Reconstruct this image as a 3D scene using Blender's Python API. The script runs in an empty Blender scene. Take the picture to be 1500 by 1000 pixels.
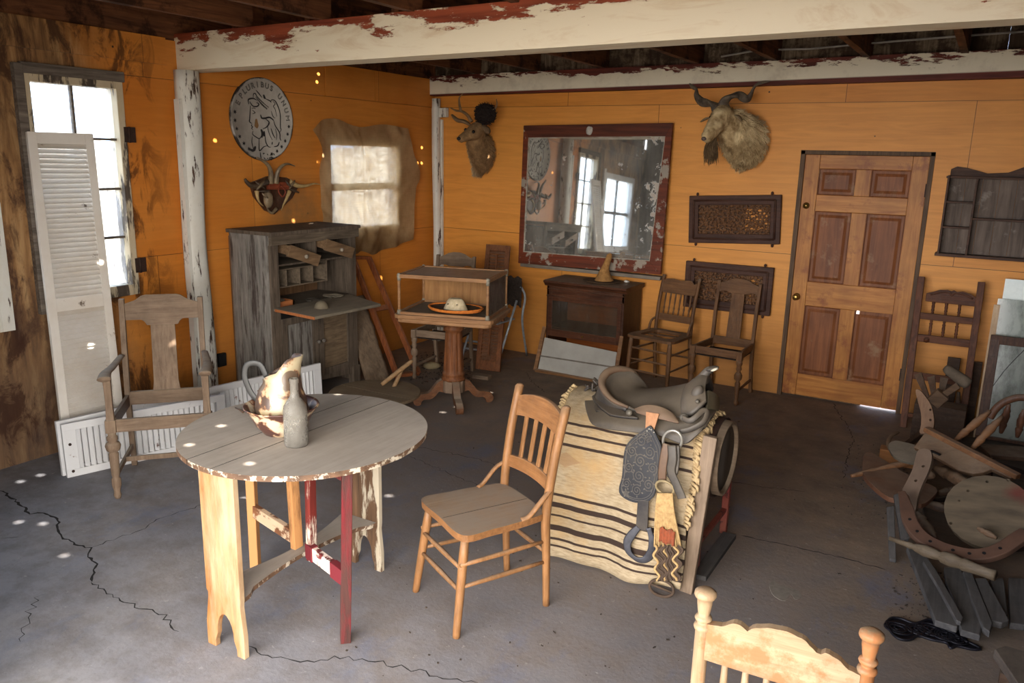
import bpy, bmesh, math, random
from mathutils import Vector, Matrix, Euler, noise as mnoise
from mathutils.geometry import tessellate_polygon
random.seed(7)
V = Vector
PI = math.pi
sc = bpy.context.scene
col = sc.collection

# ------------------------------------------------------------------ camera
F = 1165.4
CAM = V((5.069, -6.929, 1.964))
RC = Matrix.Rotation(math.radians(30.5), 3, 'Z') @ Matrix.Rotation(math.radians(76.923), 3, 'X') @ Matrix.Rotation(math.radians(1.292), 3, 'Z')
cd = bpy.data.cameras.new('camera'); cam = bpy.data.objects.new('camera', cd); col.objects.link(cam)
cam.matrix_world = Matrix.Translation(CAM) @ RC.to_4x4()
cd.sensor_width = 36; cd.lens = F / 1500 * 36; cd.clip_start = 0.05; cd.clip_end = 200
sc.camera = cam


def ray(x, y):
    return RC @ V(((x - 750) / F, -(y - 500) / F, -1.0))


def AX(x, y, v=0.0):
    d = ray(x, y); return CAM + d * ((v - CAM.x) / d.x)


def AY(x, y, v=0.0):
    d = ray(x, y); return CAM + d * ((v - CAM.y) / d.y)


def AZ(x, y, v=0.0):
    d = ray(x, y); return CAM + d * ((v - CAM.z) / d.z)


def AP(x, y, p, n):
    """point of the line of sight on the plane through p with normal n"""
    d = ray(x, y); p = V(p); n = V(n)
    return CAM + d * ((p - CAM).dot(n) / d.dot(n))


# ------------------------------------------------------------------ materials
def lin(c):
    return tuple(((v / 255) / 12.92 if v / 255 <= .04045 else (((v / 255) + .055) / 1.055) ** 2.4) for v in c) + (1.0,)


class NT:
    def __init__(s, name):
        s.m = bpy.data.materials.new(name); s.m.use_nodes = True
        s.t = s.m.node_tree; s.n = s.t.nodes; s.l = s.t.links
        s.b = s.n['Principled BSDF']; s.out = s.n['Material Output']

    def add(s, kind, **kw):
        n = s.n.new(kind)
        for k, v in kw.items():
            setattr(n, k, v)
        return n

    def link(s, a, b):
        s.l.new(a, b)

    def coord(s, scale=(1, 1, 1), kind='Object', rot=(0, 0, 0)):
        c = s.add('ShaderNodeTexCoord'); m = s.add('ShaderNodeMapping')
        m.inputs['Scale'].default_value = scale; m.inputs['Rotation'].default_value = rot
        s.link(c.outputs[kind], m.inputs['Vector']); return m.outputs['Vector']

    def noise(s, vec, scale, detail=5, rough=.6, dist=0):
        n = s.add('ShaderNodeTexNoise'); n.inputs['Scale'].default_value = scale
        n.inputs['Detail'].default_value = detail; n.inputs['Roughness'].default_value = rough
        n.inputs['Distortion'].default_value = dist
        s.link(vec, n.inputs['Vector']); return n.outputs['Fac']

    def ramp(s, fac, stops, interp='LINEAR'):
        r = s.add('ShaderNodeValToRGB'); r.color_ramp.interpolation = interp
        e = r.color_ramp.elements
        while len(e) < len(stops):
            e.new(.5)
        for k, (p, c) in zip(e, stops):
            k.position = p; k.color = c if len(c) == 4 else tuple(c) + (1,)
        s.link(fac, r.inputs['Fac']); return r.outputs['Color']

    def mask(s, fac, lo, hi):
        m = s.add('ShaderNodeMapRange'); m.inputs['From Min'].default_value = lo; m.inputs['From Max'].default_value = hi
        s.link(fac, m.inputs['Value']); return m.outputs['Result']

    def mix(s, fac, a, b, mode='MIX'):
        m = s.add('ShaderNodeMix', data_type='RGBA', blend_type=mode)
        for inp, v in ((m.inputs[0], fac), (m.inputs[6], a), (m.inputs[7], b)):
            if isinstance(v, (int, float, tuple)):
                inp.default_value = v
            else:
                s.link(v, inp)
        return m.outputs[2]

    def math(s, op, a, b=0.0, clamp=False):
        m = s.add('ShaderNodeMath', operation=op, use_clamp=clamp)
        for inp, v in ((m.inputs[0], a), (m.inputs[1], b)):
            if isinstance(v, (int, float)):
                inp.default_value = v
            else:
                s.link(v, inp)
        return m.outputs[0]

    def xyz(s, vec):
        n = s.add('ShaderNodeSeparateXYZ'); s.link(vec, n.inputs[0]); return n.outputs

    def bump(s, h, strength=.3, dist=.01):
        b = s.add('ShaderNodeBump'); b.inputs['Strength'].default_value = strength; b.inputs['Distance'].default_value = dist
        s.link(h, b.inputs['Height']); s.link(b.outputs['Normal'], s.b.inputs['Normal'])

    def color(s, c):
        if isinstance(c, tuple):
            s.b.inputs['Base Color'].default_value = c
        else:
            s.link(c, s.b.inputs['Base Color'])

    def done(s, rough=.7, spec=.3, metal=0.0):
        if isinstance(rough, (int, float)):
            s.b.inputs['Roughness'].default_value = rough
        else:
            s.link(rough, s.b.inputs['Roughness'])
        s.b.inputs['Specular IOR Level'].default_value = spec; s.b.inputs['Metallic'].default_value = metal
        return s.m


AXS = {'X': (1.2, 16, 16), 'Y': (16, 1.2, 16), 'Z': (16, 16, 1.2)}


def wood(name, c1, c2, axis='Z', scale=1.0, dust=0.0, dustc=(150, 138, 122), rough=.6, bump=.25, stain=None, stain_amt=.35, spec=.25, streak=False):
    t = NT(name); sv = tuple(k * scale for k in AXS[axis]); v = t.coord(sv)
    g = t.noise(v, 2.2, 7, .65, .6)
    c = t.ramp(g, [(.3, lin(c1)), (.68, lin(c2))])
    o = t.coord()
    big = t.noise(o, 3.0 * scale, 4)
    c = t.mix(t.math('MULTIPLY', t.mask(big, .35, .75), .45), c, lin(tuple(k * .62 for k in c1)))
    if stain:
        sm = t.mask(t.noise(t.coord(tuple(1.0 if k > 2 else .10 for k in AXS[axis])) if streak else o, 5.5 * scale * (3 if streak else 1), 6, .7), .62 - stain_amt * .4, .72 - stain_amt * .4)
        c = t.mix(t.math('MULTIPLY', sm, .85), c, lin(stain))
    if dust:
        geo = t.add('ShaderNodeNewGeometry'); z = t.xyz(geo.outputs['Normal'])[2]
        dm = t.math('MULTIPLY', t.mask(z, .3, .95), t.mask(t.noise(o, 7, 5, .7), .15, .6))
        c = t.mix(t.math('MULTIPLY', dm, dust, True), c, lin(dustc))
        sp = t.mask(t.noise(o, 30, 4, .7), .5, .8)
        c = t.mix(t.math('MULTIPLY', sp, .25 * dust), c, lin(dustc))
    t.color(c)
    t.bump(g, bump, .004)
    return t.done(rough, spec)


def peel(name, paint, under, amt=.5, scale=6.0, axis='X', edge=None, rough=.6, soft=.02, dirt=.3):
    """paint coming off wood along the grain; amt = share of bare wood"""
    t = NT(name); st = {'X': (.35, 1, 1), 'Y': (1, .35, 1), 'Z': (1, 1, .18), 'N': (1, 1, 1)}[axis]
    v = t.coord(st); f = t.noise(v, scale, 9, .68)
    th = .33 + .36 * amt
    m = t.mask(f, th - soft, th + soft)                # 1 = paint
    gv = t.coord(AXS.get(axis, AXS['X'])); g = t.noise(gv, 2.0, 6)
    uc = t.ramp(g, [(.3, lin(tuple(k * .6 for k in under))), (.7, lin(under))])
    pc = t.mix(t.math('MULTIPLY', t.mask(t.noise(t.coord(), 3.5, 6, .7), .4, .75), dirt), lin(paint), lin((168, 140, 100)))
    c = t.mix(m, uc, pc)
    if edge:
        e = t.mask(f, th - soft * 4, th - soft); e2 = t.math('MULTIPLY', e, t.math('SUBTRACT', 1.0, m))
        c = t.mix(e2, c, lin(edge))
    t.color(c); t.bump(t.math('ADD', m, t.math('MULTIPLY', g, .3)), .5, .003)
    return t.done(rough)


def plain(name, c, rough=.5, metal=0.0, var=.25, scale=12, c2=None, spec=.4, bump=.1):
    t = NT(name); n = t.noise(t.coord(), scale, 6, .65)
    c2 = c2 or tuple(k * (1 - var) for k in c)
    t.color(t.ramp(n, [(.3, lin(c2)), (.7, lin(c))])); t.bump(n, bump, .004)
    return t.done(rough, spec, metal)


def glass(name, tint=(225, 232, 235), clear=.85, rough=.1, dirt=(190, 190, 185), refl=.08):
    t = NT(name); t.n.remove(t.b)
    tr = t.add('ShaderNodeBsdfTransparent'); tr.inputs[0].default_value = lin(tint)
    df = t.add('ShaderNodeBsdfDiffuse'); df.inputs[0].default_value = lin(dirt)
    tl = t.add('ShaderNodeBsdfTranslucent'); tl.inputs[0].default_value = lin(dirt)
    gl = t.add('ShaderNodeBsdfGlossy'); gl.inputs['Roughness'].default_value = rough
    m0 = t.add('ShaderNodeMixShader'); m0.inputs[0].default_value = .6
    t.link(df.outputs[0], m0.inputs[1]); t.link(tl.outputs[0], m0.inputs[2])
    m1 = t.add('ShaderNodeMixShader'); n = t.noise(t.coord((1, 1, .4)), 9, 6, .7)
    t.link(t.math('MULTIPLY', t.mask(n, .2, .8), (1 - clear) * 2, True), m1.inputs[0])
    t.link(tr.outputs[0], m1.inputs[1]); t.link(m0.outputs[0], m1.inputs[2])
    fr = t.add('ShaderNodeFresnel'); fr.inputs[0].default_value = 1.45
    m2 = t.add('ShaderNodeMixShader'); gg = t.add('ShaderNodeNewGeometry'); t.link(t.math('MULTIPLY', t.math('ADD', fr.outputs[0], refl - .04, True), t.math('SUBTRACT', 1.0, gg.outputs['Backfacing'])), m2.inputs[0])
    t.link(m1.outputs[0], m2.inputs[1]); t.link(gl.outputs[0], m2.inputs[2])
    t.link(m2.outputs[0], t.out.inputs['Surface']); return t.m


# ------------------------------------------------------------------ meshes
def frame_of(d, up=None):
    d = V(d).normalized(); u = V(up) if up is not None else V((0, 0, 1))
    if abs(d.dot(u.normalized())) > .98:
        u = V((0, 1, 0)) if abs(d.y) < .9 else V((1, 0, 0))
    x = u.cross(d).normalized(); y = d.cross(x).normalized()
    return x, y, d


def plane_m(o, x, y):
    """matrix with local x along x, y near y, z = the plane's normal"""
    x = V(x).normalized(); z = x.cross(V(y)).normalized(); y = z.cross(x)
    return Matrix(((x.x, y.x, z.x, o[0]), (x.y, y.y, z.y, o[1]), (x.z, y.z, z.z, o[2]), (0, 0, 0, 1)))


class MB:
    def __init__(s):
        s.v = []; s.f = []; s.mi = []; s.sm = []; s.cur = 0; s.smooth = False

    def _add(s, vs, fs, smooth=None):
        b = len(s.v); s.v += [V(p) for p in vs]
        for f in fs:
            s.f.append([b + i for i in f]); s.mi.append(s.cur); s.sm.append(s.smooth if smooth is None else smooth)
        return s

    def hexa(s, a, b):
        """two quads (lists of 4 points) joined into a solid"""
        return s._add(list(a) + list(b), [(3, 2, 1, 0), (4, 5, 6, 7), (0, 1, 5, 4), (1, 2, 6, 5), (2, 3, 7, 6), (3, 0, 4, 7)], False)

    def box(s, c, d, M=None):
        x, y, z = (k / 2 for k in d); c = V(c)
        p = [V(q) for q in ((-x, -y, -z), (x, -y, -z), (x, y, -z), (-x, y, -z), (-x, -y, z), (x, -y, z), (x, y, z), (-x, y, z))]
        if M is not None:
            p = [M @ q for q in p]
        p = [q + c for q in p]
        return s.hexa(p[:4], p[4:])

    def rng(s, x0, x1, y0, y1, z0, z1):
        return s.box(((x0 + x1) / 2, (y0 + y1) / 2, (z0 + z1) / 2), (abs(x1 - x0), abs(y1 - y0), abs(z1 - z0)))

    def bar(s, p, q, w, h, up=None, w2=None, h2=None):
        p = V(p); q = V(q); x, y, d = frame_of(q - p, up); w2 = w if w2 is None else w2; h2 = h if h2 is None else h2
        a = [p + x * (i * w / 2) + y * (j * h / 2) for i, j in ((-1, -1), (1, -1), (1, 1), (-1, 1))]
        b = [q + x * (i * w2 / 2) + y * (j * h2 / 2) for i, j in ((-1, -1), (1, -1), (1, 1), (-1, 1))]
        return s.hexa(a, b)

    def tube(s, pts, r, n=10, up=None, flat=1.0, caps=True, closed=False, smooth=True):
        pts = [V(p) for p in pts]; k = len(pts)
        rs = [r] * k if isinstance(r, (int, float)) else list(r)
        vs = []; fs = []; px = None
        for i, p in enumerate(pts):
            if closed:
                d = pts[(i + 1) % k] - pts[i - 1]
            else:
                d = pts[min(i + 1, k - 1)] - pts[max(i - 1, 0)]
            if d.length < 1e-9:
                d = V((0, 0, 1))
            d.normalize()
            if px is None:
                x, y, _ = frame_of(d, up)
            else:
                x = px - d * px.dot(d)
                x = x.normalized() if x.length > 1e-6 else frame_of(d, up)[0]
                y = d.cross(x)
            px = x
            for j in range(n):
                a = 2 * PI * j / n
                vs.append(p + x * (math.cos(a) * rs[i]) + y * (math.sin(a) * rs[i] * flat))
        m = k if closed else k - 1
        for i in range(m):
            for j in range(n):
                i2 = (i + 1) % k
                fs.append((i * n + j, i * n + (j + 1) % n, i2 * n + (j + 1) % n, i2 * n + j))
        if caps and not closed:
            fs.append(tuple(reversed(range(n)))); fs.append(tuple(range((k - 1) * n, k * n)))
        return s._add(vs, fs, smooth)

    def turned(s, p, q, prof, n=12):
        """lathe-turned piece from p to q; prof = (share of the length, radius)"""
        p = V(p); q = V(q)
        return s.tube([p.lerp(q, t) for t, _ in prof], [r for _, r in prof], n)

    def lathe(s, prof, M=None, n=32, closed=False):
        vs = []; fs = []; k = len(prof)
        for r, z in prof:
            for j in range(n):
                a = 2 * PI * j / n; p = V((r * math.cos(a), r * math.sin(a), z))
                vs.append(M @ p if M is not None else p)
        for i in range(k if closed else k - 1):
            i2 = (i + 1) % k
            for j in range(n):
                fs.append((i * n + j, i * n + (j + 1) % n, i2 * n + (j + 1) % n, i2 * n + j))
        if not closed:
            if prof[0][0] > 1e-6:
                fs.append(tuple(reversed(range(n))))
            if prof[-1][0] > 1e-6:
                fs.append(tuple(range((k - 1) * n, k * n)))
        return s._add(vs, fs, True)

    def prism(s, out, t, M=None, holes=(), z0=0.0):
        """outline (2-D) with holes, given thickness along local z"""
        loops = [list(out)] + [list(h) for h in holes]
        flat = [p for lp in loops for p in lp]
        tri = tessellate_polygon([[V((p[0], p[1], 0)) for p in lp] for lp in loops])
        n = len(flat)
        vs = [V((p[0], p[1], z0)) for p in flat] + [V((p[0], p[1], z0 + t)) for p in flat]
        if M is not None:
            vs = [M @ p for p in vs]
        fs = []
        for a, b, c in tri:
            A, B, C = flat[a], flat[b], flat[c]
            if (B[0] - A[0]) * (C[1] - A[1]) - (B[1] - A[1]) * (C[0] - A[0]) < 0:
                b, c = c, b
            fs.append((a, c, b)); fs.append((n + a, n + b, n + c))
        o = 0
        for lp in loops:
            k = len(lp)
            for i in range(k):
                j = (i + 1) % k
                fs.append((o + i, o + j, n + o + j, n + o + i))
            o += k
        return s._add(vs, fs, False)

    def grid(s, fn, nu, nv, smooth=True):
        vs = [fn(i / nu, j / nv) for i in range(nu + 1) for j in range(nv + 1)]
        fs = [(i * (nv + 1) + j, (i + 1) * (nv + 1) + j, (i + 1) * (nv + 1) + j + 1, i * (nv + 1) + j + 1) for i in range(nu) for j in range(nv)]
        return s._add(vs, fs, smooth)

    def loft(s, rings, smooth=True, caps=True):
        n = len(rings[0]); vs = [p for r in rings for p in r]; fs = []
        for i in range(len(rings) - 1):
            for j in range(n):
                fs.append((i * n + j, i * n + (j + 1) % n, (i + 1) * n + (j + 1) % n, (i + 1) * n + j))
        if caps:
            fs.append(tuple(reversed(range(n)))); fs.append(tuple(range((len(rings) - 1) * n, len(rings) * n)))
        return s._add(vs, fs, smooth)

    def ball(s, c, r, n=12, m=8, M=None):
        c = V(c); r = V((r, r, r)) if isinstance(r, (int, float)) else V(r)
        rings = []
        for i in range(m + 1):
            a = PI * i / m; a = min(max(a, .02), PI - .02)
            ring = []
            for j in range(n):
                b = 2 * PI * j / n
                p = V((r.x * math.sin(a) * math.cos(b), r.y * math.sin(a) * math.sin(b), -r.z * math.cos(a)))
                ring.append(c + (M @ p if M is not None else p))
            rings.append(ring)
        return s.loft(rings)

    def jitter(s, amt, sc_=3.0, seed=0.0):
        for i, p in enumerate(s.v):
            s.v[i] = p + mnoise.noise_vector(p * sc_ + V((seed, seed * 1.7, 3))) * amt
        return s

    def clampmin(s, k, v):
        for p in s.v: p[k] = max(p[k], v)

    def clampmax(s, k, v):
        for p in s.v: p[k] = min(p[k], v)

    def build(s, name, mat, parent=None, bevel=0.0, solid=0.0, sub=0, local=False, offset=0.0, norm=True):
        me = bpy.data.meshes.new(name)
        M = None
        if parent is not None and not local:
            M = WM[parent.name].inverted()
        vs = [tuple(M @ p) if M is not None else tuple(p) for p in s.v]
        me.from_pydata(vs, [], s.f)
        mats = mat if isinstance(mat, (list, tuple)) else [mat]
        for m in mats:
            me.materials.append(m)
        for i, p in enumerate(me.polygons):
            p.material_index = min(s.mi[i], len(mats) - 1); p.use_smooth = s.sm[i]
        if norm:
            bm = bmesh.new(); bm.from_mesh(me); bmesh.ops.recalc_face_normals(bm, faces=bm.faces); bm.to_mesh(me); bm.free()
        o = bpy.data.objects.new(name, me); col.objects.link(o)
        if parent is not None:
            o.parent = parent
        if solid:
            k = o.modifiers.new('solid', 'SOLIDIFY'); k.thickness = solid; k.offset = offset
        if bevel:
            k = o.modifiers.new('edge', 'BEVEL'); k.width = bevel; k.segments = 2; k.limit_method = 'ANGLE'; k.angle_limit = math.radians(40)
        if sub:
            k = o.modifiers.new('sub', 'SUBSURF'); k.levels = sub; k.render_levels = sub
        return o


WM = {}


def thing(name, label, cat, loc=(0, 0, 0), rz=0.0, group=None, kind=None):
    o = bpy.data.objects.new(name, None); col.objects.link(o)
    o.empty_display_size = .1
    o.location = loc; o.rotation_euler = (0, 0, rz)
    WM[o.name] = Matrix.Translation(V(loc)) @ Matrix.Rotation(rz, 4, 'Z')
    return tag(o, label, cat, group, kind)


def tag(o, label=None, cat=None, group=None, kind=None):
    if label: o['label'] = label
    if cat: o['category'] = cat
    if group: o['group'] = group
    if kind: o['kind'] = kind
    return o


def structure(o, label=None, cat=None):
    o['kind'] = 'structure'
    if label: o['label'] = label
    if cat: o['category'] = cat
    return o


def arc(c, r, a0, a1, n, ry=None):
    ry = r if ry is None else ry
    return [(c[0] + r * math.cos(math.radians(a0 + (a1 - a0) * i / n)), c[1] + ry * math.sin(math.radians(a0 + (a1 - a0) * i / n))) for i in range(n + 1)]


def smoothpath(pts, n=6):
    """Catmull-Rom through the points"""
    pts = [V(p) for p in pts]; P = [pts[0] * 2 - pts[1]] + pts + [pts[-1] * 2 - pts[-2]]; out = []
    for i in range(1, len(P) - 2):
        a, b, c, d = P[i - 1:i + 3]
        for k in range(n):
            t = k / n
            out.append(.5 * ((2 * b) + (c - a) * t + (2 * a - 5 * b + 4 * c - d) * t * t + (3 * b - a - 3 * c + d) * t ** 3))
    out.append(pts[-1]); return out


def smooth2(pts, n=6):
    """closed smooth outline in 2-D"""
    k = len(pts); out = []
    for i in range(k):
        a, b, c, d = (V((*pts[(i + j) % k], 0)) for j in (-1, 0, 1, 2))
        for q in range(n):
            t = q / n
            p = .5 * ((2 * b) + (c - a) * t + (2 * a - 5 * b + 4 * c - d) * t * t + (3 * b - a - 3 * c + d) * t ** 3)
            out.append((p.x, p.y))
    return out


def interp(xs, t):
    for (a, va), (b, vb) in zip(xs, xs[1:]):
        if t <= b:
            k = (t - a) / (b - a) if b > a else 0; k = k * k * (3 - 2 * k)
            return va + (vb - va) * k
    return xs[-1][1]


# ---- palette
M = {}
M['ply_trim'] = wood('ply_trim', (180, 100, 30), (222, 142, 55), 'X', .5, rough=.5)
M['oak'] = wood('golden_oak', (116, 78, 46), (154, 110, 70), 'Z', 1.6, dust=.35, rough=.42)
M['oak_x'] = wood('golden_oak_cross', (112, 74, 44), (152, 106, 66), 'X', 1.6, dust=.3, rough=.42)
M['oak_seat'] = wood('dusty_oak_seat', (128, 95, 66), (160, 132, 104), 'Y', 1.2, dust=.9, dustc=(138, 124, 110), rough=.75)
M['dusty'] = wood('dusty_brown_wood', (104, 84, 68), (140, 118, 98), 'Z', 1.5, dust=.7, rough=.7)
M['dusty_x'] = wood('dusty_brown_wood_cross', (104, 84, 68), (140, 118, 98), 'X', 1.5, dust=.7, rough=.7)
M['walnut'] = wood('dark_walnut', (52, 30, 20), (92, 58, 38), 'Z', 1.5, dust=.45, rough=.5)
M['walnut_x'] = wood('dark_walnut_cross', (52, 30, 20), (92, 58, 38), 'X', 1.5, dust=.5, rough=.5)
M['umber'] = wood('umber_wood', (86, 56, 34), (128, 90, 58), 'Z', 1.5, dust=.5, rough=.6)
M['umber_x'] = wood('umber_wood_cross', (86, 56, 34), (128, 90, 58), 'X', 1.5, dust=.5, rough=.6)
M['mahog'] = wood('mahogany', (50, 26, 16), (92, 54, 34), 'X', 1.2, dust=.45, rough=.4)
M['pile'] = wood('faded_chair_wood', (76, 56, 40), (112, 86, 64), 'X', 1.4, dust=.5, dustc=(140, 122, 102), rough=.7)
M['pile_dark'] = wood('dark_chair_wood', (48, 33, 25), (78, 56, 40), 'X', 1.4, dust=.4, rough=.7)
M['pile_warm'] = wood('warm_chair_wood', (100, 64, 40), (138, 96, 62), 'X', 1.4, dust=.35, rough=.6)
M['greyboard'] = wood('grey_plank', (52, 50, 50), (88, 84, 82), 'Y', 1.0, dust=.3, dustc=(120, 115, 110), rough=.85)
M['weather'] = wood('weathered_grey_wood', (92, 88, 84), (154, 148, 140), 'Z', 1.2, dust=.25, rough=.85, stain=(58, 46, 42), stain_amt=.30, streak=True)
M['weather_d'] = wood('weathered_dark_wood', (66, 56, 48), (112, 98, 84), 'Z', 1.2, dust=.3, rough=.85)
M['weather_y'] = wood('weathered_wood_top', (84, 74, 64), (138, 124, 108), 'Y', 1.2, dust=.6, dustc=(140, 130, 118), rough=.85)
M['rawwood'] = wood('raw_orange_wood', (150, 84, 44), (186, 118, 72), 'Y', 1.2, dust=.2)
M['joist'] = wood('joist_wood', (66, 40, 26), (132, 84, 54), 'Y', .8, rough=.75, stain=(40, 22, 14), stain_amt=.3)
M['black'] = plain('near_black', (22, 20, 20), .6)
M['iron'] = plain('rusty_iron', (70, 46, 36), .7, .3, c2=(40, 30, 26), scale=30)
M['brass'] = plain('old_brass', (190, 150, 80), .3, .9, scale=20)
M['white_metal'] = plain('chalky_white_metal', (170, 176, 182), .4, .2, scale=20)
M['horn'] = plain('horn', (150, 130, 100), .4, c2=(70, 56, 44), scale=14, spec=.5)
M['horn_dark'] = plain('dark_horn', (92, 74, 56), .5, c2=(46, 36, 30), scale=22)
M['horn_pale'] = plain('pale_horn', (196, 170, 120), .4, c2=(140, 112, 70), scale=14)
M['white_paint'] = peel('white_paint', (226, 226, 224), (150, 120, 96), .06, 7, 'N', dirt=.2)
M['post_paint'] = peel('post_paint', (218, 216, 208), (88, 64, 50), .22, 22, 'Z', dirt=.3)
M['beam_paint'] = peel('beam_paint', (236, 224, 200), (124, 50, 28), .25, 3.2, 'X', dirt=.3)
M['window_paint'] = peel('window_paint', (190, 176, 150), (90, 78, 68), .45, 9, 'Z', dirt=.4)
M['grey_frame'] = wood('grey_window_wood', (70, 62, 56), (128, 116, 104), 'Y', 1.2, rough=.85)
M['glass'] = glass('window_glass', clear=.82, dirt=(205, 208, 214))
M['cab_glass'] = glass('cabinet_glass', (225, 225, 220), clear=.80, dirt=(150, 136, 120), refl=.06)
M['dust_glass'] = glass('dusty_glass', (180, 180, 175), clear=.32, dirt=(142, 134, 126), refl=.05)
SKY, SUNE, EXPO = 2.8, 9.0, 1.9
# ------------------------------------------------------------------ setting
XR = 6.0; YF = -6.0; ZR = 3.02


def plywood(name, along, deep, dirt_hi=1.1, weather=False):
    t = NT(name); o = t.coord(); c3 = t.xyz(o)
    cmb = t.add('ShaderNodeCombineXYZ'); t.link(c3[0 if along == 'X' else 1], cmb.inputs[0]); t.link(c3[2], cmb.inputs[1])
    br = t.add('ShaderNodeTexBrick'); br.offset = .37; br.squash = 1.0
    br.inputs['Scale'].default_value = 1; br.inputs['Brick Width'].default_value = 2.44; br.inputs['Row Height'].default_value = 1.218
    br.inputs['Mortar Size'].default_value = .0022; br.inputs['Mortar Smooth'].default_value = .1; br.inputs['Bias'].default_value = 0
    t.link(cmb.outputs[0], br.inputs['Vector'])
    a, b = deep
    br.inputs['Color1'].default_value = lin(a); br.inputs['Color2'].default_value = lin(b); br.inputs['Mortar'].default_value = lin((70, 40, 16))
    st = (1.1, 1.1, 14)
    g = t.noise(t.coord(st), 1.6, 7, .6, 1.2)
    c = t.mix(t.math('MULTIPLY', t.mask(g, .35, .7), .35), br.outputs['Color'], lin((150, 84, 24)))
    bl = t.noise(o, 1.3, 4, .6)
    c = t.mix(t.math('MULTIPLY', t.mask(bl, .4, .75), .35), c, lin((226, 158, 78)))
    # handling dirt low on the sheets, ragged
    rag = t.math('ADD', c3[2], t.math('MULTIPLY', t.math('SUBTRACT', t.noise(o, 2.3, 5), .5), 1.1))
    low = t.mask(rag, dirt_hi, .0)
    c = t.mix(t.math('MULTIPLY', low, .55, True), c, lin((116, 78, 42)))
    # nail heads and small stains
    vo = t.add('ShaderNodeTexVoronoi'); vo.inputs['Scale'].default_value = 4.2; t.link(o, vo.inputs['Vector'])
    c = t.mix(t.mask(vo.outputs['Distance'], .036, .026), c, lin((48, 28, 14)))
    if weather:
        # the sheets round the first window have weathered to raw brown ply with black mould
        w = t.math('ADD', c3[1], t.math('MULTIPLY', t.math('SUBTRACT', t.noise(t.coord((1, 1, .6)), 2.2, 6, .65), .5), 1.0))
        wm = t.mask(w, -3.42, -3.98)
        gv = t.noise(t.coord((9, 9, 1.0)), 1.8, 7, .65, .5)
        raw = t.ramp(gv, [(.3, lin((84, 58, 38))), (.5, lin((146, 108, 68))), (.72, lin((184, 148, 102)))])
        mo = t.noise(t.coord((1, 1, .55)), 3.2, 8, .72, .4)
        raw = t.mix(t.math('MULTIPLY', t.mask(mo, .5, .66), .85), raw, lin((62, 36, 22)))
        lowm = t.mask(t.math('ADD', c3[2], t.math('MULTIPLY', mo, .9)), 1.75, .85)
        raw = t.mix(t.math('MULTIPLY', lowm, .62), raw, lin((74, 62, 56)))
        c = t.mix(wm, c, raw)
        sm = t.noise(t.coord((1, 1, .45)), 5.5, 7, .7, .8)
        zone = t.mask(c3[1], -3.1, -3.5)
        c = t.mix(t.math('MULTIPLY', t.math('MULTIPLY', t.mask(sm, .51, .60), zone), .8), c, lin((52, 24, 12)))
        # soot-grey dust rubbed onto the sheet over the desk
        gx = t.math('MULTIPLY', t.mask(t.math('ABSOLUTE', t.math('ADD', c3[1], 1.98)), .42, .15), t.mask(t.math('ABSOLUTE', t.math('SUBTRACT', c3[2], 1.50)), .30, .08))
        c = t.mix(t.math('MULTIPLY', gx, t.mask(t.noise(o, 4, 6), .25, .7)), c, lin((122, 92, 58)))
    t.color(c); t.bump(g, .12, .004)
    return t.done(.52, .35)


M['ply_back'] = plywood('plywood_back', 'X', ((226, 152, 68), (210, 134, 50)), 1.05)
M['ply_left'] = plywood('plywood_left', 'Y', ((206, 130, 50), (194, 114, 38)), .8, True)
M['old_board'] = wood('old_wall_board', (58, 52, 48), (112, 102, 94), 'Z', .8, rough=.85)

WIN1 = (-4.17, -3.515, .97, 2.40); WIN2 = (-1.63, -.60, 1.20, 2.10); WIN3 = (-5.60, -4.45, 1.0, 2.2)
DX0, DX1, DZ = 3.712, 4.632, 2.035


def rect(a, b, c, d):
    return [(a, c), (b, c), (b, d), (a, d)]


MY = Matrix(((0, 0, 1, 0), (1, 0, 0, 0), (0, 1, 0, 0), (0, 0, 0, 1)))       # local (x,y,z) -> world (z, x, y): sheet in the plane x = const
MXn = Matrix(((1, 0, 0, 0), (0, 0, -1, 0), (0, 1, 0, 0), (0, 0, 0, 1)))     # local (x,y,z) -> world (x,-z, y): sheet in the plane y = const

m = MB(); m.prism(rect(YF - .1, .1, 0, 2.70), .1, MY, [rect(*WIN1), rect(*WIN2), rect(*WIN3)], z0=-.1)
structure(m.build('wall_left', M['ply_left']))
m = MB(); m.prism([(0, 0), (DX0, 0), (DX0, DZ), (DX1, DZ), (DX1, 0), (XR, 0), (XR, 2.72), (0, 2.72)], .1, MXn, z0=-.1)
structure(m.build('wall_back', M['ply_back']))
m = MB(); m.rng(XR, XR + .1, YF - .1, .1, 0, ZR); structure(m.build('wall_right', M['old_board']))
m = MB(); m.rng(0, 2.3, YF - .1, YF, 0, ZR); m.rng(5.22, XR, YF - .1, YF, 0, ZR); m.rng(2.3, 5.22, YF - .1, YF, 2.48, ZR)
structure(m.build('wall_front', M['old_board']))
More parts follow.
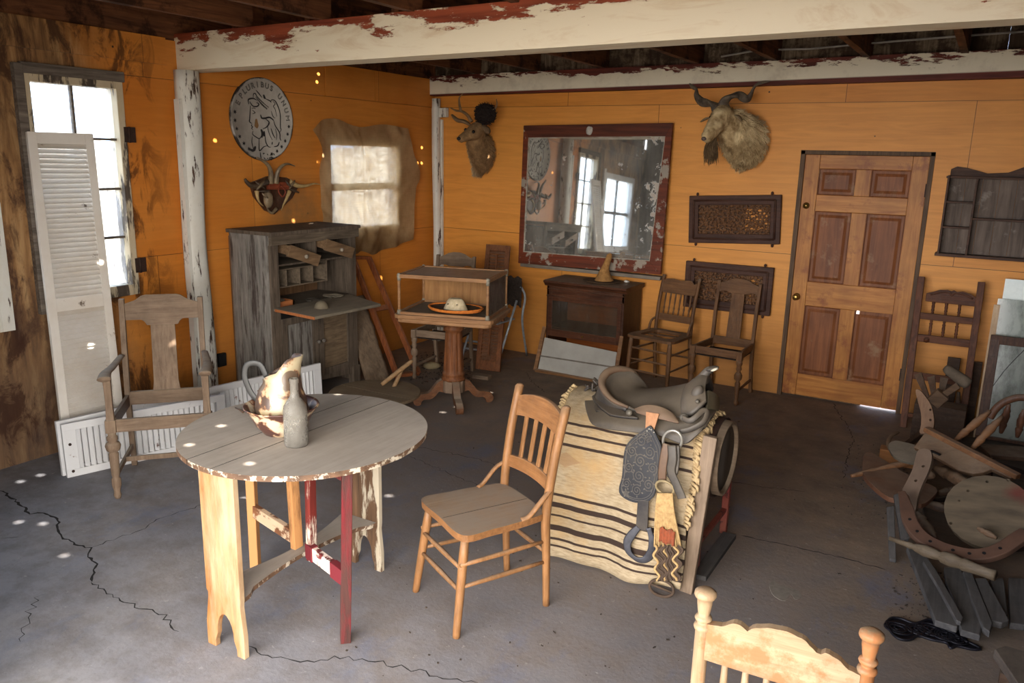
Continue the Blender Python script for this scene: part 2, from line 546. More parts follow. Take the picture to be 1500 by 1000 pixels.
# weathered planks closing the gap between wall beam and roof, with daylight slits
m = MB(); x = .0
while x < XR:
    w = random.uniform(.1, .17); m.rng(x, x + w - random.choice((0, 0, .0003, .0006)), .0, .025, 2.72, ZR - .055); x += w
x = 0
while x < XR:            # the wavy underside of the roof sheets lets light in above the planks
    m.rng(x, x + .034, .0, .02, ZR - .06, ZR - (0 if (2.1 < x < 3.1 or 3.45 < x < 4.05 or 4.5 < x < 5.2) else -.0)); x += .052 if (2.1 < x < 3.1 or 3.45 < x < 4.05) else .0345
structure(m.build('trim_1', wood('gable_plank', (60, 46, 36), (150, 132, 112), 'Z', .8, rough=.9, stain=(48, 34, 26), stain_amt=.45)))
m = MB(); m.rng(-.06, -.01, YF, .04, 2.68, ZR); m.rng(-.03, .01, -.01, .04, 2.68, ZR); structure(m.build('trim_2', M['joist']))
m = MB(); m.rng(.002, .016, YF, -3.16, 2.53, 2.71); m.rng(.002, .014, -3.02, -1.62, 2.44, 2.71); m.rng(.002, .014, -1.60, -.96, 2.44, 2.71); m.rng(.002, .014, -.955, -.02, 2.44, 2.71)
structure(m.build('trim_3', M['ply_left']))


# --- floor: dusty cracked concrete
def concrete():
    t = NT('concrete'); o = t.coord(); c3 = t.xyz(o)
    n1 = t.noise(o, 1.1, 7, .62); n2 = t.noise(o, 5.0, 8, .7); n3 = t.noise(o, 38, 5, .7)
    c = t.ramp(n1, [(.3, lin((114, 115, 122))), (.5, lin((138, 139, 146))), (.7, lin((156, 156, 160)))])
    c = t.mix(t.math('MULTIPLY', t.mask(n2, .42, .62), .6), c, lin((94, 92, 94)))
    # blown-in earth lies thicker toward the back and the right of the room
    d = t.math('ADD', t.math('MULTIPLY', c3[1], .34), t.math('MULTIPLY', c3[0], .16))
    d = t.math('ADD', d, t.math('MULTIPLY', t.math('SUBTRACT', n1, .5), 1.6))
    c = t.mix(t.math('MULTIPLY', t.mask(d, -1.75, -.05), .9), c, t.ramp(n2, [(.3, lin((96, 80, 64))), (.7, lin((138, 118, 98)))]))
    c = t.mix(t.math('MULTIPLY', t.mask(n3, .6, .75), .5), c, lin((74, 70, 68)))
    c = t.mix(t.math('MULTIPLY', t.mask(t.noise(o, 26, 6, .75), .62, .72), .6), c, lin((190, 186, 178)))
    # blue of the skylight put into the slab colour, in blotches
    c = t.mix(t.math('MULTIPLY', t.mask(t.noise(t.coord((1, .6, 1)), 2.4, 8, .7), .56, .66), .35), c, lin((96, 108, 136)))
    t.color(c); t.bump(t.math('ADD', n3, t.math('MULTIPLY', n2, 1.5)), .35, .006)
    return t.done(.8, .25)


M['concrete'] = concrete()
M['crack'] = plain('crack_dark', (34, 31, 30), .95, scale=40)
M['joint'] = plain('slab_joint', (58, 50, 44), .95, scale=40)
fl = MB(); fl.rng(-.1, XR + .1, YF - .1, .12, -.12, 0)


def crack(pts, w, mi, wob=.5, seed=0):
    P = [AZ(*p) for p in pts]; rnd = random.Random(seed + len(pts)); fine = []
    for a, b in zip(P, P[1:]):
        k = max(2, int((b - a).length / .025)); nrm = V((-(b - a).y, (b - a).x, 0)).normalized()
        for i in range(k):
            fine.append(a.lerp(b, i / k) + nrm * rnd.uniform(-.012, .012) * wob * 2)
    fine.append(P[-1]); vs = []; fs = []
    for i, p in enumerate(fine):
        d = (fine[min(i + 1, len(fine) - 1)] - fine[max(i - 1, 0)]).normalized(); nrm = V((-d.y, d.x, 0))
        h = w * rnd.uniform(.35, 1.1) * (.3 if i in (0, len(fine) - 1) else 1)
        vs += [(p + nrm * h).xy.to_3d() + V((0, 0, .0008)), (p - nrm * h).xy.to_3d() + V((0, 0, .0008))]
        if i:
            fs.append((2 * i - 2, 2 * i - 1, 2 * i + 1, 2 * i))
    fl.cur = mi; fl._add(vs, fs, False); fl.cur = 0


crack([(0, 718), (20, 730), (45, 752), (62, 752), (86, 762), (82, 772), (92, 786), (108, 798), (133, 802), (131, 815), (142, 826), (135, 852)], .0075, 1, .5, 1)
crack([(135, 852), (160, 868), (200, 888), (240, 902), (262, 925)], .004, 1, .6, 2)
crack([(133, 802), (165, 790), (205, 777), (235, 758), (285, 744), (330, 715)], .003, 1, .5, 3)
crack([(0, 790), (28, 786)], .003, 1, .5, 4)
crack([(360, 945), (400, 962), (440, 970), (500, 962), (560, 970), (640, 990), (700, 1000)], .0035, 1, .6, 5)
crack([(600, 652), (640, 660), (700, 672), (745, 690)], .003, 1, .6, 6)
crack([(600, 668), (650, 690), (720, 720)], .0025, 2, .6, 7)
crack([(1085, 784), (1160, 800), (1240, 818), (1300, 835)], .005, 2, .25, 8)
crack([(1040, 700), (1110, 712), (1180, 720)], .004, 2, .4, 9)
crack([(1220, 590), (1250, 640), (1235, 700)], .004, 2, .6, 10)
crack([(800, 575), (780, 560), (770, 545)], .003, 1, .6, 11)
crack([(60, 870), (40, 900), (30, 940)], .0025, 1, .8, 12)
structure(fl.build('floor', [M['concrete'], M['crack'], M['joint']], norm=False))

# --- outside ground, and a sun-bleached board fence seen through the windows
gm = NT('ground_earth'); gn = gm.noise(gm.coord(), 2.0, 6)
gm.color(gm.ramp(gn, [(.3, lin((120, 110, 98))), (.7, lin((146, 136, 120)))]))
m = MB(); m.rng(-30, -.1, -30, 30, -.16, -.12); m.rng(XR + .1, 30, -30, 30, -.16, -.12); m.rng(-.1, XR + .1, -30, YF - .1, -.16, -.12); m.rng(-.1, XR + .1, .12, 30, -.16, -.12)
structure(m.build('ground', gm.done(.95, .1)))
m = MB(); y = -11.0; rnd = random.Random(3)
while y < 4:
    w = rnd.uniform(.12, .19); m.rng(-3.25, -3.2 + rnd.uniform(-.01, .01), y, y + w - rnd.uniform(.004, .014), -.12, 2.02 + rnd.uniform(-.06, .12)); y += w
for z in (.4, 1.5):
    m.rng(-3.3, -3.25, -11, 4, z, z + .09)
tag(m.build('board_fence', wood('bleached_fence', (196, 184, 170), (240, 234, 226), 'Z', .7, rough=.9, stain=(120, 112, 112), stain_amt=.2)),
    'sun-bleached vertical board fence outside the two windows', 'fence')

# --- roof deck with nail holes: the sun throws a small disc through each
SUN = V((.72, -.06, .70)).normalized()
spots = [(65, 698, 'z', 0), (42, 710, 'z', 0), (28, 765, 'z', 0), (86, 777, 'z', 0), (70, 783, 'z', 0), (95, 814, 'z', 0), (247, 676, 'z', 0), (650, 604, 'z', 0), (693, 601, 'z', 0),
         (731, 577, 'z', 0), (690, 669, 'z', 0), (717, 676, 'z', 0), (573, 727, 'z', 0), (410, 995, 'z', 0), (325, 624, 'z', .79), (299, 658, 'z', .79), (333, 669, 'z', .79), (523, 583, 'z', .79),
         (315, 207, 'x', 0), (465, 112, 'x', 0), (465, 149, 'x', 0), (467, 244, 'x', 0), (618, 217, 'x', 0), (612, 248, 'x', 0), (618, 244, 'x', 0), (628, 348, 'x', 0), (428, 327, 'z', 1.37), (456, 328, 'z', 1.37), (558, 408, 'x', 0),
         (233, 533, 'x', .60), (140, 495, 'x', .33), (153, 399, 'x', .23), (180, 390, 'x', .03), (400, 437, 'x', .49)]
JX = [.69, 1.38, 2.08, 2.77, 3.44, 4.10, 4.73, 5.4]
JX2 = [.55, 1.22, 1.92, 2.79, 3.43, 4.11, 4.76, 5.4]
holes = []
for px, py, ax, v in spots:
    p = AX(px, py, v) if ax == 'x' else AZ(px, py, v)
    h = p + SUN * ((ZR - p.z) / SUN.z)
    if not (.1 < h.x < XR - .1 and YF + .1 < h.y < -.1):
        continue
    js = JX if h.y < -3.07 else JX2
    for j in js:                                       # keep the beam of light clear of the joists
        lo, hi = j - .03, j + .03 + .27 * SUN.x / SUN.z
        if lo < h.x < hi:
            h.x = lo - .01 if h.x - lo < hi - h.x else hi + .01
    if all((h.xy - q.xy).length > .06 for q in holes):
        holes.append(h)
m = MB()
m.prism(rect(-.5, XR + .5, YF - 2.4, .35), .012, Matrix.Translation((0, 0, ZR)), [arc(h.xy, .019, 0, 330, 11) for h in holes])  # overhang beyond the front wall is added to cut high sky light
structure(m.build('ceiling', wood('roof_deck', (46, 30, 22), (86, 58, 42), 'X', .8, rough=.85)))


# --- beams, posts, joists
def timber(name, label, mat, p, q, w, h, cat, seed=0, up=(0, 0, 1), group=None):
    m = MB(); p = V(p); q = V(q); n = 14; x, y, d = frame_of(q - p, up); rings = []
    for i in range(n + 1):
        c = p.lerp(q, i / n); ring = []
        for a, b in ((-1, -1), (0, -1), (1, -1), (1, 0), (1, 1), (0, 1), (-1, 1), (-1, 0)):
            k = mnoise.noise_vector(V((i * .9 + seed, a * 2, b * 2))) * .004
            ring.append(c + x * (a * w / 2) + y * (b * h / 2) + k)
        rings.append(ring)
    m.loft(rings, False)
    return tag(m.build(name, mat), label, cat, group, 'thing')


t = NT('big_beam_paint')   # cream paint, peeled along the upper edge where the roof leaks
o = t.coord(); c3 = t.xyz(o)
f = t.noise(t.coord((.6, 1, 2.2)), 3.4, 10, .72)
hi = t.mask(t.math('SUBTRACT', c3[2], t.math('MULTIPLY', c3[0], .0062)), 2.55, 2.77)
mm = t.mask(t.math('ADD', f, t.math('MULTIPLY', hi, -.30)), .275, .30)
sp = t.mask(t.noise(t.coord((.5, 1, 1.8)), 11, 8, .7), .31, .33); mm = t.math('MULTIPLY', mm, sp)
g = t.noise(t.coord((1, 10, 14)), 1.6, 6)
uc = t.ramp(g, [(.3, lin((96, 38, 22))), (.7, lin((158, 78, 48)))])
pc = t.mix(t.math('MULTIPLY', t.mask(t.noise(t.coord((.35, 1, 1.6)), 4, 7, .7, 1.5), .5, .72), .55), lin((222, 210, 186)), lin((184, 148, 104)))
t.color(t.mix(mm, uc, pc)); t.bump(mm, .6, .004); M['big_beam'] = t.done(.6)
t = NT('wall_beam_paint')
o = t.coord(); c3 = t.xyz(o); f = t.noise(t.coord((.5, 1, 2.0)), 4.5, 10, .72)
zz = t.math('SUBTRACT', c3[2], t.math('MULTIPLY', c3[0], .013))
hi = t.mask(zz, 2.57, 2.73); lo = t.mask(zz, 2.566, 2.556)
mm = t.mask(t.math('SUBTRACT', f, t.math('MULTIPLY', hi, .27)), .295, .32)
mm = t.math('SUBTRACT', mm, lo, True)
uc = t.ramp(t.noise(t.coord((1, 10, 14)), 1.6, 6), [(.3, lin((60, 22, 16))), (.7, lin((112, 48, 34)))])
pc = t.mix(t.math('MULTIPLY', t.mask(t.noise(o, 5, 7, .7), .5, .72), .4), lin((222, 212, 190)), lin((150, 134, 116)))
t.color(t.mix(mm, uc, pc)); t.bump(mm, .6, .004); M['wall_beam'] = t.done(.65)

timber('ceiling_beam', 'long cream-painted timber beam crossing the room above, peeled red along its top edge', M['big_beam'], (-.04, -2.975, 2.625), (6.04, -2.975, 2.662), .19, .245, 'beam', 1)
timber('wall_beam', 'white and dark red peeling beam along the top of the mirror wall', M['wall_beam'], (.012, -.055, 2.642), (6.0, -.055, 2.682), .10, .19, 'beam', 2)
nm = ['first roof joist from the left wall, behind the long beam', 'second roof joist from the left wall, behind the long beam', 'roof joist meeting the wall beam over the mirror', 'roof joist meeting the wall beam left of the goat head',
      'roof joist meeting the wall beam right of the goat head', 'roof joist meeting the wall beam above the panelled door', 'roof joist meeting the wall beam above the hanging shelf', 'last roof joist toward the right wall, behind the long beam']
for k, (xx, lb) in enumerate(zip(JX2, nm)):
    timber('roof_joist', lb, M['joist'], (xx, -3.02, 2.885), (xx, -.02, 2.885), .05, .26, 'joist', 10 + k, group='roof joists behind the long beam')
nm2 = ['first roof joist in front of the long beam, above the louvred shutter', 'second roof joist in front of the long beam, lighter along its lower edge', 'third roof joist in front of the long beam']
for k, xx in enumerate(JX):
    lb = nm2[k] if k < 3 else 'roof joist of the front bay, in front of the long cream beam'
    timber('roof_joist', lb, M['joist'], (xx, YF, 2.885), (xx, -3.00, 2.885), .05, .26, 'joist', 30 + k, group='roof joists in front of the long beam')
# thin pale conduit between the joists
m = MB(); m.tube([(3.0, -.14, 2.80), (3.3, -.13, 2.84), (3.7, -.13, 2.83), (4.1, -.13, 2.85), (4.7, -.13, 2.87), (5.3, -.13, 2.885)], .008, 6)
tag(m.build('electric_conduit', plain('pale_conduit', (170, 165, 160), .5)), 'thin pale electric conduit running behind the joists above the goat head', 'conduit')


def log_post(name, label, base, top, r, flat, seed, arm=False):
    root = thing(name, label, 'post', (base[0], base[1], 0), kind='thing')
    m = MB(); n = 26; rings = []
    for i in range(n + 1):
        tt = i / n; c = V(base).lerp(V(top), tt) + V((0, .012 * math.sin(tt * 7 + seed), 0)); ring = []
        for j in range(18):
            a = 2 * PI * j / 18; k = 1 + .10 * mnoise.noise(V((math.cos(a) * 1.6 + seed, math.sin(a) * 1.6, tt * 3.0)))
            if j in (4, 13):
                k *= .88
            ring.append(c + V((math.cos(a) * r * flat * k, math.sin(a) * r * k, 0)))
        rings.append(ring)
    m.loft(rings); m.clampmin(0, .003); m.clampmax(1, -.003); m.build('log', M['post_paint'], root)
    # loose flakes of the split slab nailed beside it
    m = MB(); q = V(base); w = V(top)
    o_ = V((0, -r * .98 if not arm else r * .8, 0))
    m.bar(q + o_ + V((.02, 0, 0)), q.lerp(w, .92) + o_ + V((.02, 0, 0)), .03, .05, (1, 0, 0)); m.jitter(.006, 6, seed); m.clampmin(0, .003); m.clampmax(1, -.003)
    m.build('split_slab', M['post_paint'], root)
    if arm:
        m = MB(); m.bar((.02, -.06, 2.38), (.20, -.06, 2.385), .05, .09); m.build('top_block', M['post_paint'], root, bevel=.004)
    return root


log_post('support_post', 'white peeling log post against the left wall, carrying the long beam', (.068, -3.065, .0), (.066, -3.055, 2.503), .092, .7, 1)
log_post('support_post', 'thinner white peeling post in the corner beside the deer head', (.085, -.075, 0), (.075, -.07, 2.52), .05, .8, 5, True)


# ------------------------------------------------------------------ windows
def window(name, y0, y1, z0, z1, cols, rows, fmat, fw, mun, sash_split=None):
    root = bpy.data.objects.new(name, None); col.objects.link(root); WM[root.name] = Matrix(); structure(root)
    m = MB(); d0, d1 = -.09, .022
    m.rng(d0, d1, y0, y0 + fw, z0, z1); m.rng(d0, d1, y1 - fw, y1, z0, z1)
    m.rng(d0, d1, y0 + fw, y1 - fw, z1 - fw * 1.2, z1); m.rng(d0, d1 + .01, y0 + fw, y1 - fw, z0, z0 + fw * 1.5)
    m.build('window_frame', fmat, root, bevel=.004)
    a, b, c, d = y0 + fw, y1 - fw, z0 + fw * 1.5, z1 - fw * 1.2
    m = MB()
    for i in range(1, cols):
        yy = a + (b - a) * i / cols; m.rng(-.05, -.02, yy - mun / 2, yy + mun / 2, c, d)
    for j in range(1, rows):
        zz = c + (d - c) * j / rows; m.rng(-.052, -.018, a, b, zz - mun / 2, zz + mun / 2)
    m.build('muntin', M['grey_frame'], root)
    m = MB(); m.rng(-.037, -.034, a, b, c, d); m.build('glass', M['glass'], root)
    return root


w1 = window('window_1', *WIN1, 2, 4, M['window_paint'], .05, .016)
m = MB(); m.rng(-.02, .04, WIN1[0] - .045, WIN1[0] + .01, .93, 2.44); m.rng(-.02, .035, WIN1[0], WIN1[1] + .01, 2.385, 2.45)
m.build('casing', M['grey_frame'], w1, bevel=.004)
for zz in (2.05, 1.17):
    m = MB(); m.rng(.022, .03, WIN1[1] - .02, WIN1[1] + .06, zz - .05, zz + .05); m.tube([(.032, WIN1[1] + .012, zz - .052), (.032, WIN1[1] + .012, zz + .052)], .008, 8)
    m.build('hinge', M['iron'], w1)
w2 = window('window_2', *WIN2, 1, 2, M['white_paint'], .06, .06)
w3 = window('window_3', *WIN3, 2, 2, M['white_paint'], .07, .05)
m = MB(); m.rng(.0, .03, WIN3[1] - .0, WIN3[1] + .075, .86, 2.25); m.rng(0, .03, WIN3[0] - .08, WIN3[1], .86, .99); m.build('casing', M['post_paint'], w3, bevel=.003)

# outlet box
m = MB(); c = AX(322, 526, 0); m.rng(0, .03, c.y - .035, c.y + .04, c.z - .055, c.z + .05); m.rng(.03, .036, c.y - .028, c.y + .033, c.z - .047, c.z + .042)
tag(m.build('outlet_box', M['black'], bevel=.003), 'small black electric outlet box on the orange wall right of the white log post', 'outlet')

# ------------------------------------------------------------------ door
droot = bpy.data.objects.new('door_1', None); col.objects.link(droot); WM[droot.name] = Matrix(); structure(droot)
M['door'] = wood('door_wood', (158, 94, 42), (202, 138, 68), 'Z', .9, rough=.45, stain=(136, 78, 42), stain_amt=.18)
M['door_x'] = wood('door_rail', (158, 94, 42), (202, 138, 68), 'X', .9, rough=.45, stain=(136, 78, 42), stain_amt=.15)
M['door_panel'] = wood('door_panel', (106, 60, 34), (150, 92, 54), 'Z', .8, rough=.5, stain=(146, 112, 82), stain_amt=.12)
a, b = DX0 + .005, DX1 - .007; y0, y1 = .012, .052
z0 = .018
sx = [a, a + .115, (a + b) / 2 - .055, (a + b) / 2 + .055, b - .115, b]
rz = [z0, .205, .80, 1.0, 1.585, 1.715, 1.925, DZ - .002]
for q in ((sx[0], sx[1]), (sx[4], sx[5])):
    m = MB(); m.rng(*q, y0, y1, z0, rz[-1]); m.build('stile', M['door'], droot, bevel=.003)
for zz in ((rz[0], rz[1]), (rz[2], rz[3]), (rz[4], rz[5]), (rz[6], rz[7])):
    m = MB(); m.rng(sx[1] + .0015, sx[4] - .0015, y0 + .001, y1, *zz); m.build('rail', M['door_x'], droot, bevel=.003)
for zz in ((rz[1], rz[2]), (rz[3], rz[4]), (rz[5], rz[6])):
    m = MB(); m.rng(sx[2], sx[3], y0 + .001, y1, zz[0] + .001, zz[1] - .001); m.build('mullion', M['door'], droot, bevel=.003)
for zz in ((rz[1], rz[2]), (rz[3], rz[4]), (rz[5], rz[6])):
    for xx in ((sx[1], sx[2]), (sx[3], sx[4])):
        m = MB(); x0, x1 = xx; q0, q1 = zz
        hole = zz[0] == rz[1] and xx[0] == sx[3]
        if hole:    # a knocked-out corner lets daylight in
            m.prism([(x0, q0), (x1, q0), (x1, q1), (x0 + .034, q1), (x0 + .034, q1 - .03), (x0 + .01, q1 - .03), (x0, q1 - .03)], .012, MXn, z0=-.045)
        else:
            m.rng(x0, x1, y0 + .02, y0 + .032, q0, q1)
        i = .028
        A = [V((x0 + i, y0 + .02, q0 + i)), V((x1 - i, y0 + .02, q0 + i)), V((x1 - i, y0 + .02, q1 - i)), V((x0 + i, y0 + .02, q1 - i))]
        j = .05
        B = [V((x0 + j, y0 + .008, q0 + j)), V((x1 - j, y0 + .008, q0 + j)), V((x1 - j, y0 + .008, q1 - j)), V((x0 + j, y0 + .008, q1 - j))]
        m.hexa(A, B)
        for p, q in (((x0, q0), (x1, q0)), ((x1, q0), (x1, q1)), ((x1, q1), (x0, q1)), ((x0, q1), (x0, q0))):
            if hole and q0 < p[1] == q[1]:
                continue
            m.tube([(p[0], y0 + .012, p[1]), (q[0], y0 + .012, q[1])], .009, 6, smooth=False)
        m.build('panel', M['door_panel'], droot)


def knob(p, r, rose):
    m = MB(); mm = Matrix.Translation(p) @ Matrix.Rotation(PI / 2, 4, 'X')
    m.lathe([(rose, 0), (rose, .004), (rose * .7, .008), (.010, .012), (.010, .03), (r * .75, .036), (r, .048), (r * .9, .06), (r * .5, .066), (0.0001, .067)], mm, 20)
    return m


kp = AY(1167, 434, y0); knob(V((kp.x, y0, kp.z)), .027, .03).build('door_knob', M['brass'], droot)
kp = AY(1181, 301, y0); m = MB(); m.lathe([(.027, 0), (.027, .006), (.022, .012), (.012, .014), (.010, .018), (0.0001, .018)], Matrix.Translation((kp.x, y0, kp.z)) @ Matrix.Rotation(PI / 2, 4, 'X'), 20); m.build('deadbolt', M['brass'], droot)
for zz in (1.78, .32):
    m = MB(); m.rng(b - .008, b + .016, y0 - .006, y0 + .002, zz - .05, zz + .05); m.tube([(b + .006, y0 - .007, zz - .05), (b + .006, y0 - .007, zz + .05)], .006, 8); m.build('hinge', M['iron'], droot)
m = MB(); M['jamb'] = wood('jamb', (66, 46, 32), (118, 90, 64), 'Z', 1.2)
m.rng(DX0 - .03, DX0 + .006, -.012, .09, .0, DZ + .03); m.rng(DX1 - .006, DX1 + .026, -.012, .09, .0, DZ + .03); m.rng(DX0 - .03, DX1 + .026, -.012, .09, DZ, DZ + .032); m.rng(DX0 - .01, DX0 + .02, .054, .075, .02, DZ); m.rng(DX0, DX1, .054, .075, DZ - .02, DZ); m.rng(DX1 - .02, DX1 + .01, .054, .075, 1.42, DZ); m.rng(DX1 - .02, DX1 + .01, .054, .075, .03, 1.02); m.rng(DX0, 4.35, .054, .075, -.01, .03)
m.rng((sx[2] - .01), sx[3] + .01, .0535, .06, .1, DZ)  # stops and this hidden mullion strip are added to block light leaks
m.build('jamb', M['jamb'], droot, bevel=.002)
# ------------------------------------------------------------------ shutters
def shutter(name, label, bl, br, tl, mat, smat, stile=.05, top=.07, mid=None, bot=.09, thick=.028, pitch=.032, rod=False, cat='shutter', louver_along='u', holes=False, bare=None):
    """louvred panel: bl, br, tl = corners; slats run across u (or across v)"""
    bl, br, tl = V(bl), V(br), V(tl); u = (br - bl); W = u.length; u.normalize(); v = (tl - bl); H = v.length; v.normalize()
    root = thing(name, label, cat, bl); n = u.cross(v).normalized()
    P = lambda a, b, c: bl + u * a + v * b + n * c
    def bx(m, a0, a1, b0, b1, c0, c1):
        m.hexa([P(a0, b0, c0), P(a1, b0, c0), P(a1, b1, c0), P(a0, b1, c0)], [P(a0, b0, c1), P(a1, b0, c1), P(a1, b1, c1), P(a0, b1, c1)])
    h = thick / 2
    m = MB()
    if louver_along == 'u':
        bx(m, 0, stile, 0, H, -h, h); m.build('stile', mat, root, bevel=.002); m = MB(); bx(m, W - stile, W, 0, H, -h, h); m.build('stile', mat, root, bevel=.002)
        rails = [(0, bot), (H - top, H)]
        if mid: rails.insert(1, mid)
        for b0, b1 in rails:
            m = MB(); bx(m, stile, W - stile, b0, b1, -h * .9, h * .9); m.build('rail', mat, root, bevel=.002)
        m = MB()
        for (r0, r1), (r2, r3) in zip(rails, rails[1:]):
            k = int((r2 - r1) / pitch)
            for i in range(k):
                b = r1 + (r2 - r1) * (i + .5) / k
                m.hexa([P(stile, b - pitch * .47, h * .80), P(W - stile, b - pitch * .47, h * .80), P(W - stile, b - pitch * .36, h * .98), P(stile, b - pitch * .36, h * .98)],
                       [P(stile, b + pitch * .50, -h * .95), P(W - stile, b + pitch * .50, -h * .95), P(W - stile, b + pitch * .62, -h * .80), P(stile, b + pitch * .62, -h * .80)])
        m.build('louvers', smat, root)
        if rod:
            m = MB(); bx(m, W / 2 - .008, W / 2 + .008, bot + .05, H - top - .04, h * .9, h * .9 + .012); m.build('tilt_rod', mat, root)
    else:
        bx(m, 0, W, 0, stile, -h, h); m.build('stile', mat, root, bevel=.002); m = MB(); bx(m, 0, W, H - stile, H, -h, h); m.build('stile', mat, root, bevel=.002)
        rails = [(0, bot), (W - top, W)]
        if mid: rails.insert(1, mid)
        for b0, b1 in rails:
            m = MB(); bx(m, b0, b1, stile, H - stile, -h * .9, h * .9); m.build('rail', mat, root, bevel=.002)
        m = MB()
        for (r0, r1), (r2, r3) in zip(rails, rails[1:]):
            k = int((r2 - r1) / pitch)
            for i in range(k):
                b = r1 + (r2 - r1) * (i + .5) / k
                m.hexa([P(b - pitch * .52, stile, -h * .7), P(b - pitch * .40, stile, -h * .9), P(b - pitch * .40, H - stile, -h * .9), P(b - pitch * .52, H - stile, -h * .7)],
                       [P(b + pitch * .0, stile, h * .9), P(b + pitch * .20, stile, h * .7), P(b + pitch * .20, H - stile, h * .7), P(b + pitch * .0, H - stile, h * .9)])
        m.build('louvers', smat, root)
        if holes:
            for b in (.30, .13):
                m = MB(); q = P(.035, H - b, h * .9); m.tube([q, q + n * .004], .009, 12, smooth=False); m.build('screw', M['iron'], root)
    return root


M['shut'] = peel('shutter_paint', (214, 208, 200), (150, 128, 108), .0, 6, 'N', dirt=.25)
M['shut_slat'] = peel('shutter_slat_paint', (206, 200, 192), (160, 140, 120), .03, 6, 'N', dirt=.35)
M['shut2'] = peel('floor_shutter_paint', (212, 212, 214), (170, 140, 132), .06, 11, 'N', dirt=.12)
shutter('louvered_shutter', 'tall white louvred shutter leaning against the left window', (.335, -4.335, 0), (.375, -3.945, .0), (.045, -4.19, 2.045), M['shut'], M['shut_slat'], .052, .07, (.98, 1.06), .10, rod=False, pitch=.030)
shutter('louvered_shutter', 'white louvred shutter lying on its edge behind the armchair legs', (.455, -4.40, 0), (.735, -3.43, 0), (.437, -4.395, .335), M['shut2'], M['shut2'], .045, .06, None, .075, louver_along='v', pitch=.034, holes=True)
shutter('louvered_shutter', 'white louvred shutter on its edge whose far end reaches the grey desk', (.405, -4.40, 0), (.70, -2.47, 0), (.388, -4.397, .345), M['shut2'], M['shut2'], .045, .07, None, .07, louver_along='v', pitch=.034)
M['redshut'] = wood('red_brown_shutter', (92, 50, 28), (146, 92, 56), 'Z', 1.3, dust=.3)
sb, sr = V((1.085, -.83, 0)), V((1.335, -.80, 0)); st_ = AY(713, 358, -.36)
shutter('louvered_shutter', 'narrow brown louvred shutter leaning behind the display case', sb, sr, st_, M['redshut'], M['redshut'], .045, .06, (.42, .47), .09, rod=True, pitch=.035)


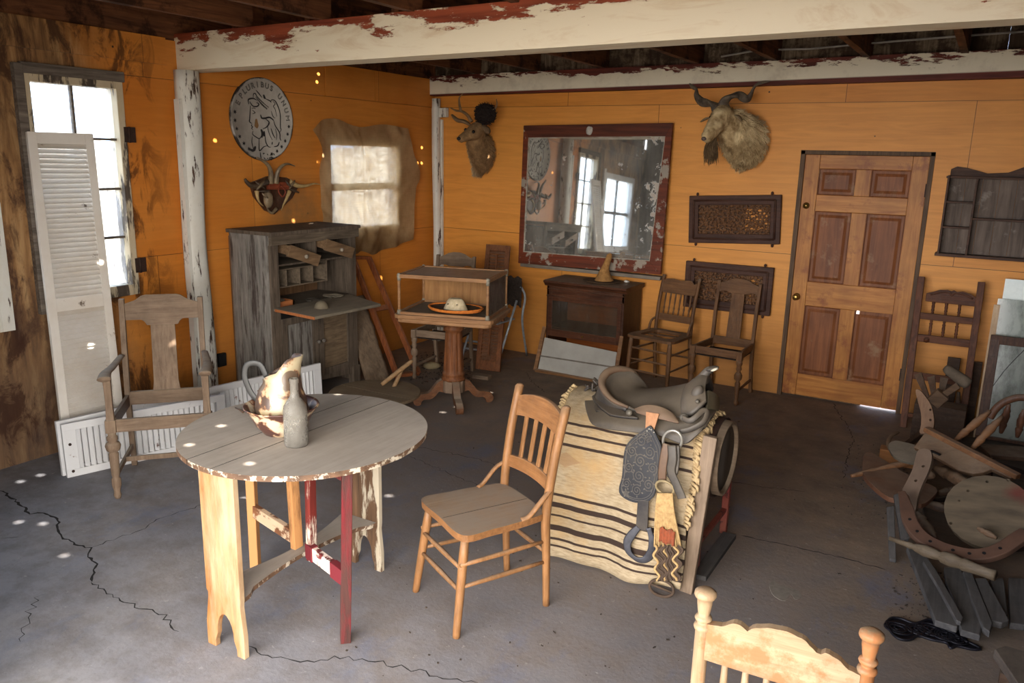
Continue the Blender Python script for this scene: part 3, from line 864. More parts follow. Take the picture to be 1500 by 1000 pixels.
# ------------------------------------------------------------------ round table
def round_table():
    c = V((2.64, -4.55, 0)); rx, ry, H, T = .520, .530, .790, .022
    root = thing('gateleg_table', 'round drop-leaf table with a grey dusty top and peeling white, orange and red legs', 'table', c)
    M['tabtop'] = wood('table_top', (142, 132, 122), (172, 161, 149), 'Y', .9, dust=.5, dustc=(166, 156, 145), rough=.85)
    M['tabedge'] = peel('table_edge', (188, 178, 162), (112, 84, 64), .58, 20, 'N')
    bounds = [-1.0, -.125, .028, 1.0]
    for k, lab in enumerate(('drop_leaf', 'centre_board', 'drop_leaf')):
        x0, x1 = bounds[k] + .002, bounds[k + 1] - .002; pts = []
        if k == 0: x0 = -rx
        if k == 2: x1 = rx
        n = 40
        for i in range(n + 1):
            x = x0 + (x1 - x0) * i / n; pts.append((x, -ry * math.sqrt(max(0, 1 - (x / rx) ** 2))))
        for i in range(n, -1, -1):
            x = x0 + (x1 - x0) * i / n; y = ry * math.sqrt(max(0, 1 - (x / rx) ** 2))
            if abs(y) > 1e-4: pts.append((x, y))
        m = MB(); mm = Matrix.Translation(c + V((0, 0, H - T)))
        m.prism(pts, T, mm)
        for i, f in enumerate(m.f):
            zs = [m.v[j].z for j in f]
            m.mi[i] = 1 if max(zs) - min(zs) > T * .5 else 0
            xs = [m.v[j].x for j in f]
            if m.mi[i] and max(xs) - min(xs) < 1e-5 and abs(abs(xs[0] - c.x) - rx) > .01: m.mi[i] = 2
        m.build(lab, [M['tabtop'], M['tabedge'], M['black']], root)
    m = MB()
    for b_ in bounds[1:3]: m.rng(c.x + rx * 0 + b_ - .006, c.x + b_ + .006, c.y - ry * .94, c.y + ry * .94, H - T - .004, H - T + .012)
    m.build('joint_strip', M['black'], root)
    # end boards with arched feet
    M['endboard'] = peel('end_board_paint', (176, 160, 132), (162, 104, 50), .60, 5, 'Z', dirt=.4, soft=.14)
    M['endfoot'] = peel('end_board_foot', (180, 170, 152), (112, 84, 62), .5, 9, 'Z')
    for yy, x0, x1, matr in ((-5.034, 2.568, 2.765, M['endboard']), (-4.215, 2.585, 2.775, M['endfoot'])):
        w = x1 - x0; h = H - T
        out = [(-.012, 0), (-.012, .10), (.008, .22), (.008, .24), (-.0, .25), (0, h), (w, h), (w, .25), (w - .004, .22), (w + .008, .10), (w + .008, 0), (w - .036, 0), (w - .036, .03)]
        out += arc((w / 2, .065), w / 2 - .05, 0, 180, 10, .10) + [(.036, .03), (.036, 0)]
        mm = Matrix(((1, 0, 0, x0), (0, 0, -1, yy), (0, 1, 0, 0), (0, 0, 0, 1)))
        m = MB(); m.prism(out, .024, mm); m.build('end_board', matr, root, bevel=.0025)
    # waisted shelf
    y0, y1 = -5.034, -4.242; pts = []
    for i in range(21):
        tt = i / 20; pts.append((2.665 + .075 - .055 * math.sin(PI * tt) + .02 * (abs(tt - .5) > .42), y0 + (y1 - y0) * tt))
    for i in range(20, -1, -1):
        tt = i / 20; pts.append((2.665 - .085 - .03 + .07 * math.sin(PI * tt), y0 + (y1 - y0) * tt))
    m = MB(); m.prism(pts, .02, Matrix.Translation((0, 0, .235)))
    for i, f in enumerate(m.f):
        zs = [m.v[j].z for j in f]; m.mi[i] = 1 if max(zs) - min(zs) > .01 else 0
    m.build('shelf', [M['tabtop'], M['tabedge']], root)
    # two swinging gates
    M['redpaint'] = peel('red_paint', (98, 20, 26), (84, 48, 42), .5, 10, 'Z', dirt=.0, soft=.06)
    M['legpaint'] = peel('leg_paint', (190, 136, 86), (110, 72, 46), .26, 8, 'Z', dirt=.2, soft=.06)
    M['whitered'] = peel('white_over_red', (196, 186, 170), (112, 40, 34), .72, 9, 'Z', dirt=.2)
    M['redwhite'] = peel('red_over_white', (104, 34, 40), (60, 30, 34), .3, 9, 'Z', dirt=0)
    m = MB(); m.bar((3.015, -4.745, 0), (3.04, -4.735, H - T), .052, .042, (1, 1, 0)); tag(m.build('leg', M['redpaint'], root, bevel=.003), 'red painted gate leg')
    m = MB(); m.bar((2.76, -4.665, .255), (2.77, -4.665, H - T), .040, .028, (1, 0, 0)); m.build('pivot_post', M['whitered'], root, bevel=.002)
    m = MB(); m.bar((2.755, -4.672, .30), (3.0, -4.745, .30), .026, .06); m.build('gate_rail', peel('gate_rail_paint', (226, 208, 196), (120, 44, 44), .3, 7, 'N'), root, bevel=.002)
    m = MB(); m.bar((2.945, -4.73, .30), (3.033, -4.757, .30), .034, .068); m.build('gate_joint', M['redwhite'], root, bevel=.002); m = MB(); m.bar((2.745, -4.668, .30), (2.80, -4.687, .30), .034, .068); m.build('gate_joint', M['redwhite'], root, bevel=.002)
    m = MB(); m.bar((2.785, -4.67, H - T - .035), (3.02, -4.735, H - T - .035), .03, .05); m.build('gate_rail', M['redpaint'], root, bevel=.002)
    m = MB(); m.bar((2.285, -4.565, 0), (2.30, -4.575, H - T), .050, .040, (1, .6, 0)); m.build('leg', M['legpaint'], root, bevel=.003)
    m = MB(); m.bar((2.625, -4.62, .255), (2.62, -4.63, H - T), .048, .03, (1, 0, 0)); m.build('pivot_post', M['legpaint'], root, bevel=.002)
    m = MB(); m.bar((2.30, -4.572, .33), (2.62, -4.62, .30), .026, .062); m.build('gate_rail', peel('gate_rail_bare', (210, 180, 150), (150, 98, 66), .5, 8, 'N'), root, bevel=.002)
    m = MB(); m.bar((2.31, -4.575, H - T - .035), (2.61, -4.625, H - T - .035), .03, .05); m.build('gate_rail', M['legpaint'], root, bevel=.002)


round_table()


def enamel(name, cream, rust, chip, spots=False, seed=0.0):
    t = NT(name); o = t.coord(); mp = t.add('ShaderNodeMapping'); mp.inputs['Location'].default_value = (seed, seed, seed); t.link(o, mp.inputs[0]); o2 = mp.outputs[0]
    f = t.noise(o2, 9, 6, .6, .4); c = t.mix(t.mask(t.noise(o2, 5, 4), .45, .7), lin(cream), lin((236, 196, 136)))
    e = t.mask(f, chip - .02, chip + .02); e0 = t.mask(f, chip - .05, chip)
    c = t.mix(e0, c, lin((150, 104, 70))); c = t.mix(e, c, lin(rust))
    if spots:
        vo = t.add('ShaderNodeTexVoronoi'); vo.inputs['Scale'].default_value = 9.0; vo.inputs['Randomness'].default_value = .9; t.link(o2, vo.inputs['Vector'])
        d = vo.outputs['Distance']
        c = t.mix(t.mask(d, .36, .33), c, lin((92, 76, 62))); c = t.mix(t.mask(d, .12, .09), c, lin((28, 24, 24)))
    t.color(c); t.bump(e, -.3, .002)
    return t.done(.35, .5)


# bowl, jug and bottle stand on the table top
TZ = .790
bc = V((2.497, -4.60, TZ))
b1, b2 = AZ(366, 592, TZ + .14), AZ(469, 590, TZ + .14)
bc = V((2.586, -4.637, TZ))
m = MB(); prof = [(.0001, .0), (.066, .0), (.076, .004), (.110, .045), (.132, .09), (.150, .118), (.158, .122), (.155, .126), (.145, .120), (.126, .09), (.102, .047), (.070, .010), (.0001, .008)]
m.lathe(prof, Matrix.Translation(bc), 40)
root = thing('wash_basin', 'chipped cream and brown enamel basin under the jug on the round table', 'basin', bc)
m.build('bowl', enamel('basin_enamel', (190, 180, 160), (78, 50, 44), .49, False, 3.3), root)
jc = bc + V((-.006, .006, .012))
root = thing('enamel_pitcher', 'cream enamel pitcher with brown rust patches standing in the basin', 'pitcher', jc)
dirv = V((.86, .51, 0)).normalized()         # spout direction
n = 36; rings = []
prf = [(.0, .082), (.01, .092), (.06, .108), (.10, .110), (.14, .104), (.18, .090), (.215, .076), (.24, .071), (.262, .073)]


def jug_ring(z, r, spout, inner=0.0):
    ring = []
    for j in range(n):
        a = 2 * PI * j / n; k = min(1, max(0, (math.cos(a) + .05) / .75)); k = k * k * (3 - 2 * k)
        rr = r - inner + spout * (.010 * k + .018 * max(0, math.cos(a)) ** 8)
        lift = spout * (.056 * k + .010 * math.cos(a) - .03 * max(0, -math.cos(a)) ** 2)
        ring.append(jc + dirv * (rr * math.cos(a)) + V((-dirv.y, dirv.x, 0)) * (rr * math.sin(a) * (1 - .12 * spout)) + V((0, 0, z + lift)))
    return ring


for z, r in prf:
    rings.append(jug_ring(z, r, max(0, (z - .19) / .072)))
for z, r in reversed(prf[2:]):
    rings.append(jug_ring(z, r, max(0, (z - .19) / .072), .006))
m = MB(); m.loft(rings, True, True)
m.build('body', enamel('jug_enamel', (166, 152, 124), (78, 62, 54), .515, True, 1.1), root)
hp = smoothpath([jc - dirv * .058 + V((0, 0, .232)), jc - dirv * .085 + V((0, 0, .285)), jc - dirv * .135 + V((0, 0, .283)), jc - dirv * .150 + V((0, 0, .23)), jc - dirv * .128 + V((0, 0, .16)), jc - dirv * .094 + V((0, 0, .12))], 7)
m = MB(); m.tube(hp, .0125, 10, (-dirv.y, dirv.x, 0), .35); m.build('handle', plain('grey_enamel', (54, 54, 54), .5, c2=(36, 35, 34)), root)
btl = V((2.748, -4.715, TZ))
root = thing('glass_bottle', 'clear dusty glass bottle standing in front of the pitcher', 'bottle', btl)
gl = NT('bottle_glass'); gl.b.inputs['Transmission Weight'].default_value = .72; gl.b.inputs['IOR'].default_value = 1.25
gn = gl.noise(gl.coord((1, 1, .8)), 16, 7, .7)
gl.color(gl.ramp(gn, [(.35, lin((196, 192, 184))), (.7, lin((140, 132, 122)))]))
gl.link(gl.mask(gn, .3, .9), gl.b.inputs['Roughness'])
gm_ = gl.m; gl.b.inputs['Specular IOR Level'].default_value = .5
m = MB(); ou = [(.0001, .006), (.030, .002), (.045, .002), (.0485, .010), (.0485, .150), (.046, .168), (.034, .188), (.021, .206), (.0165, .222), (.0160, .262), (.0185, .266), (.0185, .280), (.0160, .285), (.013, .285)]
inn = [(.012, .280), (.0125, .22), (.017, .203), (.030, .184), (.042, .165), (.0445, .148), (.0445, .014), (.0001, .012)]
m.lathe(ou + inn, Matrix.Translation(btl), 28); m.build('bottle_body', gm_, root)
m = MB(); m.lathe([(.0001, .0125), (.043, .0135), (.043, .030), (.03, .036), (.0001, .033)], Matrix.Translation(btl), 20); m.jitter(.003, 40)
m.build('grit', plain('pale_grit', (130, 124, 116), .9, scale=60), root)
# small twig on the table
m = MB(); p = AZ(345, 597, TZ + .004); q = AZ(356, 604, TZ + .003); m.tube([p, p.lerp(q, .5) + V((0, 0, .004)), q], .0035, 6)
tag(m.build('twig', M['walnut']), 'short dark twig lying on the table top left of the basin', 'twig')


# ------------------------------------------------------------------ chairs
def R2(rz):
    return Matrix.Rotation(rz, 3, 'Z')


class Chair:
    """local frame: seat centre on the floor, the chair faces -y"""
    def __init__(s, name, label, loc, rz, group=None):
        s.root = thing(name, label, 'chair', (loc[0], loc[1], 0), rz, group)

    def put(s, name, m, mat, bevel=0.0, **kw):
        return m.build(name, mat, s.root, bevel=bevel, local=True, **kw)

    def leg(s, p, q, prof, mat, n=12):
        m = MB(); m.turned(p, q, prof, n); return s.put('leg', m, mat)

    def sq(s, name, p, q, w, h, mat, up=(0, 1, 0), w2=None, h2=None, bevel=.003):
        m = MB(); m.bar(p, q, w, h, up, w2, h2); return s.put(name, m, mat, bevel)

    def rod(s, name, p, q, r, mat, prof=None):
        m = MB(); m.turned(p, q, prof or [(0, r * .75), (.25, r * .95), (.5, r * 1.1), (.75, r * .95), (1, r * .75)], 10); return s.put(name, m, mat)


def central_chair():
    c = Chair('side_chair', 'golden oak slat-back chair beside the round table', (3.335, -4.155), math.radians(-28.6)); o, ox = M['oak'], M['oak_x']
    lp = [(0, .015), (.04, .0165), (.5, .019), (.8, .020), (1, .017)]
    c.leg((-.21, -.262, 0), (-.175, -.205, .435), lp, o); c.leg((.205, -.262, 0), (.17, -.205, .435), lp, o)
    for s in (-1, 1):
        m = MB(); m.tube(smoothpath([(s * .175, .205, 0), (s * .178, .195, .25), (s * .182, .185, .45), (s * .188, .215, .70), (s * .192, .262, .925)], 5),
                         [.0155 + .005 * min(1, i / 8) for i in range(21)], 12)
        m.ball((s * .192, .263, .925), (.0195, .0195, .012)); c.put('rear_post', m, o)
    # saddle seat of two boards
    out = smooth2([(-.20, -.235), (0, -.243), (.20, -.235), (.212, -.10), (.20, .10), (.165, .178), (0, .192), (-.165, .178), (-.20, .10), (-.212, -.10)], 5)
    m = MB(); m.prism(out, .03, Matrix.Translation((0, 0, .428)))
    for i, f in enumerate(m.f):
        zs = [m.v[j].z for j in f]; m.mi[i] = 1 if max(zs) - min(zs) > .015 else 0
    c.put('seat', m, [M['oak_seat'], ox], .005)
    m = MB(); m.rng(.018, .0205, -.236, .188, .4575, .4585); c.put('seat_joint', m, M['black'])
    # crest, lower back rail, four slats
    def cr(z0, z1, arch, dep):
        m = MB(); k = 10
        def fn(sgn):
            def f(u, w):
                x = -.178 + .356 * u; b = .018 * (1 - (2 * u - 1) ** 2)
                top = z1 + arch * (1 - (2 * u - 1) ** 2); z = z0 + arch * .55 * (1 - (2 * u - 1) ** 2) + (top - z0 - arch * .55 * (1 - (2 * u - 1) ** 2)) * w
                y = .186 + (z - .45) * .165 + b + sgn * dep / 2
                return V((x, y, z))
            return f
        rings = []
        for i in range(k + 1):
            u = i / k; rings.append([fn(-1)(u, 0), fn(-1)(u, 1), fn(1)(u, 1), fn(1)(u, 0)])
        m.loft(rings, False); return m
    c.put('crest_rail', cr(.79, .885, .03, .02), ox, .003)
    c.put('back_rail', cr(.545, .60, .012, .02), ox, .003)
    for k in range(4):
        x = -.105 + .07 * k; b = .018 * (1 - (x / .178) ** 2)
        c.sq('back_slat', (x, .186 + .135 * .165 + b, .585), (x * 1.04, .186 + .365 * .165 + b, .815), .026, .010, o)
    for s in (-1, 1):     # bent seat braces
        m = MB(); m.tube(smoothpath([(s * .192, .20, .565), (s * .205, .150, .535), (s * .203, .085, .472), (s * .195, .05, .458)], 6), .013, 8, flat=.7); c.put('seat_brace', m, o)
    for z in (.30, .20):
        c.rod('stretcher', (-.20, -.25 + z * .06, z), (.195, -.25 + z * .06, z), .0105, o)
        for s in (-1, 1):
            c.rod('stretcher', (s * .195, -.24, z + .02), (s * .178, .195, z + .02), .0105, o)
    c.rod('stretcher', (-.175, .197, .26), (.175, .197, .26), .0105, o)


central_chair()


def near_chair():
    # foreground chair seen from its front, seat below the frame
    a, b = V((4.595, -5.16, 0)), V((4.967, -5.127, 0)); mid = (a + b) / 2; d = (b - a); rz = math.atan2(d.y, d.x)
    c = Chair('pressed_back_chair', 'pale stripped wooden chair with a scalloped crest and turned finials, lowest in view', (mid.x + .02, mid.y - .22), rz)
    M['pale'] = wood('pale_stripped_wood', (148, 118, 88), (176, 150, 118), 'Z', 1.4, rough=.45, stain=(166, 106, 62), stain_amt=.22)
    M['pale_x'] = wood('pale_stripped_crest', (146, 116, 86), (180, 154, 122), 'X', 1.2, rough=.45, stain=(142, 98, 62), stain_amt=.30)
    yb = .22; hw = .187
    for s in (-1, 1):
        x = s * hw
        prof = [(0, .016), (.35, .017), (.47, .0195), (.70, .018), (.884, .0175), (.886, .0205), (.893, .0225), (.900, .0205), (.902, .0150), (.908, .0140), (.911, .0190), (.917, .0215), (.923, .0190), (.926, .0135), (.934, .0150), (.958, .0185), (.974, .0195), (.975, .0240), (.982, .0275), (.991, .0265), (.998, .018), (1, .008)]
        m = MB(); m.turned((x, yb - .03, 0), (x, yb, .945), prof, 20); c.put('rear_post', m, M['pale'])
        lp = [(0, .014), (.5, .019), (1, .017)]
        c.leg((x * 1.1, -.20, 0), (x, -.17, .44), lp, M['pale'])
    o = [(-1, .062), (-.80, .064), (-.66, .080), (-.56, .088), (-.50, .070), (-.40, .088), (-.25, .100), (0, .106), (.25, .100), (.42, .086), (.52, .068), (.60, .083), (.70, .080), (.84, .066), (1, .050)]
    o = [(-1, .070), (-.82, .074), (-.62, .092), (-.52, .090), (-.47, .078), (-.36, .094), (-.15, .104), (.05, .106), (.25, .098), (.42, .078), (.47, .068), (.56, .078), (.70, .070), (.86, .050), (1, .044)]
    n = 40; pts = []
    for i in range(n + 1):
        u = -1 + 2 * i / n; pts.append((u * (hw - .012), .79 + interp(o, u) * 1.0))
    pts += [(hw - .012, .762), (.0, .756), (-(hw - .012), .762)]
    mm = Matrix(((1, 0, 0, 0), (0, 0, -1, yb + .004), (0, 1, 0, 0), (0, 0, 0, 1)))
    m = MB(); m.prism(pts, .022, mm); c.put('crest_rail', m, M['pale_x'], .003)
    for k in range(6):
        x = -.125 + .05 * k
        m = MB(); m.turned((x, yb - .008, .50), (x, yb - .006, .77), [(0, .006), (.2, .0085), (.5, .006), (.75, .0095), (1, .0075)], 10); c.put('spindle', m, M['pale'])
    c.sq('back_rail', (-hw, yb - .012, .49), (hw, yb - .012, .49), .05, .02, M['pale_x'], (0, 0, 1))
    out = smooth2([(-.20, -.20), (0, -.21), (.20, -.20), (.205, 0), (.18, .18), (0, .19), (-.18, .18), (-.205, 0)], 5)
    m = MB(); m.prism(out, .028, Matrix.Translation((0, 0, .43))); c.put('seat', m, M['pale_x'], .005)
    for z in (.18, .28):
        c.rod('stretcher', (-.2, -.19, z), (.2, -.19, z), .009, M['pale'])
        for s in (-1, 1): c.rod('stretcher', (s * .2, -.19, z + .02), (s * .185, .20, z + .02), .009, M['pale'])


near_chair()

TURN = [(0, .012), (.03, .017), (.07, .019), (.10, .012), (.13, .0175), (.32, .021), (.50, .016), (.60, .014), (.63, .026), (.70, .030), (.76, .026), (.79, .014), (.82, .020), (.86, .022), (.90, .017), (.93, .021), (1, .021)]


def arm_chair():
    c = Chair('armchair', 'brown splat-back armchair with no seat, in front of the white shutters', (.955, -4.055), math.radians(49.1)); w, wx = M['dusty'], M['dusty_x']
    hw, d = .255, .245; hb = .225
    TL = [(0, .016), (.05, .021), (.10, .017), (.16, .021), (.20, .026), (.30, .026), (.32, .018), (.36, .023), (.68, .027), (.70, .020), (.735, .036), (.80, .042), (.84, .036), (.86, .022), (.885, .030), (.93, .030), (.95, .022), (1, .024)]
    for s in (-1, 1):
        c.leg((s * hw, -d, 0), (s * hw, -d, .40), TL, w, 18)
        c.sq('leg_block', (s * hw, -d, .40), (s * hw, -d, .475), .055, .055, w)
        # the front post goes on up to the arm
        m = MB(); m.loft([[V((s * hw + a * k, -d + b * k2 + dy, z)) for a, b in ((-1, -1), (1, -1), (1, 1), (-1, 1))] for z, k, k2, dy in ((.47, .021, .021, 0), (.56, .018, .018, .008), (.66, .019, .019, .006), (.71, .021, .021, 0))], False)
        c.put('arm_post', m, w, .003)
        pts = smoothpath([(s * (hw + .005), -d - .055, .722), (s * (hw + .012), -d + .06, .728), (s * (hw + .005), 0, .715), (s * (hb + .012), d - .02, .728)], 6)
        m = MB(); m.tube(pts, [.036 - .016 * i / 18 for i in range(19)], 10, (0, 0, 1), .42); c.put('armrest', m, wx)
        m = MB(); m.loft([[V((s * hb + a * .016, y + b * .02, z)) for a, b in ((-1, -1), (1, -1), (1, 1), (-1, 1))] for z, y in ((0, d + .03), (.25, d + .01), (.45, d), (.72, d + .03), (1.06, d + .085))], False)
        c.put('rear_post', m, w, .003)
        c.sq('side_rail', (s * hw * .985, -d, .44), (s * hb, d, .44), .022, .07, M['walnut_x'], (0, 0, 1))
        c.sq('stretcher', (s * hw, -d, .135), (s * hb, d + .03, .135), .018, .03, w, (0, 0, 1))
    c.sq('front_rail', (-hw, -d, .435), (hw, -d, .435), .075, .024, wx, (0, -1, 0))
    c.sq('back_seat_rail', (-hb, d, .45), (hb, d, .45), .085, .024, wx, (0, -1, 0))
    c.sq('stretcher', (-.24, 0.02, .135), (.24, 0.02, .135), .03, .018, w, (0, -1, 0))
    B = lambda z: d + (z - .45) * .14
    pts = [(-hb, .935), (-.14, .92), (-.125, .905), (-.115, .88)]
    crest = [(-hb + .014, .905), (-hb + .014, 1.045), (-.12, 1.055), (-.10, 1.068), (.10, 1.068), (.12, 1.055), (hb - .014, 1.045), (hb - .014, .905)]
    crest = [(-hb + .014, .93), (-hb + .014, 1.03)] + [(-.15, 1.05), (-.115, 1.075), (-.09, 1.082), (.09, 1.082), (.115, 1.075), (.15, 1.05)] + [(hb - .014, 1.03), (hb - .014, .93)] + [(.12, .93), (.10, .915), (.09, .895), (-.09, .895), (-.10, .915), (-.12, .93)]
    def tilt(z0): # sheet in the raked back plane
        return Matrix(((1, 0, 0, 0), (0, .14, -1, B(0) + .0), (0, 1, .14, 0), (0, 0, 0, 1)))
    m = MB(); m.prism(crest, .02, tilt(0), z0=-.01); c.put('crest_rail', m, wx, .003)
    m = MB(); m.prism([(-.085, .485), (-.078, .50), (-.072, .55), (-.07, .895), (.07, .895), (.072, .55), (.078, .50), (.085, .485)], .014, tilt(0), z0=-.007); c.put('splat', m, w, .002)


arm_chair()


def spindle_chair():
    c = Chair('spindle_chair', 'brown spindle-back chair with a broken seat right of the bookcase', (2.735, -.375), math.radians(-10)); w, wx = M['umber'], M['umber_x']
    hw, d = .19, .19
    lp = [(0, .013), (.5, .019), (.85, .021), (1, .016)]
    for s in (-1, 1):
        c.leg((s * .205, -d - .03, 0), (s * hw, -d, .455), lp, w)
        m = MB(); m.tube(smoothpath([(s * .18, d + .05, 0), (s * .178, d + .01, .30), (s * .176, d, .46), (s * .176, d + .03, .70), (s * .178, d + .10, .955)], 5), .0165, 10); c.put('rear_post', m, w)
        c.rod('stretcher', (s * .20, -d - .02, .34), (s * .178, d + .01, .34), .009, w); c.rod('stretcher', (s * .203, -d - .025, .20), (s * .18, d + .02, .20), .009, w)
        m = MB(); m.tube(smoothpath([(s * .18, d + .02, .58), (s * .195, d - .05, .55), (s * .195, d - .09, .475)], 5), .010, 8); c.put('seat_brace', m, w)
    # seat frame with the caning gone
    out = smooth2([(-.215, -.215), (0, -.225), (.215, -.215), (.22, 0), (.19, .19), (0, .20), (-.19, .19), (-.22, 0)], 5)
    m = MB(); m.prism(out, .024, Matrix.Translation((0, 0, .45)), [smooth2([(-.14, -.12), (0, -.125), (.14, -.12), (.15, .02), (.12, .13), (0, .135), (-.12, .13), (-.15, .02)], 4)]); c.put('seat_frame', m, wx, .004)
    m = MB(); m.bar((-.12, -.02, .462), (.13, .03, .462), .05, .008, (0, 0, 1)); c.put('seat_board', m, wx)
    T = Matrix(((1, 0, 0, 0), (0, .18, -1, d - .46 * .18), (0, 1, .18, 0), (0, 0, 0, 1)))
    cr = [(-.17, .80), (-.17, .905), (-.14, .925), (-.08, .93), (0, .92), (.08, .93), (.11, .928), (.14, .90), (.17, .915), (.17, .80)]
    m = MB(); m.prism(cr, .018, T, z0=-.009); c.put('crest_rail', m, wx, .003)
    m = MB(); m.prism([(-.17, .555), (-.17, .615), (.17, .615), (.17, .555)], .016, T, z0=-.008); c.put('back_rail', m, wx, .002)
    for k in range(6):
        x = -.125 + .05 * k; m = MB(); m.turned(T @ V((x, .61, 0)), T @ V((x, .81, 0)), [(0, .006), (.12, .009), (.2, .006), (.3, .010), (.38, .006), (.7, .0085), (1, .007)], 8); c.put('spindle', m, w)
    for z in (.36, .26, .16):
        c.rod('stretcher', (-.2, -d - .01, z), (.2, -d - .01, z), .009, w)
    c.rod('stretcher', (-.18, d + .02, .25), (.18, d + .02, .25), .009, w)


spindle_chair()


def splat_chair(name, label, loc, rz, top=.985, splat=True, mats=None):
    w, wx = mats or (M['umber'], M['umber_x'])
    c = Chair(name, label, loc, rz); hw, d, hb = .20, .20, .178
    TL = [(0, .012), (.04, .018), (.08, .021), (.12, .013), (.16, .015), (.5, .022), (.55, .014), (.60, .030), (.68, .033), (.73, .024), (.76, .015), (.82, .024), (.88, .018), (.93, .026), (1, .024)]
    for s in (-1, 1):
        c.leg((s * hw, -d, 0), (s * hw, -d, .38), TL, w, 14); c.sq('leg_block', (s * hw, -d, .38), (s * hw, -d, .455), .046, .046, w)
        m = MB(); m.loft([[V((s * hb + a * .014, y + b * .017, z)) for a, b in ((-1, -1), (1, -1), (1, 1), (-1, 1))] for z, y in ((0, d + .06), (.25, d + .01), (.45, d), (.70, d + .02), (top - .03, d + .075))], False)
        c.put('rear_post', m, w, .003)
        c.sq('side_rail', (s * hw, -d, .425), (s * hb, d, .425), .02, .06, wx, (0, 0, 1)); c.sq('stretcher', (s * hw, -d, .12), (s * hb, d + .03, .12), .014, .022, w, (0, 0, 1))
    c.sq('front_rail', (-hw, -d, .423), (hw, -d, .423), .062, .02, wx, (0, -1, 0)); c.sq('back_seat_rail', (-hb, d, .44), (hb, d, .44), .07, .02, wx, (0, -1, 0))
    m = MB(); m.box((0, .0, .375), (hw * 1.8, d * 1.8, .006)); c.put('sagging_seat', m, M['black'])
    T = Matrix(((1, 0, 0, 0), (0, .13, -1, d - .44 * .13), (0, 1, .13, 0), (0, 0, 0, 1)))
    h = hb - .012; t = top
    cr = [(-h, t - .13), (-h, t - .05), (-.12, t - .035), (-.08, t - .012), (-.03, t), (.03, t), (.08, t - .012), (.12, t - .035), (h, t - .05), (h, t - .13), (h - .02, t - .12), (.10, t - .118), (.07, t - .13), (-.07, t - .13), (-.10, t - .118), (-h + .02, t - .12)]
    m = MB(); m.prism(cr, .018, T, z0=-.009); c.put('crest_rail', m, wx, .003)
    if splat:
        m = MB(); m.prism([(-.062, .47), (-.055, t - .13), (.055, t - .13), (.062, .47)], .012, T, z0=-.006); c.put('splat', m, w, .002)
    return c


splat_chair('splat_chair', 'dusty brown splat-back chair with sunken seat, left of the panelled door', (3.285, -.345), math.radians(-3), .985)
splat_chair('splat_chair', 'open-backed chair hidden mostly behind the display case pedestal', (.98, -1.20), math.radians(12), 1.10, False, (M['dusty'], M['dusty_x']))


def ladder_chair():
    # tall back leaning against the wall, the front legs gone
    root = thing('ladder_back_chair', 'tall dark spindled chair back leaning between the panelled door and the glass panes', 'chair', (4.9, -.35, 0))
    w, wx = M['walnut'], M['walnut_x']; w = wood('red_walnut', (62, 32, 20), (112, 66, 40), 'Z', 1.3, dust=.25); wx = wood('red_walnut_cross', (62, 32, 20), (112, 66, 40), 'X', 1.3, dust=.35)
    L0, L1, R0, R1 = V((4.715, -.36, 0)), AY(1350, 405, -.13), V((5.10, -.36, 0)), AY(1438, 413, -.13)
    for p, q in ((L0, L1), (R0, R1)):
        m = MB(); m.bar(p, q, .048, .042, (0, 1, 0)); m.build('post', w, root, bevel=.004)
    at_ = lambda s, t: (L0.lerp(L1, t)).lerp(R0.lerp(R1, t), s)
    H = 1.14
    for z, h in ((.40, .055), (.685, .055), (.85, .048), (.10, .03)):
        a, b = at_(.03, z / H), at_(.97, z / H); m = MB(); m.bar(a, b, .025, h); m.build('ladder_rail', wx, root, bevel=.003)
    o = at_(0, 0); u = (R0 - L0).normalized(); v = (L1 - L0).normalized(); W = (R0 - L0).length
    T = plane_m(o, u, v)
    cr = [(.02, .98), (.02, 1.04), (.06, 1.055), (.11, 1.075), (.16, 1.08), (.185, 1.072), (.20, 1.082), (.22, 1.07), (.26, 1.078), (.31, 1.065), (.35, 1.04), (W - .02, 1.03), (W - .02, .975)]
    m = MB(); m.prism(cr, .022, T, z0=-.011); m.build('crest_rail', wx, root, bevel=.003)
    m = MB(); m.tube(smoothpath([T @ V((.05, 1.03, .014)), T @ V((.11, 1.055, .016)), T @ V((.17, 1.06, .016)), T @ V((.19, 1.04, .016)), T @ V((.21, 1.06, .016)), T @ V((.27, 1.055, .016)), T @ V((.33, 1.03, .014))], 5), .007, 8); m.build('carved_scroll', wx, root)
    sp = [(0, .007), (.1, .011), (.18, .007), (.26, .013), (.36, .009), (.5, .012), (.64, .009), (.74, .013), (.82, .007), (.9, .011), (1, .007)]
    for k in range(3):
        s = .26 + .22 * k
        for z0, z1 in ((.71, .83), (.87, .985)):
            m = MB(); m.turned(at_(s, z0 / H), at_(s, z1 / H), sp, 8); m.build('spindle', w, root)
    m = MB(); q = at_(.22, .68 / H); m.tube([q + V((0, -.012, 0)), q + V((0, -.03, -.004))], .019, 12); m.build('knot_knob', wx, root)


ladder_chair()
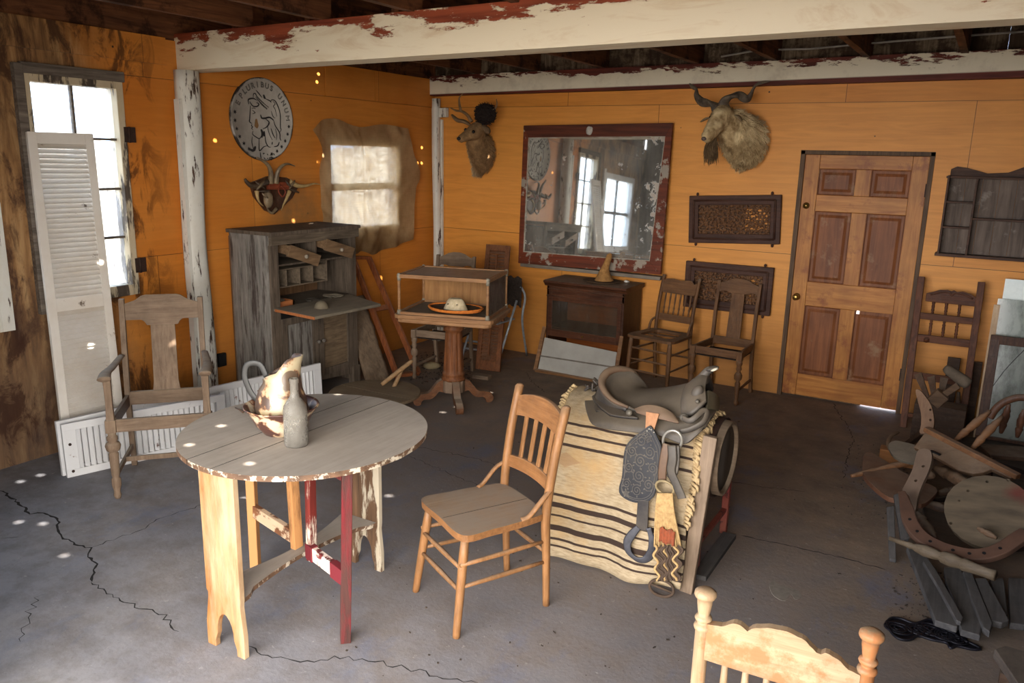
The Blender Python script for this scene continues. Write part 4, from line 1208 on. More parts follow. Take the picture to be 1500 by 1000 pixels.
# ------------------------------------------------------------------ grey desk (secretary)
def desk():
    X0, X1, Y0, Y1, H = .035, .485, -2.735, -1.795, 1.36
    root = thing('secretary_desk', 'tall weathered grey secretary desk with fold-down lid and pigeonholes', 'desk', ((X0 + X1) / 2, (Y0 + Y1) / 2, 0))
    w, wd, wy = M['weather'], M['weather_d'], M['weather_y']
    inner = wood('desk_inside', (88, 62, 42), (138, 104, 74), 'Z', 1.0, dust=.4)
    B = lambda n, mt, *r, bevel=.003: (lambda m: ([m.rng(*q) for q in r], m.build(n, mt, root, bevel=bevel))[1])(MB())
    m = MB(); y_ = X0
    for k in range(4):
        a = X0 + (X1 - X0 - .03) * k / 4; b = X0 + (X1 - X0 - .03) * (k + 1) / 4; m.rng(a + .001, b - .001, Y0, Y0 + .022, .02, H - .012)
    m.build('side_panel', w, root, bevel=.002)
    B('side_panel', wd, (X0, X1 - .03, Y1 - .022, Y1, .02, H - .05))
    B('back_panel', inner, (X0 - .01, X0 + .012, Y0, Y1, .08, H - .04))
    B('top', wd, (X0 - .01, X1 + .035, Y0 - .02, Y1 + .03, H - .012, H + .015))
    B('cornice', wood('cornice_wood', (70, 60, 50), (118, 104, 88), 'Y', 1.2, rough=.85), (X1 - .012, X1 + .018, Y0 - .005, Y1 + .025, H - .085, H - .012))
    B('stile', wd, (X1 - .03, X1, Y0, Y0 + .075, .0, H - .085)); B('stile', wd, (X1 - .03, X1, Y1 - .065, Y1, .0, H - .085))
    B('foot', wd, (X1 - .05, X1 + .012, Y1 - .07, Y1 + .012, 0, .16)); B('foot', wd, (X1 - .05, X1 + .012, Y0 - .012, Y0 + .07, 0, .16))
    yi0, yi1 = Y0 + .075, Y1 - .065; xd = X1 - .03
    B('desk_floor', wd, (X0, xd + .02, Y0 + .02, Y1 - .02, .765, .785))
    # drawer compartment and pigeonholes
    B('shelf', wd, (X0, xd - .02, Y0 + .02, Y1 - .02, 1.10, 1.115))
    B('divider', wd, (X0, xd + .012, -2.262, -2.238, 1.115, 1.275))
    yp1 = -2.075
    pt = wood('pigeonhole_wood', (84, 72, 60), (132, 116, 98), 'Y', 1.2, dust=.4)
    B('pigeonhole_shelf', pt, (X0, xd - .05, Y0 + .02, yp1, .925, .935)); B('pigeonhole_shelf', pt, (X0, xd - .05, Y0 + .02, yp1, 1.062, 1.072))
    for k in range(5):
        yy = Y0 + .085 + (yp1 - Y0 - .09) * k / 4; B('pigeonhole_divider', pt, (X0, xd - .052, yy - .004, yy + .004, .935, 1.062))
    B('end_panel', pt, (X0, xd - .045, yp1, yp1 + .012, .925, 1.10))
    # two drawers hang askew out of their openings
    for k, (c, an, out) in enumerate((((.455, -2.43, 1.185), 19, .07), ((.475, -2.045, 1.205), 17, .06))):
        R = Matrix.Rotation(math.radians(-an), 3, 'X') @ Matrix.Rotation(math.radians(8), 3, 'Y'); L, h, d = .335, .092, .26
        rr = lambda m, a, s: m.box(V(c) + R @ V(a), s, R)
        dr = MB(); rr(dr, (out, 0, 0), (.018, L, h)); rr(dr, (out - d, 0, 0), (.01, L - .02, h - .02)); rr(dr, (out - d / 2, -L / 2 + .014, 0), (d, .01, h - .02)); rr(dr, (out - d / 2, L / 2 - .014, 0), (d, .01, h - .02)); rr(dr, (out - d / 2, 0, -h / 2 + .012), (d, L - .03, .006))
        d_ = dr.build('drawer', wood('drawer_wood', (94, 72, 52), (140, 112, 84), 'Y', 1.3, dust=.3), root, bevel=.002)
        kb = MB(); q = V(c) + R @ V((out + .009, .0, 0)); kb.tube([q, q + R @ V((.008, 0, 0)), q + R @ V((.012, 0, 0)), q + R @ V((.026, 0, 0)), q + R @ V((.03, 0, 0))], [.008, .008, .015, .016, .008], 12)
        me = kb.build('knob', plain('pale_knob', (176, 164, 146), .5), None); me.parent = d_; me.matrix_parent_inverse = WM[root.name].inverted()
    # fold-down lid
    q = [AZ(401, 456, .80), AZ(462, 464, .80), AZ(561, 443, .80), AZ(510, 432, .80)]
    q = [V((.49, -2.735, .80)), V((.925, -2.745, .79)), V((.965, -2.05, .79)), V((.49, -1.90, .80))]
    m = MB(); m.hexa([p - V((0, 0, .022)) for p in q], q)
    for i, f in enumerate(m.f): m.mi[i] = 0
    lid = m.build('fold_down_lid', wood('lid_wood', (100, 92, 80), (146, 134, 116), 'Y', 1.0, dust=.6, dustc=(146, 136, 120), rough=.85), root, bevel=.003)
    m = MB(); m.bar(q[0] - V((-.02, .004, .012)), q[1] - V((0, .004, .012)), .008, .02); m.build('lid_edge', M['rawwood'], root)
    # lower doors
    ym = -2.262
    for k, (a, b, an) in enumerate(((yi0 + .003, ym - .006, 0), (ym + .004, yi1 - .002, 0))):
        z0, z1 = .155, .70; x0 = X1 - .026; x1 = X1 + (.002 if k else .006)
        m = MB(); f = .055
        m.rng(x0, x1, a, a + f, z0, z1); m.rng(x0, x1, b - f, b, z0, z1); m.rng(x0, x1, a + f, b - f, z0, z0 + f); m.rng(x0, x1, a + f, b - f, z1 - f, z1)
        d_ = m.build('door', wd, root, bevel=.003)
        m = MB(); m.rng(x0 + .004, x0 + .012, a + f, b - f, z0 + f, z1 - f)
        p = m.build('panel', (w, wood('rough_panel', (92, 76, 60), (138, 118, 94), 'Y', 2.2, dust=.3, bump=1.0))[k], None); p.parent = d_; p.matrix_parent_inverse = WM[root.name].inverted()
        yk = b - .025 if k == 0 else a + .025; m = MB(); m.tube([(x1, yk, .46), (x1 + .012, yk, .46), (x1 + .016, yk, .46), (x1 + .032, yk, .46), (x1 + .036, yk, .46)], [.006, .006, .014, .015, .008], 12)
        p = m.build('knob', plain('dull_knob', (120, 112, 104), .5), None); p.parent = d_; p.matrix_parent_inverse = WM[root.name].inverted()
    m = MB(); m.rng(X0, X1 - .03, yi0, yi1, .12, .145); m.build('bottom_shelf', wd, root)
    m = MB(); m.prism([(yi0, .09), (yi0, .155), (yi1, .155), (yi1, .09), ((yi0 + yi1) / 2, .12)], .02, Matrix(((0, 0, 1, X1 - .03), (1, 0, 0, 0), (0, 1, 0, 0), (0, 0, 0, 1)))); m.build('apron', wd, root)
    m = MB(); m.rng(X1 - .03, X1 - .005, yi0, yi1, .70, .765); m.build('lid_rail', M['black'], root)

    # on the desk
    t = thing('wooden_box', 'small open reddish wooden box with scraps, inside the grey desk', 'box', (.36, -2.56, .785))
    m = MB(); a, b, c, d = .29, .45, -2.64, -2.49
    m.rng(a, b, c, c + .01, .785, .83); m.rng(a, b, d - .01, d, .785, .83); m.rng(a, a + .01, c, d, .785, .83); m.rng(b - .01, b, c, d, .785, .83); m.rng(a, b, c, d, .785, .79); m.build('tray', M['rawwood'], t)
    m = MB(); m.ball((.36, -2.55, .825), (.05, .04, .018), 10, 6); m.tube([(.34, -2.54, .82), (.32, -2.52, .90)], [.012, .006], 8); m.jitter(.006, 20); m.build('scraps', plain('grey_scraps', (118, 106, 92), .9, scale=40), t)
    m = MB(); c = V((.735, -2.48, .79)); n = 24; prof = [(.001, .062), (.025, .058), (.044, .04), (.054, .015), (.058, .0), (.052, .0), (.038, .034), (.001, .052)]
    m.lathe(prof, Matrix.Translation(c)); tag(m.build('upturned_cup', plain('dusty_cup', (124, 112, 92), .8)), 'small dusty brown cup turned upside down on the fold-down desk lid', 'cup')
    for k, (p, r, lb) in enumerate((((.52, -2.12, .80), .085, 'thin pale broken dish at the back of the fold-down desk lid'), ((.47, -2.30, .787), .06, 'crumpled dark scrap lying in the desk behind the cup'))):
        m = MB(); c = V(p)
        m.grid(lambda u, v: c + V((r * (.2 + .8 * v) * math.cos(u * 5.2) , r * (.2 + .8 * v) * math.sin(u * 5.2), .006 + .016 * v * v + .012 * mnoise.noise(V((u * 5, v * 3, k))))), 24, 5)
        tag(m.build('broken_dish' if k == 0 else 'crumpled_scrap', plain(('dish_grey', 'scrap_dark')[k], ((150, 140, 122), (92, 84, 74))[k], .8), solid=.004), lb, ('dish', 'scrap')[k])


desk()

# leaning frames right of the desk
root = thing('open_sash', 'narrow reddish wooden frame leaning on the wall right of the grey desk', 'frame', (.7, -1.45, 0))
q = [V((.705, -1.55, 0)), V((.775, -1.335, 0)), V((.05, -1.15, 1.0)), V((.035, -1.345, 1.0))]
fm = wood('frame_red', (104, 52, 28), (156, 92, 54), 'Z', 1.2, dust=.25)
for n_, a, b in (('side_bar', q[0], q[3]), ('side_bar', q[1], q[2]), ('cross_bar', q[3], q[2]), ('cross_bar', q[0].lerp(q[3], .02), q[1].lerp(q[2], .02))):
    m = MB(); m.bar(a + V((.02, 0, .02)), b + V((.02, 0, .0)), .05 if n_ == 'side_bar' else .06, .03, (0, 1, 0) if n_ == 'side_bar' else (0, 0, 1)); m.build(n_, fm, root, bevel=.003)
m = MB(); m.hexa([q[0].lerp(q[3], .55) , q[1].lerp(q[2], .55), q[1].lerp(q[2], .59), q[0].lerp(q[3], .59)], [p + V((.015, 0, .01)) for p in (q[0].lerp(q[3], .55), q[1].lerp(q[2], .55), q[1].lerp(q[2], .59), q[0].lerp(q[3], .59))]); m.build('cross_bar', fm, root)
p0 = [V((.57, -1.80, 0)), V((.66, -1.58, 0)), V((.24, -1.44, .70)), V((.25, -1.70, .70))]
m = MB()
def plank_fn(u, v):
    a = p0[0].lerp(p0[1], u); b = p0[3].lerp(p0[2], u); c = a.lerp(b, v); e = mnoise.noise(V((u * 2, v * 9, 4)))
    return c + V((.012 * e, (.02 * e if u > .9 else 0), 0))
m.grid(plank_fn, 8, 24); tag(m.build('old_plank', wood('old_plank_wood', (82, 66, 52), (132, 110, 88), 'Z', 1.0, dust=.5, rough=.9), solid=.02), 'grey worm-eaten plank leaning between the desk and the reddish frame', 'plank')

# ------------------------------------------------------------------ pedestal table with display case and sombrero
A, Bq, Cq = V((1.225, -2.228, 0)), V((1.990, -2.005, 0)), V((1.868, -1.373, 0))
ctr = (A + Cq) / 2; ux = (Bq - A).normalized(); uy = V((-ux.y, ux.x, 0)); HW = (Bq - A).length / 2; HD = .30
ctr = (A + Bq) / 2 + uy * HD; ang = math.atan2(ux.y, ux.x); TB = .765
PW, PX = wood('pedestal_oak', (82, 46, 26), (136, 82, 44), 'Z', 1.2, dust=.45), wood('case_oak', (128, 88, 56), (176, 132, 92), 'X', 1.2, dust=.5, dustc=(150, 132, 110))
root = thing('pedestal_table', 'oak pedestal table with four scrolled feet under the display case', 'table', ctr, ang)
out = [(-HW + .05, -HD), (HW - .05, -HD), (HW - .015, -HD + .015), (HW, -HD + .05), (HW, HD - .05), (HW - .015, HD - .015), (HW - .05, HD), (-HW + .05, HD), (-HW + .015, HD - .015), (-HW, HD - .05), (-HW, -HD + .05), (-HW + .015, -HD + .015)]
m = MB(); m.prism(out, .035, Matrix.Translation((0, 0, TB - .035))); m.prism([(x * .95, y * .95) for x, y in out], .03, Matrix.Translation((0, 0, TB - .065)))
m.build('tabletop', PX, root, bevel=.008, local=True)
m = MB(); n = 64; rings = []
for z, r in ((.20, .095), (.22, .098), (.235, .085), (.245, .092), (.26, .092), (.27, .08), (.30, .082), (.58, .068), (.60, .066), (.615, .08), (.63, .082), (.645, .072), (.66, .085), (.70, .092)):
    rings.append([V((math.cos(2 * PI * j / n) * r * (1 - (.17 if .29 < z < .59 and j % 8 in (0, 1) else 0)), math.sin(2 * PI * j / n) * r * (1 - (.17 if .29 < z < .59 and j % 8 in (0, 1) else 0)), z)) for j in range(n)])
m.loft(rings); m.build('column', PW, root, local=True)
m = MB(); m.prism([(.10 * math.cos(2 * PI * k / 8 + .39), .10 * math.sin(2 * PI * k / 8 + .39)) for k in range(8)], .10, Matrix.Translation((0, 0, .105))); m.build('hub', M['dusty'], root, bevel=.006, local=True)
for k in range(4):
    a = math.radians(45 + 90 * k) - .3; d = V((math.cos(a), math.sin(a), 0)); s_ = V((-d.y, d.x, 0))
    pr = [(.07, .20), (.12, .195), (.16, .15), (.20, .105), (.255, .095), (.295, .085), (.325, .055), (.325, .02), (.30, 0), (.27, .005), (.262, .03), (.24, .048), (.19, .05), (.15, .075), (.12, .11), (.07, .105)]
    mm = Matrix(((d.x, 0, s_.x, 0), (d.y, 0, s_.y, 0), (0, 1, 0, 0), (0, 0, 0, 1)))
    m = MB(); m.prism(smooth2(pr, 4), .055, mm, z0=-.0275); m.build('foot', wood('foot_oak_%d' % k, (76, 46, 28), (124, 78, 46), 'X', 1.2, dust=.8), root, bevel=.006, local=True)
cr = thing('display_case', 'open-fronted glazed wooden display case standing on the pedestal table', 'display case', ctr + V((0, 0, TB)), ang)
h = .30; w_, d_ = HW - .045, HD - .035; z1 = h
def LB(nm, mt, *r, bevel=.002):
    m = MB(); [m.rng(*q) for q in r]; return m.build(nm, mt, cr, bevel=bevel, local=True)
LB('base_board', wood('case_floor', (44, 40, 32), (74, 68, 54), 'X', 1, dust=.3), (-w_, w_, -d_, d_, .0, .008))
LB('base_rail', PX, (-w_ - .012, w_ + .012, -d_ - .012, -d_ + .012, 0, .02), (-w_ - .012, -w_ + .012, -d_, d_, 0, .022), (w_ - .012, w_ + .012, -d_, d_, 0, .022), (-w_, w_, d_ - .012, d_ + .012, 0, .022))
for sx_ in (-1, 1):
    for sy_ in (-1, 1):
        m = MB(); m.tube([(sx_ * w_, sy_ * d_, .0), (sx_ * w_, sy_ * d_, z1)], .0115, 10); m.build('corner_post', PX, cr, local=True)
        m = MB(); m.tube([(sx_ * w_, sy_ * d_, .0), (sx_ * w_, sy_ * d_, .035)], [.019, .015], 10); m.build('corner_fitting', plain('case_fitting', (150, 140, 122), .6), cr, local=True); m = MB(); m.ball((sx_ * w_, sy_ * d_, z1), .017, 10, 6); m.tube([(sx_ * w_, sy_ * d_, z1 - .04), (sx_ * w_, sy_ * d_, z1)], [.014, .016], 10); m.build('corner_fitting', M['iron'] if False else plain('case_fitting', (150, 140, 122), .6), cr, local=True)
LB('top_rail', PX, (-w_, w_, -d_ - .012, -d_ + .014, z1 - .02, z1 + .008), (-w_, w_, d_ - .014, d_ + .012, z1 - .02, z1 + .008), (-w_ - .012, -w_ + .014, -d_, d_, z1 - .02, z1 + .008), (w_ - .014, w_ + .012, -d_, d_, z1 - .02, z1 + .008))
LB('back_panel', wood('case_back', (140, 96, 54), (176, 128, 78), 'Z', .9, dust=.2), (-w_ + .01, w_ - .01, d_ - .006, d_ - .001, .02, z1 - .018), bevel=0)
LB('top_glass', glass('dust_sheet', (180, 180, 175), .06, .4, (150, 146, 142), .02), (-w_ + .012, w_ - .012, -d_ + .012, d_ - .012, z1 - .004, z1), bevel=0)
LB('side_glass', M['dust_glass'], (w_ - .003, w_ + .001, -d_ + .01, d_ - .01, .02, z1 - .018), bevel=0)
# sombrero
sc_ = ctr + ux * .035 + uy * (-.06) + V((0, 0, TB + .0095))
root = thing('sombrero', 'pale felt sombrero with an upturned orange braided brim inside the display case', 'hat', sc_)
SM = Matrix.Translation(sc_) @ Matrix.Rotation(ang - .15, 4, 'Z') @ Matrix.Diagonal((1.15, .85, 1, 1))
fel = plain('felt_cream', (214, 196, 164), .9, scale=30, c2=(176, 156, 122))
m = MB(); m.lathe([(.0001, .004), (.08, .004), (.13, .006), (.165, .014), (.192, .030), (.189, .033), (.16, .020), (.125, .012), (.075, .010)], SM, 40); m.build('brim', plain('brim_dark', (84, 62, 40), .85, scale=40, c2=(58, 44, 32)), root)
m = MB(); n = 48
m.tube([SM @ V((.190 * math.cos(2 * PI * j / n), .190 * math.sin(2 * PI * j / n), .029 + .004 * math.cos(4 * PI * j / n))) for j in range(n)], [.0085 + .0016 * (j % 2) for j in range(n)], 8, closed=True); m.tube([SM @ V((.180 * math.cos(2 * PI * j / n), .180 * math.sin(2 * PI * j / n), .017)) for j in range(n)], .007, 8, closed=True)
m.build('braided_edge', plain('orange_braid', (222, 132, 48), .8, scale=60, c2=(186, 96, 34)), root)
m = MB(); rings = []
for z, r in ((.006, .084), (.02, .082), (.045, .073), (.072, .062), (.092, .052), (.102, .040), (.101, .022), (.094, .004)):
    rings.append([SM @ V((r * math.cos(2 * PI * j / 24) * (1 + .05 * math.cos(4 * PI * j / 24)), r * math.sin(2 * PI * j / 24), z - (.012 if (j in (17, 18, 19) and .04 < z < .09) else 0))) for j in range(24)])
m.loft(rings); m.build('crown', fel, root)
m = MB(); m.tube([SM @ V((.079 * math.cos(2 * PI * j / 24), .079 * math.sin(2 * PI * j / 24), .014)) for j in range(24)], .006, 8, closed=True); m.build('hat_band', plain('band_grey', (140, 128, 108), .8), root)
for s in (-1, 1):
    m = MB(); p = SM @ V((s * .034, -.058, .062)); m.tube([p, p + V((.0, -.010, 0))], .0035, 8); m.build('vent_hole', M['black'], root)

# metal folding chair behind the case
root = thing('folding_chair', 'pale metal folding chair with a woven back, behind the display case', 'chair', (1.35, -.72, 0))
wm = M['white_metal']
fr0, fr1, bk0, bk1 = AZ(727, 540, 0), AY(766, 425, -.50), AZ(768, 522, 0), AY(757, 440, -.62)
off = V((-.40, -.02, 0))
for d_o in (V((0, 0, 0)), off):
    m = MB(); m.tube([fr0 + d_o, fr0.lerp(AY(757, 440, -.62), 1) + d_o], .011, 10); m.build('leg', wm, root)
    m = MB(); m.tube(smoothpath([bk0 + d_o + V((0, .05, 0)), AY(765, 470, -.45) + d_o, AY(769, 438, -.42) + d_o, AY(766, 425, -.42) + d_o, AY(758, 414, -.42) + d_o], 5), .011, 10); m.build('back_leg', wm, root)
for z in (.16, .24):
    m = MB(); a = fr0.lerp(AY(757, 440, -.62), z / .7); m.tube([a, a + off], .010, 8); m.build('crossbar', wm, root)
m = MB(); a = AY(752, 405, -.42); b = AY(768, 450, -.44)
def wv(u, v): return V((a.x - .30 + (b.x - a.x + .26) * u, -.43 + .01 * math.sin(u * 50) * math.cos(v * 40), b.z + (a.z - b.z) * v + .01 * math.sin(u * 30)))
m.grid(wv, 30, 16); m.build('woven_back', plain('dark_wicker', (74, 62, 54), .9, scale=60, c2=(34, 28, 26)), root, solid=.006)
m = MB(); m.rng(fr0.x - .42, fr0.x + .02, -.74, -.42, .43, .445); m.build('seat', wm, root, bevel=.004)
# brick-like block in front of the brown shutter
m = MB(); p = AZ(706, 554, 0); m.box(p + V((0, 0, .018)), (.16, .09, .036), Matrix.Rotation(.15, 3, 'Z')); tag(m.build('wood_block', M['dusty_x'], bevel=.006), 'flat dusty wooden block on the floor at the foot of the brown shutter', 'block')

# ------------------------------------------------------------------ bookcase
def bookcase():
    x0, x1, y0, y1, H = 1.625, 2.40, -.46, -.05, .86
    root = thing('bookcase', 'dark mahogany glass-fronted bookcase under the large mirror', 'bookcase', ((x0 + x1) / 2, (y0 + y1) / 2, 0)); w = M['mahog']; wz = wood('mahogany_upright', (44, 24, 16), (78, 46, 30), 'Z', 1.2, dust=.35, rough=.4)
    def B(nm, mt, *r, bevel=.003):
        m = MB(); [m.rng(*q) for q in r]; return m.build(nm, mt, root, bevel=bevel)
    B('side_panel', wz, (x0, x0 + .022, y0, y1, 0, H - .04)); B('side_panel', wz, (x1 - .022, x1, y0, y1, 0, H - .04))
    B('back_panel', wood('mahogany_back', (150, 76, 32), (196, 112, 52), 'X', .9), (x0 + .022, x1 - .022, y1 - .012, y1, .05, H - .04), bevel=0)
    m = MB(); m.prism([(y0 - .035, H), (y1, H), (y1, H - .04), (y0 + .0, H - .055), (y0 - .02, H - .03), (y0 - .035, H - .022)], x1 - x0 + .05, Matrix(((0, 0, 1, x0 - .025), (1, 0, 0, 0), (0, 1, 0, 0), (0, 0, 0, 1)))); m.build('top', w, root, bevel=.003)
    B('frieze', w, (x0, x1, y0, y0 + .02, H - .145, H - .055)); B('moulding', w, (x0, x1, y0 - .012, y0, H - .15, H - .138), (x0, x1, y0 - .010, y0, H - .085, H - .075))
    B('shelf', w, (x0 + .022, x1 - .022, y0 + .02, y1 - .012, .40, .42)); B('base', w, (x0, x1, y0 + .01, y1, .03, .07))
    # lifting glass door
    a, b, c, d, f = x0 + .022, x1 - .022, .335, H - .15, .038
    dr = B('glass_door', w, (a, a + f, y0 - .006, y0 + .014, c, d), (b - f, b, y0 - .006, y0 + .014, c, d), (a + f, b - f, y0 - .006, y0 + .014, d - f, d), (a + f, b - f, y0 - .006, y0 + .014, c, c + f * 1.8))
    m = MB(); m.rng(a + f, b - f, y0 + .003, y0 + .006, c + f * 1.8, d - f); g = m.build('pane', M['cab_glass'], None); g.parent = dr; g.matrix_parent_inverse = WM[root.name].inverted()
    m = MB(); m.tube([((a + b) / 2, y0 - .006, c + .035), ((a + b) / 2, y0 - .022, c + .035)], .009, 10); g = m.build('knob', M['brass'], None); g.parent = dr; g.matrix_parent_inverse = WM[root.name].inverted()
    # mouldy cone on a plate
    t = thing('cone_horn', 'tan fibrous cone with a bent tip standing on the bookcase', 'cone', (2.12, -.25, H + .012)); c_ = V((2.11, -.27, H + .016))
    m = MB(); m.tube(smoothpath([c_, c_ + V((.0, 0, .06)), c_ + V((.012, 0, .13)), c_ + V((.035, 0, .20)), c_ + V((.05, 0, .255))], 4), [.088, .082, .073, .065, .057, .05, .043, .037, .033, .031, .029, .028, .027, .026, .025, .022, .012], 18); m.jitter(.004, 25)
    m.build('cone_body', plain('tan_fibre', (176, 130, 74), .9, scale=40, c2=(126, 88, 48), bump=.6), t)
    m = MB(); m.lathe([(.0001, .0), (.15, .0), (.175, .006), (.18, .012), (.172, .011), (.14, .005), (.0001, .005)], Matrix.Translation((2.08, -.25, H + .0005)) @ Matrix.Diagonal((1, .85, 1, 1)), 32)
    tag(m.build('tray', plain('dark_tray', (96, 72, 48), .7, c2=(66, 48, 34))), 'round dark tray lying under the tan cone on the bookcase', 'tray')
    m = MB(); p = AZ(918, 412, H + .012); m.ball(p, (.028, .022, .012), 10, 6); m.jitter(.006, 30); tag(m.build('china_shard', plain('white_china', (226, 220, 208), .3)), 'small white shard lying at the front corner of the bookcase top', 'shard')
    # glazed frame leaning on the bookcase
    q = [V((1.575, -.66, 0)), V((2.30, -.66, 0)), V((2.30, -.49, .455)), V((1.60, -.49, .455))]
    q = [AZ(784, 545, .0), AZ(872, 563, .0), AY(913, 492, -.485), AY(797, 478, -.485)]
    q[1] = V((2.40, -.585, 0)); q[0] = V((1.595, -.59, 0)); q[2] = AY(911, 492, -.487); q[3] = AY(798, 478, -.487)
    t = thing('glazed_sash', 'dusty glazed wooden frame leaning against the foot of the bookcase', 'frame', (1.95, -.62, 0)); fw = wood('leaning_frame', (96, 64, 40), (150, 108, 72), 'X', 1.2, dust=.4)
    for nm_, a_, b_, wd_ in (('bottom_rail', q[0], q[1], .04), ('side_rail', q[1], q[2], .035), ('side_rail', q[0], q[3], .035)):
        m = MB(); m.bar(a_ + V((0, 0, .012)), b_, wd_, .022, (0, 1, .4)); m.build(nm_, fw, t, bevel=.002)
    e = lambda s, z: q[0].lerp(q[3], z).lerp(q[1].lerp(q[2], z), s)
    m = MB(); m.hexa([e(.03, .05), e(.97, .05), e(.97, .66), e(.03, .76)], [p + V((0, .004, .002)) for p in (e(.03, .05), e(.97, .05), e(.97, .66), e(.03, .76))]); m.build('pane', plain('milky_pane', (176, 172, 164), .35, c2=(150, 146, 138), scale=3, spec=.6, bump=0), t)
    m = MB(); a_, b_ = e(.02, .36), e(.98, .36); m.bar(a_ + V((0, -.004, 0)), b_ + V((0, -.004, 0)), .006, .012); m.build('glazing_bar', plain('pane_line', (120, 110, 100), .7), t)


bookcase()
# ------------------------------------------------------------------ mirror
def mirror():
    yo = -.05
    TL, TR, BR, BL = AY(768, 184, yo - .01), AY(986, 180, yo - .01), AY(968, 402, yo - .075), AY(760, 385, yo - .075)
    root = thing('wall_mirror', 'large mirror in a peeling red-brown frame above the bookcase', 'mirror', (BL + BR) / 2)
    u = (TR - TL + BR - BL).normalized(); v = (TL + TR - BL - BR).normalized(); T = plane_m(BL, u, v); iv = T.inverted()
    c = [iv @ p for p in (BL, BR, TR, TL)]; c = [(p.x, p.y) for p in c]
    def fr(s, t_): # bilinear on the frame
        a = V((*c[0], 0)).lerp(V((*c[1], 0)), s); b = V((*c[3], 0)).lerp(V((*c[2], 0)), s); p = a.lerp(b, t_); return (p.x, p.y)
    fm = peel('mirror_frame_paint', (150, 140, 128), (120, 54, 28), .66, 6, 'N', dirt=.3); ft = peel('mirror_frame_red', (190, 180, 164), (104, 50, 30), .88, 6, 'N', dirt=.2)
    bl, br, tl, tr = (.035, .085), (.925, .085), (.038, .915), (.962, .915)
    I = [fr(*q) for q in (bl, br, tr, tl)]; O = [fr(*q) for q in ((0, 0), (1, 0), (1, 1), (0, 1))]
    for nm_, q, mt in (('bottom_rail', [O[0], O[1], I[1], I[0]], fm), ('side_rail', [O[1], O[2], I[2], I[1]], fm), ('top_rail', [O[2], O[3], I[3], I[2]], ft), ('side_rail', [O[3], O[0], I[0], I[3]], fm)):
        m = MB(); m.prism(q, .035, T, z0=-.02); m.build(nm_, mt, root, bevel=.003)
    t = NT('old_mirror'); gl = t.b; o = t.coord(); n = t.noise(o, 30, 5, .7)
    c3 = t.xyz(o)
    f = t.noise(o, 9, 8, .72); edge = t.mask(c3[0], .38, .70)
    patch = t.mask(t.math('ADD', f, t.math('MULTIPLY', edge, .17)), .655, .69)
    edgeL = t.mask(c3[0], -.60, -.74); patch = t.math('MAXIMUM', patch, t.mask(t.math('ADD', f, t.math('MULTIPLY', edgeL, .14)), .66, .70))
    t.color(t.mix(patch, lin((226, 228, 226)), t.mix(t.noise(o, 14, 3), lin((120, 84, 50)), lin((188, 180, 168)))))
    t.link(t.math('SUBTRACT', 1.0, patch), gl.inputs['Metallic']); t.link(t.math('ADD', t.math('MULTIPLY', patch, .6), t.math('MULTIPLY', n, .05)), gl.inputs['Roughness'])
    # haze of dust on the glass
    di = t.add('ShaderNodeBsdfDiffuse'); di.inputs[0].default_value = lin((196, 192, 182)); mx = t.add('ShaderNodeMixShader'); t.link(t.math('MULTIPLY', t.mask(t.noise(t.coord((1, 1, .5)), 5, 6, .7), .2, .8), .42), mx.inputs[0])
    t.link(gl.outputs[0], mx.inputs[1]); t.link(di.outputs[0], mx.inputs[2]); t.link(mx.outputs[0], t.out.inputs['Surface'])
    m = MB(); m.prism([fr(.03, .075), fr(.93, .075), fr(.967, .92), fr(.033, .92)], .004, T, z0=-.004); m.build('mirror_glass', t.m, root)
    m = MB()
    for a, b in ((0, 1), (1, 2), (2, 3), (3, 0)):
        m.tube([T @ V((*I[a], .004)), T @ V((*I[b], .004))], .009, 6, smooth=False)
    m.build('inner_bead', plain('silver_bead', (190, 184, 170), .5, c2=(120, 104, 84)), root)
    m = MB(); q = T @ V((*fr(.47, .957), .016)); m.ball(q, (.035, .006, .04), 12, 6); m.ball(q + V((.02, 0, .02)), (.018, .008, .018), 8, 6); m.ball(q + V((-.01, 0, -.02)), (.022, .006, .018), 8, 6); m.jitter(.006, 25)
    m.build('chipped_crest', plain('crest_white', (206, 198, 186), .7, scale=40), root)
    m = MB(); m.rng(BL.x + .01, BR.x - .01, -.115, -.02, BL.z - .035, BL.z - .002); m.build('ledge', wood('ledge_wood', (104, 92, 80), (150, 138, 122), 'X', 1, dust=.5), root, bevel=.003)


mirror()


